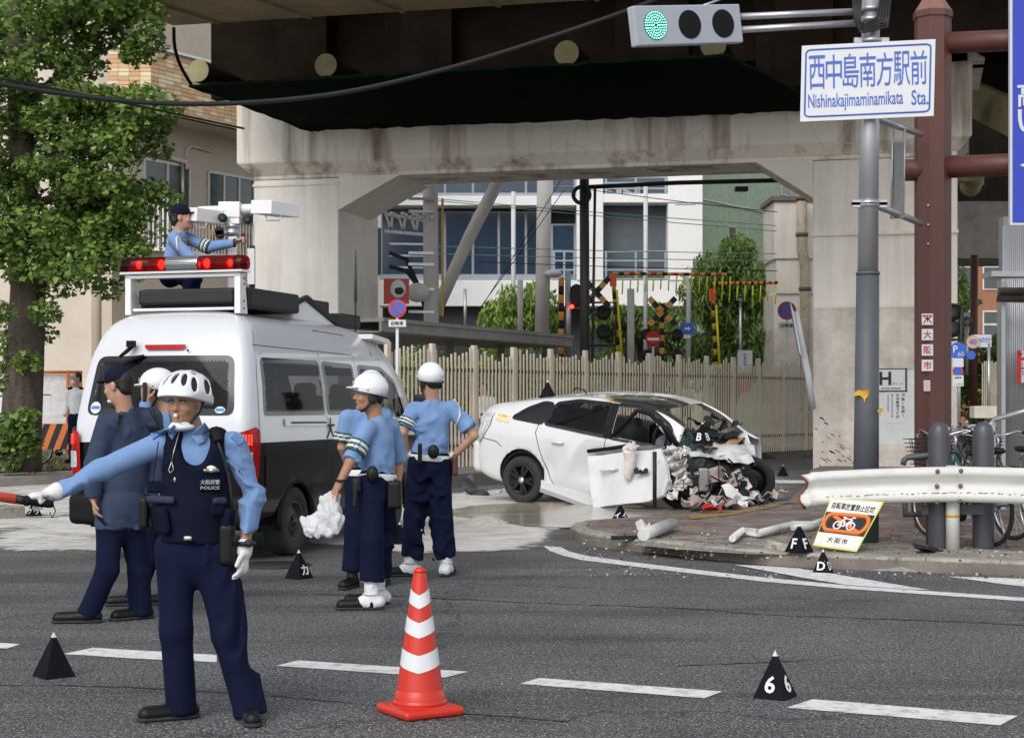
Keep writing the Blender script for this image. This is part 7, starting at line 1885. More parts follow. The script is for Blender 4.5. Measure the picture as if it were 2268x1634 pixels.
for d0, d1 in (((1938, 262), (2040, 298)), ((1940, 455), (2040, 495))): MB().tube(P(*d0, DP + .1), P(*d1, DP + 1.6), .035, n=12).build('bracket_arm', M_galv, sp, world=True)
for x in (1978, 2004): MB().tube(P(x, 275 + (x - 1978) * .4, DP + .8), P(x - 4, 485, DP + .8), .012, n=8).build('bracket_rod', M_galv, sp, world=True)
MB().box((P(1990, 400, DP + .8)), (.10, .04, .78)).build('rear_plate', mat('grey_sign_back', (.2, .2, .2), .5, .4), sp, world=True)
for q, r_ in (((1915, 880), .075), ((1946, 915), .05)):      # ginkgo leaf emblems
 c = P(q[0], q[1], DP - .135); pts = [(0, -.6), (.12, -.1), (.45, .25), (.95, .15), (1.0, .5), (.6, .8), (.25, .78), (.03, .95), (-.03, .95), (-.25, .78), (-.6, .8), (-1.0, .5), (-.95, .15), (-.45, .25), (-.12, -.1)]
 if q[0] > 1940: pts = [(max(-.2, -1), 0)] and [(a * .45 + .3, b_) for a, b_ in pts]
 MB().extrude([c + V((a * r_ * 1.3, abs(a) * r_ * .55, b_ * r_ * 1.2)) for a, b_ in pts], (0, .003, 0)).build('leaf_emblem', mat('emblem_yellow', (.55, .30, .02), .5), sp, world=True)
tl = thing('traffic_light', 'horizontal grey traffic signal showing green', 'traffic light', P(1516, 58, 16.2))
a0, a1 = P(1400, 60, 15.1), P(1635, 54, 15.8); tx = (a1 - a0).normalized(); tx2 = V((tx.x, tx.y, 0)).normalized(); tn = V((tx2.y, -tx2.x, 0)); tz = V((0, 0, 1))
Mt = Matrix((tx, tn * -1, tx.cross(tn * -1) * 1)).transposed(); ctr = (a0 + a1) / 2; wd = (a1 - a0).length
tup = tn.cross(tx).normalized() * -1; tup = tup if tup.z > 0 else -tup
Mt = Matrix((tx, tn, tup)).transposed()
M_sig = mat('signal_grey', (.36, .39, .44), .45, var=.04)
MB().box(ctr, (wd, .10, .37), Mt).build('housing', M_sig, tl, world=True, bevel=.012)
sgn = 1 if tn.y < 0 else -1
for i, (x, y) in enumerate(((1439, 61), (1514, 57), (1588, 54))):
 d_ = 16.15 + (x - 1516) * .0034; c = ctr + tx * ((i - 1) * wd * .318)
 fr = tn * sgn * .052
 ln = MB().tube(c + fr * .9, c + fr * 1.08, .135, n=32).build('lens', mat('dark_lens', (.006, .006, .007), .6, spec=.2) if i else mat('green_lens', (.004, .035, .028), .25), tl, world=True)
 for rr in range(1 if i == 0 else 99, 6 if i == 0 else 0):
  for q in range(rr * 6):
   a = 2 * math.pi * q / (rr * 6); cc = c + fr * 1.09 + tx * (rr * .0245 * math.cos(a)) + tup * (rr * .0245 * math.sin(a))
   MB().tube(cc, cc + tn * sgn * .003, .0072, n=6).build('led', emit('green_led', (.25, 1.0, .75), 2.2), ln, world=True)
for dz in (.09, -.07): MB().tube(a1 + V((0, 0, dz * .8)), P(1905, 40 - dz * 160, DP), .032, n=14).build('arm', M_galv, tl, world=True)
MB().path([P(1540, 20, 16.2), P(1580, 5, 16.3), P(1640, -20, 16.4)], .015, 6).build('stay', M_galv, tl, world=True)
sg = thing('station_sign', 'white station name sign with blue Japanese and Roman lettering', 'sign', P(1920, 180, 15.7))
s0, s1, s2, s3 = P(1772, 270, 15.85), P(2068, 257, 15.6), P(2072, 87, 15.6), P(1776, 102, 15.85)
su = (s1 - s0).normalized(); sv = (s3 - s0).normalized(); sn = su.cross(sv).normalized()
def SP(u, v, o=0.0): return (s0 * (1 - u) + s1 * u) * (1 - v) + (s3 * (1 - u) + s2 * u) * v + sn * o
MB().extrude([SP(0, 0), SP(1, 0), SP(1, 1), SP(0, 1)], sn * -.02).build('panel', M_signw, sg, world=True)
bd = [V(q) for q in roundpoly([(.033, .06), (.967, .06), (.967, .94), (.033, .94)], .05)]
MB().path([SP(q.x, q.y, .0) for q in bd], .009, 6, closed=True).build('border', M_signb, sg, world=True)
si = wmat(sg).inverted()
for i, ch in enumerate('西中島南方駅前'): text(ch, .33, M_signb, sg, si @ SP(.12 + i * .127, .64, .0015), su, sn.cross(su), width=.155, bold=.005)
text('Nishinakajimaminamikata', .175, M_signb, sg, si @ SP(.415, .235, .0015), su, sn.cross(su), width=.90, bold=.012); text('Sta.', .145, M_signb, sg, si @ SP(.895, .25, .0015), su, sn.cross(su), width=.16, bold=.012)
DB = 17.8; bb0 = P(2062, 1170, DB); bb0.z = .09
bp = thing('brown_sign_post', 'thick brown octagonal post with pointed cap and side arms', 'post', bb0)
ang8 = [R(22.5 + 45 * i) for i in range(8)]; zt = P(2066, 42, DB).z; rr = .20
MB().prism([(bb0.x + .02 + rr * math.cos(a), bb0.y + rr * math.sin(a)) for a in ang8], .09, zt).build('shaft', M_brown, bp, world=True, bevel=.004)
MB().prism([(bb0.x + .02 + .215 * math.cos(a), bb0.y + .215 * math.sin(a)) for a in ang8], zt - .0, zt + .07).build('cap_band', M_brown, bp, world=True)
b = MB(); b.add([(bb0.x + .02 + .21 * math.cos(a), bb0.y + .21 * math.sin(a), zt + .07) for a in ang8] + [(bb0.x + .02, bb0.y, zt + .40)], [(i, (i + 1) % 8, 8) for i in range(8)]).build('pointed_cap', mat('faded_brown', (.20, .10, .08), .5, var=.15), bp, world=True)
for y in (97, 372): MB().tube(P(2066, y, DB), P(2400, y - 14, DB - .6), .115 if y < 200 else .12, n=20).build('side_arm', M_brown, bp, world=True)
MB().tube(P(1992, 377, DB), P(2060, 377, DB), .12, n=20).build('arm_stub', M_brown, bp, world=True)
for y in (455, 498, 540): MB().sphere(P(2056, y, DB - .2), .014).build('bolt', M_alu, bp, world=True)
for i, ch in enumerate(('', '大', '阪', '市')):
 y = 707 + i * 34; c = P(2054, y, DB - .193)
 pl = MB().box(c, (.122, .006, .122)).build('plate', M_signw, bp, world=True)
 pi_ = wmat(bp).inverted()
 if ch: text(ch, .088, M_redink, pl, pi_ @ (c + V((0, -.0045, 0))), (1, 0, 0), (0, 0, 1), bold=.02)
 else:
  e = MB()
  for q0, q1 in (((-.05, .04), (.05, .04)), ((-.05, .04), (0, -.0)), ((.05, .04), (0, .0)), ((0, .02), (-.045, -.045)), ((0, .02), (.045, -.045)), ((0, .045), (0, -.03))): e.beam(c + V((q0[0], -.005, q0[1])), c + V((q1[0], -.005, q1[1])), .012, .004, up=(0, 1, 0))
  e.build('emblem', M_redink, pl, world=True)
MB().box(P(2053, 854, DB - .193), (.068, .004, .115)).build('notice', M_signw, bp, world=True)
for i in range(5): MB().box(P(2053, 846 + i * 4, DB - .196), (.05, .002, .006)).build('print_line', M_redink, bp, world=True)
bl = thing('blue_sign', 'tall blue panel with white lettering cut by the right edge', 'sign', P(2290, 250, 17.2))
MB().bb(P(2236, 0, 17.2).x, P(2236, 0, 17.2).x + 1.1, 17.18, 17.24, P(0, 499, 17.2).z, P(0, -120, 17.2).z).build('panel', M_signw, bl, world=True)
MB().bb(P(2241, 0, 17.2).x, P(2241, 0, 17.2).x + 1.0, 17.17, 17.179, P(0, 493, 17.2).z, P(0, -115, 17.2).z).build('blue_face', M_bluep, bl, world=True)
li = wmat(bl).inverted()
text('高', .26, M_signw, bl, li @ P(2279, 210, 17.166), (1, 0, 0), (0, 0, 1), bold=.02); text('い', .24, M_signw, bl, li @ P(2282, 268, 17.166), (1, 0, 0), (0, 0, 1), bold=.02)
MB().extrude([P(2258, 366, 17.166), P(2285, 356, 17.166), P(2285, 377, 17.166)], (0, -.003, 0)).build('arrow', M_signw, bl, world=True)
def plane_notice(x0, x1, y0, y1, label, name):
 n_ = -VW; a = PL(x0, y1, Q(0, -.02, 0), n_); c = PL(x1, y1, Q(0, -.02, 0), n_); e = PL(x0, y0, Q(0, -.02, 0), n_)
 t = thing(name, label, 'notice', a); up_ = V((0, 0, 1)); w_, h_ = (c - a).length, e.z - a.z
 MB().extrude([a, a + VU * w_, a + VU * w_ + up_ * h_, a + up_ * h_], VW * .01).build('paper', M_signw, t, world=True)
 return t, a, w_, h_
t, a, w_, h_ = plane_notice(1942, 2005, 818, 866, 'white paper notice with a big letter H on the column', 'notice'); ti = wmat(t).inverted()
text('H', h_ * .62, M_ink, t, ti @ (a + VU * w_ * .30 + V((0, 0, h_ * .58)) - VW * .003), VU, (0, 0, 1), bold=.03); text('ブロック', h_ * .13, M_ink, t, ti @ (a + VU * w_ * .72 + V((0, 0, h_ * .34)) - VW * .003), VU, (0, 0, 1)); text('西中島南方駅駐輪場', h_ * .09, M_ink, t, ti @ (a + VU * w_ * .5 + V((0, 0, h_ * .12)) - VW * .003), VU, (0, 0, 1))
for q in ((0, -.03, 1.08, .06), (1.0, -.03, .06, 1.08), (0, 1.0, 1.08, .04)): MB().extrude([a + VU * w_ * q[0] + V((0, 0, h_ * q[1])), a + VU * w_ * (q[0] + q[2]) + V((0, 0, h_ * q[1])), a + VU * w_ * (q[0] + q[2]) + V((0, 0, h_ * (q[1] + q[3]))), a + VU * w_ * q[0] + V((0, 0, h_ * (q[1] + q[3])))], -VW * .012).build('frame', M_ink, t, world=True)
t, a, w_, h_ = plane_notice(1957, 2007, 868, 937, 'white paper notice with vertical Japanese text below the H sign', 'notice'); ti = wmat(t).inverted()
for cx_, s_, hh in ((.86, '月極(定期)', .13), (.62, '利用置場です。', .115), (.38, '通り抜けできません。', .075), (.2, '西中島南方駅前駐輪場', .055)):
 for i, ch in enumerate(s_): text(ch, h_ * hh * .8, M_ink, t, ti @ (a + VU * w_ * cx_ + V((0, 0, h_ * (.90 - i * hh))) - VW * .003), VU, (0, 0, 1), bold=.012)
qd, a, w_, h_ = plane_notice(1938, 2030, 820, 985, 'pale repainted patch behind the notices on the column', 'paint_patch'); qd.children[0].data.materials[0] = mat('pale_patch', (.62, .64, .63), .8, var=.06); qd.location += VW * .013
for x, lab in ((2080, 'left grey round topped bollard behind the guardrail'), (2178, 'right grey round topped bollard behind the guardrail')):
 p0 = G(x, 1213, .1); t = thing('bollard', lab, 'bollard', p0, 0, 'grey bollards behind the guardrail')
 MB().lathe([(.098, 0), (.10, .01), (.10, 1.04), (.095, 1.10), (.078, 1.15), (.045, 1.18), (0, 1.19)], n=24).build('post', mat('bollard_grey', (.06, .062, .075), .4, var=.08), t)
 MB().bb(-.13, .13, -.06, .10, .42, .50).build('rail_socket', MATS['bollard_grey'], t)
h0 = thing('bicycle_stand', 'grey bent tube barrier between the bollards', 'barrier', G(2120, 1200, .1))
MB().path([P(2000, 1030, 15.7), P(2003, 1018, 15.7), P(2012, 1012, 15.7), P(2085, 1006, 15.5)], .028, 8).build('tube', M_grypaint, h0, world=True); MB().path([P(2005, 1110, 15.7), P(2005, 1140, 15.7), P(2040, 1138, 15.6)], .03, 8).build('tube', M_grypaint, h0, world=True)
MB().tube(P(2058, 1205, 15.6), P(2058, 1010, 15.6), .03, n=10).build('leg', M_grypaint, h0, world=True); MB().beam(P(2040, 1128, 15.35), P(2180, 1128, 15.2), .07, .09).build('rail', M_grypaint, h0, world=True)
wp = thing('broken_pipe', 'bent and broken white pipe lying along the pavement', 'debris', G(1720, 1185, .1)); M_pw = mat('pipe_white', (.60, .60, .58), .5, var=.1, dirt=.4, dirtcol=(.3, .26, .22), dscale=6)
pts = [(1622, 1192), (1645, 1174), (1680, 1180), (1720, 1170), (1760, 1160), (1800, 1160), (1830, 1148)]
MB().path([G(x, y, .16) for x, y in pts], [.035, .04, .042, .04, .036, .032, .032], 10).build('pipe', M_pw, wp, world=True); MB().path([G(x, y, .15) for x, y in ((1755, 1168), (1790, 1166), (1815, 1162))], [.035, .05, .02], 6).build('torn_end', M_pw, wp, world=True)
bs = thing('broken_post', 'broken white post stump lying near the kerb nose', 'debris', G(1450, 1180, .1))
MB().path([G(1425, 1184, .17), G(1445, 1176, .18), G(1490, 1158, .18)], [.062, .064, .06], 16).build('post_stump', M_pw, bs, world=True)
for i in range(4): scr = crumple('torn_shell', [(1405 + i * 9, 1160 + i * 6, 17.6), (1425 + i * 6, 1156 + i * 4, 17.8), (1436 + i * 4, 1176, 17.6), (1412 + i * 5, 1182, 17.5)], M_pw, bs, amp=.07, f=14, step=.04, seed=i + 60)
MB().box(G(1400, 1190, .13), (.42, .06, .04), R(14)).build('base_plate', M_blk, bs, world=True)
kc = thing('kerb_chunk', 'broken pale kerb chunk leaning under the marker F', 'debris', G(1740, 1245)); SD().bx(G(1738, 1243) + V((0, .05, .07)), (.17, .11, .09), np.array(Matrix.Rotation(R(12), 3, 'Y')), rad=.02).build('chunk', mat('raw_concrete', (.42, .38, .32), .95, var=.35, scale=9, bmp=1, bscale=30, bdist=.03), kc, h=.014, wr=.04, wf=25, world=True)
gv = MB(); rg = random.Random(12)
for i in range(1300):
 x = rg.uniform(1290, 2268); y = rg.uniform(1165, 1238) if rg.random() < .7 else rg.uniform(1255, 1278)
 y += (x - 1290) * .012; isl = y < 1240 + (x - 1500) * .02
 p = G(x, y, .1 if isl else 0); s_ = rg.choice([.005, .006, .008, .010, .018]) * rg.uniform(.6, 1.2)
 gv.mi(rg.randrange(3)).box((p.x, p.y, p.z + s_ * .5 + (.004 if isl else 0)), (s_ * rg.uniform(.8, 1.8), s_, s_ * rg.uniform(.5, 1)), Matrix.Rotation(rg.uniform(0, 6), 3, 'Z') @ Matrix.Rotation(rg.uniform(-.6, .6), 3, 'X'), .6)
tag(gv.build('rubble', [mat('rubble_pale', (.42, .38, .33), .95), mat('rubble_grey', (.2, .18, .16), .95), mat('rubble_dark', (.06, .05, .045), .9)]), 'scattered rubble chips along the kerb and pavement', 'rubble', kind='stuff')
M_spoke = mat('spoke_steel', (.5, .5, .5), .35, .8)
def bicycle(label, loc, rz, col, basket=True, name='bicycle', group=None, lean=0.0, simple=False, mud=M_blk):
 t = thing(name, label, 'bicycle', loc, rz, group); t.rotation_euler = (0, lean, rz)
 Mf = mat('bike_%s' % '_'.join('%d' % (c * 100) for c in col), col, .35, var=.05, coat=.5); Rw = .33; xr, xf = -.53, .55
 for x in (xr, xf):
  w = bpy.data.objects.new('wheel', None); COL.objects.link(w); w.parent = t; w.location = (x, 0, Rw)
  MB().torus((0, 0, 0), Rw - .02, .02, 'Y', 36, 8).build('tyre', M_rub, w); MB().torus((0, 0, 0), Rw - .045, .010, 'Y', 36, 6).build('rim', M_alu, w)
  sp_ = MB().tube((0, -.04, 0), (0, .04, 0), .02, n=10)
  if not simple:
   for i in range(18): a = 2 * math.pi * i / 18; sp_.tube((.018 * math.cos(a + 1.2), .025 * (-1) ** i, .018 * math.sin(a + 1.2)), ((Rw - .05) * math.cos(a), 0, (Rw - .05) * math.sin(a)), .0016, n=4, cap=False)
  sp_.build('spokes', M_spoke, w)
  MB().path([(x + (Rw + .025) * math.cos(a), 0, Rw + (Rw + .025) * math.sin(a)) for a in np.linspace(.3 if x < 0 else .9, 2.9 if x < 0 else 2.6, 14)], .016, 6).build('mudguard', mud, t)
 bbk = (-.08, 0, .28); st = (-.24, 0, .72); hd_ = (.36, 0, .78); hb = (.40, 0, .62)
 f = MB(); f.path([hb, (.2, 0, .42), (.05, 0, .32), bbk], .019, 8).path([hd_, (.18, 0, .55), (.0, 0, .42), (-.14, 0, .42)], .014, 8).tube(bbk, st, .016).tube(hd_, hb, .02).path([hb, (.50, .05, .40), (xf, .05, Rw)], .011, 6).path([hb, (.50, -.05, .40), (xf, -.05, Rw)], .011, 6)
 for s_ in (.05, -.05): f.tube((bbk[0], s_ * .6, bbk[2]), (xr, s_, Rw), .010).tube((-.2, s_ * .4, .62), (xr, s_, Rw), .008)
 f.build('frame', Mf, t)
 SD().el((-.27, 0, .83), (.13, .075, .035)).el((-.18, 0, .84), (.10, .035, .028)).build('saddle', M_leath, t, h=.015); MB().tube(st, (-.27, 0, .81), .013).build('seat_post', M_alu, t)
 MB().path([(.34, 0, .80), (.33, 0, .93), (.36, 0, .97)], .012, 8).path([(.18, .28, 1.0), (.30, .24, 1.03), (.38, .10, .98), (.38, -.10, .98), (.30, -.24, 1.03), (.18, -.28, 1.0)], .012, 8).build('handlebar', M_alu, t)
 for s_ in (1, -1):
  MB().tube((.12, s_ * .30, .985), (.24, s_ * .265, 1.015), .018, n=10).build('grip', M_blk, t); MB().path([(.36, s_ * .2, 1.0), (.33, s_ * .27, .985), (.22, s_ * .31, .965)], .006, 5).build('brake_lever', M_alu, t)
 MB().tube((-.08, .03, .28), (-.08, .045, .28), .085, n=24).build('chainring', M_plblk, t); MB().tube((-.08, .05, .28), (.06, .05, .18), .010).box((.08, .09, .18), (.09, .09, .02)).build('crank', M_alu, t)
 MB().path([(xr, -.06, Rw), (xr - .1, -.08, .02)], .01, 6).build('kickstand', M_alu, t); MB().path([(-.30, 0, .70), (-.55, .05, .68), (-.72, .05, .66)], .008, 5).build('rear_rack', M_alu, t)
 if basket:
  bk_ = MB();
  for i in range(7):
   k = i / 6; z = .70 + .24 * k; w_, l_ = .12 + .05 * k, .10 + .05 * k; c = .60
   bk_.path([(c - l_, -w_, z), (c + l_, -w_, z), (c + l_, w_, z), (c - l_, w_, z)], .004, 4, closed=True)
  for i in range(12):
   a = 2 * math.pi * i / 12; bk_.tube((.60 + .10 * math.cos(a), .12 * math.sin(a), .70), (.60 + .15 * math.cos(a), .17 * math.sin(a), .94), .0035, n=4, cap=False)
  bk_.build('basket', M_blk if not simple else M_plblk, t)
 MB().sphere((.30, .12, 1.03), .025).build('bell', M_alu, t)
 return t
bg_ = 'bicycles parked behind the bollards'
t = bicycle('black city bicycle behind the bollards, its handlebar between them', (4.40, 15.95, .1), R(106), (.02, .02, .022), True, group=bg_); t.scale = (1.06,) * 3
t = bicycle('teal bicycle close beside the black one behind the right bollard', (4.78, 16.7, .1), R(112), (.015, .10, .09), True, group=bg_); t.scale = (1.06,) * 3
for i, (x, y, rz, col, lab) in enumerate(((2240, 1150, 100, (.03, .02, .02), 'dark bicycle at the right edge behind the right bollard'), (2150, 1098, 108, (.02, .02, .02), 'black bicycle in the dark row beyond the bollards, left one'), (2190, 1100, 98, (.03, .03, .03), 'black bicycle in the middle of the dark row'), (2232, 1098, 104, (.04, .03, .03), 'black bicycle in the dark row beyond the bollards, right one'), (2262, 1104, 112, (.05, .05, .05), 'grey bicycle by the station handrail'), (2170, 1066, 95, (.02, .02, .03), 'dark blue bicycle farthest back below the white box'))):
 bicycle(lab, G(x, y, .1), R(rz), col, True, group=bg_, simple=True)
bicycle('cream city bicycle with basket parked beside the tree', G(140, 1030, .16), R(28), (.58, .50, .40), True, mud=mat('blue_mudguard', (.05, .10, .18), .4))
bicycle('dark bicycle half hidden by the tree at the left edge', G(-30, 1036, .16), R(10), (.03, .04, .05), False, simple=True)
# ================================================================ railway side, signs, wires
M_pick = mat('beige_picket', (.62, .54, .425), .7, var=.12, scale=2, dirt=.35, dirtcol=(.16, .11, .07), dscale=1.5)
M_prl = mat('brown_rail', (.07, .05, .035), .7); M_pole = mat('concrete_pole', (.58, .56, .53), .85, var=.1, scale=2); M_dpole = mat('dark_pole', (.055, .055, .055), .5, .3)
M_yb = mat('hazard_yellow', (.62, .34, .03), .5); M_tas = mat('tassel_yellow', (.72, .75, .02), .5); M_ora = mat('hazard_orange', (.72, .34, .07), .6)
fA, fB = V((P(858, 0, 30.5).x, 30.5, 0)), V((P(1812, 0, 44.5).x, 44.5, 0)); fd = (fB - fA).normalized(); fL = (fB - fA).length; frz = math.atan2(fd.y, fd.x)
fence = thing('picket_fence', 'beige metal picket fence with uneven wavy top behind the car', 'fence', fA)
for z in (.62, 2.12): MB().beam(fA + V((0, .04, z)), fB + V((0, .04, z)), .05, .07).build('rail', M_prl, fence, world=True)
pk = MB().box((0, 0, .5), (.03, .03, 1)).build('picket', M_pick, fence); ps = MB().box((0, 0, .5), (.10, .09, 1)).build('post', M_pick, fence)
rg = random.Random(5); n = int(fL / .118); fs_ = [1, 1]
for i in range(n):
 s_ = i * .118; post = i % 11 == 0
 k = 1 if post else 0; o = (pk, ps)[k] if fs_[k] else clone((pk, ps)[k], fence); fs_[k] = 0
 hgt = (2.42 if post else 2.15 + .14 * abs(math.sin(i * .22)) + rg.uniform(-.05, .1)); o.location = fd * s_ + V((0, 0 if not post else .02, .2)); o.rotation_euler = (0, 0, frz); o.scale = (1, 1, hgt)
cn_ = thing('platform_canopy', 'grey metal platform canopy on thin posts behind the fence', 'canopy', P(1050, 900, 37)); ca_, cb2 = P(845, 716, 33), P(1268, 756, 41.7); cd_ = (cb2 - ca_).normalized(); cd_.z = 0
M_can = mat('canopy_grey', (.26, .25, .235), .5, .3, var=.15)
cz = 2.9; ca_.z = cb2.z = 0
def cpr(z0, z1, o0, o1, nm): return MB().extrude([ca_ + V((-.3 * 0, 0, z0)) + V((-cd_.y, cd_.x, 0)) * o0, cb2 + V((0, 0, z0)) + V((-cd_.y, cd_.x, 0)) * o0, cb2 + V((0, 0, z1)) + V((-cd_.y, cd_.x, 0)) * o0, ca_ + V((0, 0, z1)) + V((-cd_.y, cd_.x, 0)) * o0], V((-cd_.y, cd_.x, 0)) * (o1 - o0)).build(nm, M_can, cn_, world=True)
cpr(2.92, 3.12, 0, .06, 'fascia'); cpr(3.12, 3.2, -.05, 2.4, 'roof'); cpr(2.9, 2.93, .06, 2.4, 'soffit')
for k in (.22, .5, .78): q = ca_ + (cb2 - ca_) * k + V((-cd_.y, cd_.x, 0)) * 1; MB().bb(q.x - .09, q.x + .09, q.y - .09, q.y + .09, 0, 2.92).build('post', mat('post_brown', (.14, .12, .10), .6), cn_, world=True)
def pole(pts, r, m, label, name='utility_pole', cat='pole', n=14):
 t = thing(name, label, cat, P(*pts[0])); MB().path([P(*q) for q in pts], r, n).build('shaft', m, t, world=True); return t
pole([(945, 735, 43), (1042, 520, 43), (1112, 385, 43)], .17, M_pole, 'pale concrete strut pole leaning across the office windows')
pole([(1200, 760, 46), (1206, 380, 46)], .21, M_pole, 'pale vertical concrete pole in front of the office windows')
t = pole([(957, 900, 42), (953, 400, 42)], .2, M_pole, 'concrete pole carrying crossarms and the white gantry')
for y in (440, 468, 560, 585, 640, 690): MB().beam(P(905, y, 41.8), P(962, y + 1, 41.8), .07).build('crossarm', M_galv, t, world=True)
for i in range(12): MB().sphere(P(868 + i * 8, 474 + (i % 3) * 4, 41.8), .06, 8, 6).build('insulator', M_signw, t, world=True)
MB().beam(P(980, 440, 42), P(980, 700, 42), .06).build('ladder_rail', M_yb, t, world=True)
for i in range(2): MB().path([P(862, 560 + i * 30, 42), P(900, 575 + i * 25, 42), P(930, 640, 42), P(945, 700, 42)], .06, 6).build('thick_cable', M_blk, t, world=True)
g = thing('gantry_truss', 'white lattice gantry arm beside the left pier column', 'gantry', P(910, 500, 42))
for y0, y1 in ((474, 492), (512, 522)): MB().beam(P(852, y0, 42), P(965, y1, 42), .08).build('chord', M_signw, g, world=True)
for i in range(8): x = 855 + i * 14; MB().beam(P(x, 475 + (x - 852) * .16, 42), P(x + 13 * (-1) ** i * .6 + 4, 513 + (x - 852) * .09, 42), .06).build('brace', M_signw, g, world=True)
for i in range(5): MB().beam(P(862, 540 + i * 26, 42), P(948, 541 + i * 26, 42), .05).build('side_rail', M_galv, g, world=True)
t = pole([(1296, 900, 40), (1294, 380, 40)], .12, M_dpole, 'dark steel pole with cable coil and long horizontal arm')
MB().path([P(1296, 415, 40), P(1500, 405, 39.6), P(1790, 398, 38.6)], .055, 8).build('arm', M_blk, t, world=True); MB().torus(P(1288, 432, 39.8), .2, .05, 'Y', 20, 8).build('cable_coil', M_blk, t, world=True)
MB().box(P(1642, 419, 39), (.30, .25, .10)).build('floodlight', M_blk, t, world=True); MB().tube(P(1318, 410, 39.9), P(1312, 800, 39.9), .035, n=8).build('conduit', M_dpole, t, world=True)
for x, y0, lab in ((1137, 425, 'left thin white flagpole before the office windows'), (1430, 412, 'right thin white flagpole before the slate screen')): pole([(x, 820, 50), (x, y0, 50)], .07, M_signw, lab, 'flagpole')
pole([(1397, 830, 44), (1397, 640, 44)], .10, M_pole, 'short grey pole between the crossing barriers'); pole([(1031, 740, 50), (1030, 640, 50)], .05, M_galv, 'small branched metal post above the canopy'); pole([(1153, 760, 45), (1152, 620, 45)], .08, M_pole, 'weathered grey post beside the leaning pole')
def striped(t, a, c, r, n, ms, nm='striped_pole', w=None):
 for i in range(n):
  p0, p1 = a + (c - a) * (i / n), a + (c - a) * ((i + 1) / n)
  (MB().beam(p0, p1, w[0], w[1]) if w else MB().tube(p0, p1, r, n=8)).build(nm, ms[i % len(ms)], t, world=True)
xs = thing('crossing_signal', 'railway crossing signal with black and orange crossbuck and four lamps', 'signal', P(1466, 900, 44)); c = P(1466, 690, 44)
striped(xs, P(1466, 840, 44), P(1466, 672, 44), .07, 12, [M_ora, M_blk])
for s_ in (1, -1): striped(xs, c + V((-.36, -.12, -.36 * s_)), c + V((.36, -.13, .36 * s_)), 0, 6, [M_ora, M_blk], 'crossbuck_board', (.06, .15))
for x in (1432, 1500):
 for y in (740, 786): MB().lathe([(.0, 0), (.15, 0), (.15, .06), (0, .06)], c=P(x, y, 43.9), n=18, axis='Y').build('lamp_disc', M_blk, xs, world=True)
for y in (738, 784): MB().beam(P(1418, y, 44), P(1512, y, 44), .06).build('lamp_bar', M_blk, xs, world=True)
xs = thing('crossing_signal', 'crossing signal with crossbuck and two lamps behind the dark pole', 'signal', P(1320, 900, 43)); c = P(1320, 648, 43)
for s_ in (1, -1): striped(xs, c + V((-.34, -.1, -.38 * s_)), c + V((.34, -.11, .38 * s_)), 0, 6, [M_ora, M_blk], 'crossbuck_board', (.06, .15))
for y in (692, 735): MB().lathe([(.0, 0), (.2, 0), (.2, .06), (0, .06)], c=P(1337, y, 43), n=18, axis='Y').build('lamp_disc', M_blk, xs, world=True)
MB().path([P(1300, 670, 43.1), P(1364, 670, 43.1), P(1364, 765, 43.1), P(1300, 765, 43.1)], .035, 6).build('lamp_frame', M_blk, xs, world=True)
xs = thing('crossing_signal', 'black and orange striped post with a red lamp left of the dark pole', 'signal', P(1242, 900, 43)); striped(xs, P(1243, 860, 43), P(1243, 615, 43), .075, 13, [M_ora, M_blk]); MB().tube(P(1258, 800, 43), P(1258, 600, 43), .08, n=10).build('steel_post', M_galv, xs, world=True)
SD().el(P(1277, 655, 43), (.22, .1, .32)).build('signal_head', M_blk, xs, h=.04, world=True); MB().sphere(P(1267, 679, 42.85), .05).build('red_lamp', emit('red_point', (1, .03, .02), 6), xs, world=True)
for q, lab in ((((1372, 815), (1358, 612), (1358, 606), (1622, 608), 45), 'raised crossing barrier with yellow tassels on the left'), (((1586, 815), (1578, 645), (1578, 628), (1722, 626), 45.5), 'crossing barrier with yellow tassels on the right')):
 bt = thing('crossing_barrier', lab, 'barrier', P(q[0][0], 830, q[4])); d = q[4]; striped(bt, P(*q[0], d), P(*q[1], d), .06, 12, [M_yb, M_blk]); striped(bt, P(*q[2], d), P(*q[3], d), .045, 22, [M_ora, M_blk, M_ora, M_redink])
 MB().box(P(q[1][0], q[1][1] + 8, d), (.18, .15, .35)).build('drive_box', mat('safety_orange', (.8, .10, .02), .5), bt, world=True); MB().tube(P(q[0][0] + 8, q[0][1], d - .1), P(q[1][0] + 8, q[1][1] + 30, d - .1), .035, n=6).build('tassel_rope', M_tas, bt, world=True)
 k = int((q[3][0] - q[2][0]) / 17)
 for i in range(k): x = q[2][0] + 22 + i * 17; h_ = rg.uniform(30, 42); MB().tube(P(x, q[2][1] + 4, d), P(x - 2, q[2][1] + 4 + h_, d), .022, n=6).build('tassel', M_tas, bt, world=True)
M_sred = mat('sign_red', (.50, .03, .025), .45); M_sblue = mat('sign_disc_blue', (.03, .11, .50), .45)
def disc(t, x, y, d, r, m, o, nm='disc'): return MB().tube(P(x, y, d - o), P(x, y, d - o) + V((0, .01, 0)), r, n=28).build(nm, m, t, world=True)
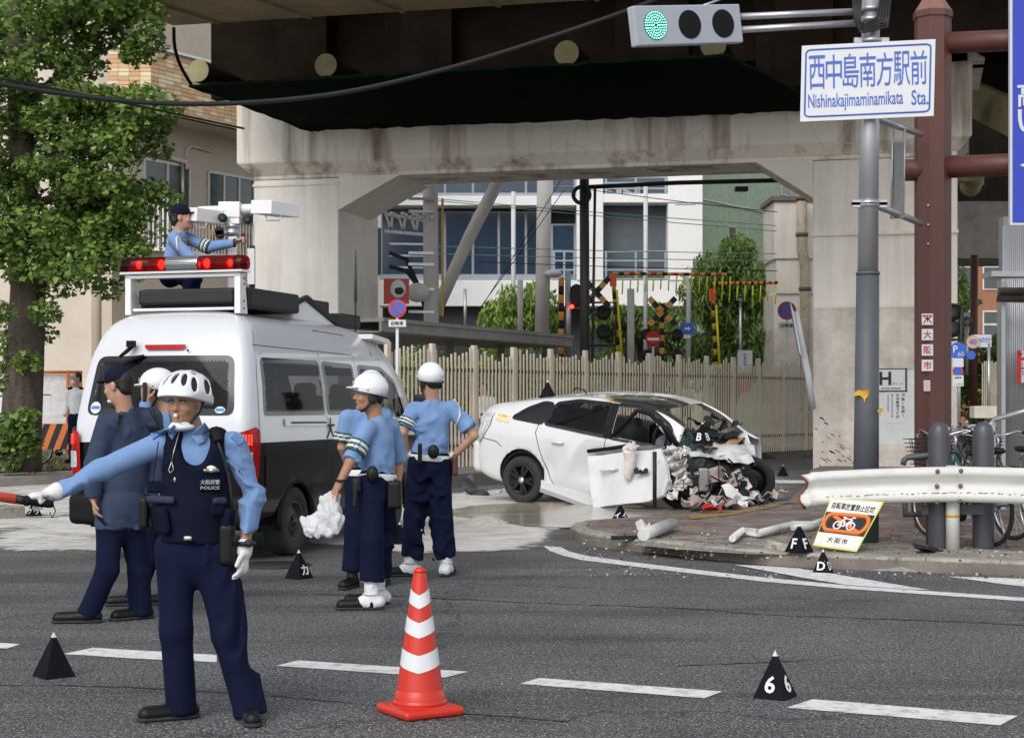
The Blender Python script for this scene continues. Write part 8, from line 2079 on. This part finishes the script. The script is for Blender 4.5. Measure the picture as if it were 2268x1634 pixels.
def nopark(x, y, d, r, lab, txt=True):
 t = thing('no_parking_sign', lab, 'sign', P(x, 960, d)); MB().tube(P(x, 990, d), P(x, y - 10, d), .03, n=8).build('pole', M_signw, t, world=True)
 disc(t, x, y, d, r, M_sred, .05); disc(t, x, y, d, r * .78, M_sblue, .062, 'blue_field'); MB().beam(P(x, y, d - .07) + V((-r * .6, 0, r * .6)), P(x, y, d - .07) + V((r * .6, 0, -r * .6)), .01, r * .2).build('slash', M_sred, t, world=True)
 if txt:
  c = P(x, y + 33, d - .06); MB().box(c, (r * 1.9, .02, r * .75)).build('plate', M_signw, t, world=True); text('自動車', r * .45, M_ink, t, wmat(t).inverted() @ (c + V((0, -.013, 0))), (1, 0, 0), (0, 0, 1), bold=.01)
nopark(880, 683, 29.5, .165, 'round no parking sign with plate in front of the canopy'); nopark(1743, 688, 43.5, .25, 'round no parking sign half covered by the bent pole')
t = thing('bent_sign_pole', 'bent white sign pole leaning against the right column', 'pole', P(1795, 880, 34.5)); MB().path([P(1762, 690, 34.4), P(1775, 760, 34.5), P(1790, 830, 34.6), P(1800, 905, 34.8)], .075, 10).build('pole', M_signw, t, world=True); MB().extrude([P(1750, 668, 34.2), P(1758, 690, 34.2), P(1776, 790, 34.2), P(1770, 780, 34.2)], (.03, .3, 0)).build('sign_back', M_galv, t, world=True)
t = thing('one_way_sign', 'blue one way sign with white arrow on a curved pole', 'sign', P(1523, 900, 47)); MB().path([P(1524, 830, 47), P(1525, 640, 47), P(1520, 615, 47), P(1508, 606, 47)], .07, 8).build('pole', M_signw, t, world=True); MB().box(P(1522, 728, 46.9), (.40, .02, .34)).build('panel', M_sblue, t, world=True)
MB().beam(P(1516, 728, 46.87), P(1525, 728, 46.87), .01, .06).extrude([P(1524, 723, 46.86), P(1530, 728, 46.86), P(1524, 733, 46.86)], (0, -.01, 0)).build('arrow', M_signw, t, world=True); MB().box(P(1522, 745, 46.9), (.2, .02, .12)).build('plate', M_signw, t, world=True)
t = thing('no_entry_sign', 'red no entry sign in front of the crossing signal', 'sign', P(1447, 900, 42)); MB().tube(P(1446, 830, 42), P(1447, 735, 42), .03, n=8).build('pole', M_signw, t, world=True); MB().lathe([(0, 0), (.2, 0), (.2, .01), (0, .01)], c=P(1447, 750, 41.6), n=24, axis='Y').build('disc', M_sred, t, world=True); MB().box(P(1447, 751, 41.57), (.30, .02, .07)).build('bar', M_signw, t, world=True)
for x, y, d, lab in ((1640, 662, 48, 'globe street lamp before the green building'), (2141, 712, 40, 'globe street lamp right of the brown post')):
 t = thing('globe_lamp', lab, 'lamp', P(x, 900, d)); MB().tube(P(x, 830, d), P(x, y + 8, d), .045, n=8).build('pole', M_galv, t, world=True); MB().sphere(P(x, y, d), .22 if d > 45 else .13, 16, 10).build('globe', glass('globe_glass', (.8, .85, .85), .35), t, world=True); MB().sphere(P(x, y + 3, d), .07).build('bulb', M_signw, t, world=True)
t = thing('banner', 'white upright banner with red base behind the fence', 'sign', P(1650, 860, 46)); MB().box(P(1650, 800, 46), (.42, .03, .62)).build('sheet', M_signw, t, world=True); MB().box(P(1650, 850, 46), (.3, .03, .5)).build('red_base', M_sred, t, world=True); text('日本生命', .09, M_ink, t, wmat(t).inverted() @ P(1650, 797, 45.98), (0, 0, -1), (1, 0, 0))
t = thing('shop_sign', 'red shop sign with pale figure above the canopy', 'sign', P(880, 640, 40)); MB().box(P(878, 645, 40), (.62, .1, .62)).build('panel', M_sred, t, world=True); SD().el(P(882, 640, 39.93), (.2, .02, .24)).build('pale_shape', M_signw, t, h=.03, world=True); SD().el(P(884, 644, 39.9), (.12, .02, .10)).build('dark_shape', M_ink, t, h=.03, world=True)
for x, y, d, lab in ((1225, 606, 45.8, 'white dome lamp on the vertical concrete pole'), (925, 648, 41.5, 'grey loudspeaker cluster left of the concrete pole')):
 t = thing('dome_lamp' if x > 1000 else 'loudspeaker', lab, 'lamp' if x > 1000 else 'speaker', P(x, y, d)); SD().el(P(x, y, d), (.25, .2, .12) if x > 1000 else (.3, .2, .25)).build('shell', M_signw, t, h=.03, world=True)
def wire(pts, r, lab, m=M_blk):
 q = [V(P(*p)) for p in pts]; out = []
 for i in range(len(q) - 1):
  for k in range(8): t_ = k / 8; a, b_, c_, d_ = q[max(0, i - 1)], q[i], q[i + 1], q[min(len(q) - 1, i + 2)]; out.append(.5 * ((2 * b_) + (c_ - a) * t_ + (2 * a - 5 * b_ + 4 * c_ - d_) * t_ ** 2 + (3 * b_ - a - 3 * c_ + d_) * t_ ** 3))
 tag(MB().path(out + [q[-1]], r, 6).build('wire', m), lab, 'wire')
wire([(-40, 180, 20), (130, 207, 20.5), (330, 228, 21), (540, 228, 21.5), (760, 205, 22), (980, 155, 22.5), (1180, 95, 23), (1400, 20, 23.5), (1480, -15, 24)], .034, 'thick black cable sagging across the whole view')
wire([(-40, 165, 22), (210, 215, 24), (400, 255, 27), (540, 285, 30)], .02, 'thinner black cable running behind the ginkgo tree')
M_cop = mat('green_wire', (.25, .42, .36), .5)
for i, (a, c) in enumerate((((960, 545), (1720, 562)), ((960, 562), (1720, 578)), ((960, 440), (1720, 500)), ((960, 444), (1720, 512)), ((1060, 580), (1722, 600)), ((1300, 420), (1722, 470)), ((1060, 690), (1245, 395)), ((1050, 700), (1250, 420)))): wire([(*a, 44), ((a[0] + c[0]) / 2, (a[1] + c[1]) / 2 + 2, 44), (*c, 44)], .012, ['upper green contact wire over the crossing', 'lower green contact wire over the crossing', 'upper of the two sloping wires before the office', 'lower of the two sloping wires before the office', 'dark wire just above the barrier arms', 'thin dark wire across the green building', 'stay wire rising right to the concrete pole', 'lower stay wire beside the vertical concrete pole'][i], M_cop if i < 4 else M_blk)
sb = thing('site_barrier', 'white sheeted site barrier with orange frame and green cross', 'barrier', P(90, 960, 33)); D3 = 33.0
MB().bb(P(-60, 0, D3).x, P(178, 0, D3).x, D3, D3 + .02, P(0, 945, D3).z, P(0, 828, D3).z).build('white_sheet', mat('tarpaulin', (.70, .69, .70), .6, var=.08, scale=5, bmp=.6, bscale=7, bdist=.05), sb, world=True)
M_of = mat('orange_frame', (.65, .17, .03), .5)
for x in (150, 178, 20): MB().tube(P(x, 1005, D3 - .1), P(x, 824, D3 - .1), .035, n=8).build('frame_post', M_of, sb, world=True)
MB().tube(P(-60, 824, D3 - .1), P(182, 824, D3 - .1), .03, n=8).build('frame_rail', M_of, sb, world=True)
for i in range(9): a = P(62 + i * 14, 995, D3 - .15); MB().extrude([a, a + V((.13, 0, 0)), a + V((.33, 0, .52)), a + V((.20, 0, .52))], (0, .02, 0)).build('hazard_stripe', (M_of, M_blk)[i % 2], sb, world=True)
sbi = wmat(sb).inverted(); text('第一', .16, M_ink, sb, sbi @ P(95, 874, D3 - .005), (1, 0, 0), (0, 0, 1), bold=.015); text('安全', .15, M_ink, sb, sbi @ P(222, 878, D3 - .005), (1, 0, 0), (0, 0, 1))
for s_ in ((.17, .055), (.055, .17)): MB().box(P(76, 874, D3 - .008), (s_[0], .01 + s_[0] * .02, s_[1])).build('green_cross', mat('cross_green', (.02, .28, .16), .5), sb, world=True)
kz = thing('station_entrance', 'grey corrugated station entrance wall with awning at the right edge', 'building', P(2250, 1000, 21)); DK = 21.0
for i in range(16): x = 2222 + i * 4.2; MB().tube(P(x, 1110, DK), P(x, 500, DK), .011, n=6).build('wall_rib', M_galv, kz, world=True)
MB().bb(P(2222, 0, DK).x, P(2400, 0, DK).x, DK, DK + .2, 0, P(0, 480, DK).z).build('wall', mat('entrance_grey', (.24, .24, .25), .5, .3), kz, world=True); MB().bb(P(2196, 0, 20).x, P(2400, 0, 20).x, 20, 20.4, P(0, 612, 20).z, P(0, 600, 20).z).build('awning', M_galv, kz, world=True)
MB().path([P(2268, 645, 20.6), P(2215, 645, 20.6), P(2210, 660, 20.6), P(2268, 662, 20.6)], .05, 8).build('pipe', M_prl, kz, world=True); MB().bb(P(2213, 0, DK).x, P(2222, 0, DK).x, DK - .1, DK + .1, 0, P(0, 620, DK).z).build('corner_post', M_galv, kz, world=True)
MB().path([P(2190, 1000, 18.5), P(2193, 940, 18.5), P(2204, 928, 18.5), P(2290, 905, 18)], .03, 8).path([P(2200, 1105, 18.5), P(2200, 935, 18.5)], .03, 8).build('handrail', M_galv, kz, world=True)
ts = thing('timetable', 'red and white station timetable board at the right edge', 'sign', P(2265, 815, 20.6)); MB().box(P(2275, 812, 20.8), (.26, .03, .42)).build('board', M_sred, ts, world=True); tsi = wmat(ts).inverted()
for i, (y, s_) in enumerate(((784, 'M 御堂筋'), (806, '1  5:0'), (825, '2  5:2'), (840, '5:2'))): MB().box(P(2281, y, 20.78), (.22, .01, .085)).build('panel', M_signw, ts, world=True); text(s_, .05, M_ink, ts, tsi @ P(2276, y, 20.774), (1, 0, 0), (0, 0, 1))
t = thing('parking_sign', 'cluster of blue parking signs reading 60 right of the brown post', 'sign', P(2125, 900, 30)); ti = wmat(t).inverted(); MB().tube(P(2124, 960, 30), P(2124, 760, 30), .03, n=8).build('pole', M_galv, t, world=True); disc(t, 2122, 777, 30, .16, M_sblue, .05); text('P', .13, M_signw, t, ti @ P(2116, 773, 29.94), (1, 0, 0), (0, 0, 1), bold=.02); text('60', .08, M_signw, t, ti @ P(2128, 784, 29.94), (1, 0, 0), (0, 0, 1))
disc(t, 2122, 822, 30, .10, M_sred, .05); disc(t, 2122, 822, 30, .075, M_sblue, .06); MB().box(P(2122, 803, 29.95), (.2, .01, .16)).build('plate', M_signw, t, world=True); MB().box(P(2122, 843, 29.95), (.2, .01, .2)).build('plate', M_signw, t, world=True); text('自動車', .04, M_ink, t, ti @ P(2122, 836, 29.94), (1, 0, 0), (0, 0, 1)); text('ここから', .035, M_ink, t, ti @ P(2122, 850, 29.94), (1, 0, 0), (0, 0, 1))
t = thing('speed_sign', 'faded round 40 sign in front of a white 60 minute plate', 'sign', P(2155, 900, 31)); ti = wmat(t).inverted(); MB().tube(P(2190, 930, 31), P(2190, 760, 31), .03, n=8).build('pole', M_galv, t, world=True); MB().box(P(2176, 755, 31), (.34, .01, .24)).build('plate', M_signw, t, world=True); text('60分', .11, M_sblue, t, ti @ P(2181, 752, 30.98), (1, 0, 0), (0, 0, 1)); disc(t, 2155, 757, 31, .125, mat('faded_pink', (.52, .34, .28), .6), .08); text('40', .10, M_sblue, t, ti @ P(2155, 757, 30.91), (1, 0, 0), (0, 0, 1)); disc(t, 2151, 786, 31, .085, M_sblue, .05)
ps2 = thing('pedestrian_signal', 'black pedestrian signal frame beside the brown post', 'signal', P(2118, 720, 26)); MB().path([P(2108, 675, 26), P(2130, 675, 26), P(2130, 752, 26), P(2108, 752, 26)], .03, 6).build('frame', M_blk, ps2, world=True)
for y in (692, 728): MB().lathe([(0, 0), (.14, 0), (.14, .1), (0, .1)], c=P(2110, y, 26), n=18, axis='Y').build('lamp', M_blk, ps2, world=True)
pole([(2156, 960, 42), (2158, 565, 42)], .1, M_brown, 'slim brown lamp post down the side street')
f2 = thing('picket_fence', 'short beige picket fence down the side street at the right', 'fence', P(2190, 900, 36))
for i in range(13): x = 2176 + i * 4.2; MB().box(P(x, 860 - 6 * abs(math.sin(i)), 36), (.025, .025, 1.1)).build('picket', M_pick, f2, world=True)
MB().box(P(2196, 912, 30), (.72, .3, .22)).build('planter_box', mat('cream_box', (.55, .5, .42), .8), f2, world=True)
# ================================================================ trees and plants
def leafmat(name, a, b_, tr=.25):
 m = bpy.data.materials.new(name); m.use_nodes = True; nt = m.node_tree; nt.nodes.clear()
 o = nt.nodes.new('ShaderNodeOutputMaterial'); oi = nt.nodes.new('ShaderNodeNewGeometry'); r = ramp(nt, oi.outputs['Random Per Island'], [(0, a), (.5, tuple((x + y) / 2 for x, y in zip(a, b_))), (1, b_)])
 p = nt.nodes.new('ShaderNodeBsdfPrincipled'); p.inputs['Roughness'].default_value = .5; t = nt.nodes.new('ShaderNodeBsdfTranslucent'); mx = nt.nodes.new('ShaderNodeMixShader'); mx.inputs[0].default_value = tr
 nt.links.new(r.outputs[0], p.inputs['Base Color']); nt.links.new(r.outputs[0], t.inputs[0]); nt.links.new(p.outputs[0], mx.inputs[1]); nt.links.new(t.outputs[0], mx.inputs[2]); nt.links.new(mx.outputs[0], o.inputs[0]); return m
M_bark = mat('bark', (.075, .058, .045), .95, var=.4, scale=9, bmp=1, bscale=22, bdist=.04, stretch=(1, 1, .25))
def leaves(centres, n, size, m, parent, name='crown', fan=True, seed=1, droop=.3):
 """many small leaves through clumps: centres = (point, radius, weight)"""
 rg = np.random.RandomState(seed); w = np.array([c[2] for c in centres], float); ci = rg.choice(len(centres), n, p=w / w.sum())
 C = np.array([c[0] for c in centres]); Rr = np.array([c[1] if isinstance(c[1], (tuple, list)) else (c[1],) * 3 for c in centres])
 d = rg.normal(size=(n, 3)); d /= np.linalg.norm(d, axis=1)[:, None]; rad = rg.uniform(.25, 1, n) ** .5
 pos = C[ci] + d * rad[:, None] * Rr[ci]
 X = rg.normal(size=(n, 3)); X[:, 2] *= .5; X /= np.linalg.norm(X, axis=1)[:, None]; up = d * .5 + rg.normal(size=(n, 3)) * .45 + np.array([0, -.25, .75]); Y = np.cross(up, X); Y /= np.linalg.norm(Y, axis=1)[:, None] + 1e-9
 Y[:, 2] -= droop; sz = size * rg.uniform(.45, 1.35, n)[:, None]
 sh = [(0, -.5), (.5, .15), (.42, .5), (.08, .42), (-.08, .42), (-.42, .5), (-.5, .15)] if fan else [(0, -.6), (.22, -.1), (.2, .25), (0, .65), (-.2, .25), (-.22, -.1)]
 k = len(sh); Nn = np.cross(X, Y); Vv = np.stack([pos + X * sz * a + Y * sz * b_ + Nn * sz * (.12 * abs(a)) for a, b_ in sh], 1).reshape(-1, 3)
 me = bpy.data.meshes.new(name); I = np.arange(n * k)
 me.vertices.add(n * k); me.loops.add(n * k); me.polygons.add(n); me.vertices.foreach_set('co', Vv.ravel()); me.loops.foreach_set('vertex_index', I); me.polygons.foreach_set('loop_start', np.arange(n) * k); me.materials.append(m); me.update(calc_edges=True); me.validate()
 o = link(name, me, parent)
 if parent: o.location = -parent.location
 return o
M_gink = leafmat('ginkgo_leaf', (.035, .09, .024), (.30, .44, .085), .40); M_leaf = leafmat('bright_leaf', (.10, .19, .03), (.36, .50, .10)); M_leafd = leafmat('shrub_leaf', (.05, .11, .025), (.22, .34, .07))
DT = 29.5
gk = thing('ginkgo_tree', 'large ginkgo tree with fan leaves at the left edge', 'tree', V((P(45, 0, DT).x, DT, .18)))
MB().path([P(x, y, DT) for x, y in ((38, 1040), (46, 960), (55, 800), (62, 640), (55, 480), (48, 330), (40, 180), (36, 20), (34, -120))], [.44, .37, .34, .31, .27, .23, .19, .15, .12], 14).build('trunk', M_bark, gk, world=True)
rg = random.Random(8); cl = []
brs = [((62, 660), (120, 600), (130, 560)), ((60, 580), (-20, 520), (-70, 500)), ((55, 460), (170, 420), (300, 400)), ((50, 380), (180, 330), (330, 260)), ((46, 300), (150, 250), (320, 330)), ((42, 240), (140, 160), (330, 60)), ((40, 180), (-40, 120), (-90, 90)), ((38, 120), (130, 60), (230, 20)), ((52, 420), (-50, 380), (-90, 360)), ((60, 560), (180, 520), (290, 560)), ((60, 520), (200, 470), (340, 490)), ((58, 620), (170, 600), (240, 590)), ((36, 40), (100, -40), (190, -80))]
for a, c, e in brs:
 dy = rg.uniform(-1.6, 1.2); q = [P(*a, DT), P(*c, DT + dy * .5), P(*e, DT + dy)]; MB().path([q[0], q[0].lerp(q[1], .5), q[1], q[1].lerp(q[2], .6), q[2]], [.11, .08, .055, .03, .012], 7).build('branch', M_bark, gk, world=True)
 for k in range(9):
  t_ = rg.uniform(.3, 1.08); p_ = q[0].lerp(q[1], t_ * 2) if t_ < .5 else q[1].lerp(q[2], (t_ - .5) * 2); cl.append((tuple(p_ + V((rg.uniform(-.35, .35), rg.uniform(-.7, .5), rg.uniform(-.35, .35)))), (rg.uniform(.22, .5), rg.uniform(.25, .5), rg.uniform(.16, .34)), 1.0))
for x in range(-60, 270, 34):
 for y in range(-60, 610, 38):
  if x > 150 and (y < 60 or 90 < y < 200 or y > 560): continue
  if rg.random() < .74: cl.append((tuple(P(x + rg.uniform(-20, 20), y + rg.uniform(-20, 20), DT + rg.uniform(-1.5, 1.2))), (rg.uniform(.25, .5), .5, rg.uniform(.18, .36)), 1.0))
for x, y in ((330, 60), (300, 110), (320, 95), (345, 270), (360, 255), (300, 225), (280, 300), (350, 330), (340, 420), (310, 470), (370, 440), (300, 560), (290, 600), (240, 640), (100, 690), (20, 700), (10, 840), (0, 690), (30, 750), (58, 800), (4, 790), (92, 740), (100, 690), (20, 860), (250, 520)): cl.append((tuple(P(x, y, DT + rg.uniform(-1, .8))), (.32, .35, .22), .9))
for x, y in [(rg.uniform(150, 350), rg.uniform(-30, 50)) for _ in range(22)] + [(rg.uniform(130, 360), rg.uniform(200, 300)) for _ in range(26)] + [(rg.uniform(130, 300), rg.uniform(300, 560)) for _ in range(30)]: cl.append((tuple(P(x, y, DT + rg.uniform(-1.2, .8))), (.34, .4, .26), 1))
leaves(cl, 60000, .088, M_gink, gk, seed=3)
def plant(label, cat, name, base, cl, n, size, m, fan=False, trunk=None, seed=1, droop=.3):
 t = thing(name, label, cat, base)
 if trunk: MB().path(trunk[0], trunk[1], 10).build('trunk', M_bark, t, world=True)
 leaves(cl, n, size, m, t, 'crown' if trunk else 'foliage', fan, seed, droop)
def blob(x0, x1, y0, y1, d, n, r, seed=0, dd=1.0):
 rg = random.Random(seed); out = []
 while len(out) < n:
  x, y = rg.uniform(-1, 1), rg.uniform(-1, 1)
  if x * x + y * y < 1: out.append((tuple(P((x0 + x1) / 2 + x * (x1 - x0) / 2, (y0 + y1) / 2 + y * (y1 - y0) / 2, d + rg.uniform(-dd, dd))), (rg.uniform(.6, 1.1) * r, r, rg.uniform(.35, .8) * r), 1))
 return out
plant('leafy shoots and shrub at the foot of the ginkgo tree', 'shrub', 'shrub', G(40, 1040, .18), blob(-40, 80, 905, 1035, 29.0, 24, .24, 1, .5), 1900, .10, M_leafd, True)
gb2 = [(tuple(G(rg.uniform(-60, 165), rg.uniform(1012, 1046), .18) + V((0, 0, .05))), (.12, .1, .07), 1) for _ in range(90)]
t = leaves(gb2, 5000, .05, leafmat('dry_grass', (.10, .12, .04), (.28, .24, .10)), None, 'dry_grass', False, 5, -1.0); tag(t, 'dry grass and weeds growing along the left kerb', 'grass', kind='stuff')
plant('large round tree in front of the green tiled building', 'tree', 'broadleaf_tree', P(1600, 930, 50), blob(1530, 1700, 545, 800, 50, 46, .75, 3), 16000, .13, M_leafd, trunk=([P(1600, 930, 50), P(1602, 800, 50), P(1612, 680, 50)], [.28, .22, .1]), seed=4, droop=.8)
plant('bright drooping tree above the canopy by the concrete pole', 'tree', 'broadleaf_tree', P(1170, 900, 50), blob(1075, 1225, 640, 770, 50, 30, .5, 5), 9000, .13, M_leaf, trunk=([P(1172, 930, 50), P(1168, 800, 50), P(1160, 690, 50)], [.2, .14, .07]), seed=6, droop=.9)
plant('dense green tree behind the crossing signals', 'tree', 'broadleaf_tree', P(1420, 930, 53), blob(1300, 1550, 690, 860, 53, 44, .65, 7), 16000, .13, M_leafd, trunk=([P(1420, 930, 53), P(1420, 720, 53)], [.2, .1]), seed=8, droop=.7)
plant('hedge of bright bushes behind the fence under the canopy', 'hedge', 'hedge', P(1060, 930, 48), blob(850, 1320, 770, 900, 48, 40, .6, 9), 10000, .12, M_leaf, seed=10)
plant('dark bushes behind the fence beside the rear column', 'hedge', 'hedge', P(1680, 930, 52), blob(1500, 1740, 760, 880, 52, 30, .6, 11), 8000, .13, M_leafd, seed=12)
plant('bright tree glimpsed right of the brown post', 'tree', 'broadleaf_tree', P(2110, 900, 46), blob(2085, 2145, 610, 760, 46, 16, .45, 13), 2600, .15, M_leaf, trunk=([P(2108, 930, 46), P(2112, 640, 46)], [.12, .06]), seed=14)
plant('dark green bushes down the side street at the right', 'hedge', 'hedge', P(2170, 930, 43), blob(2085, 2260, 735, 940, 43, 34, .5, 15), 7000, .14, M_leafd, seed=16)
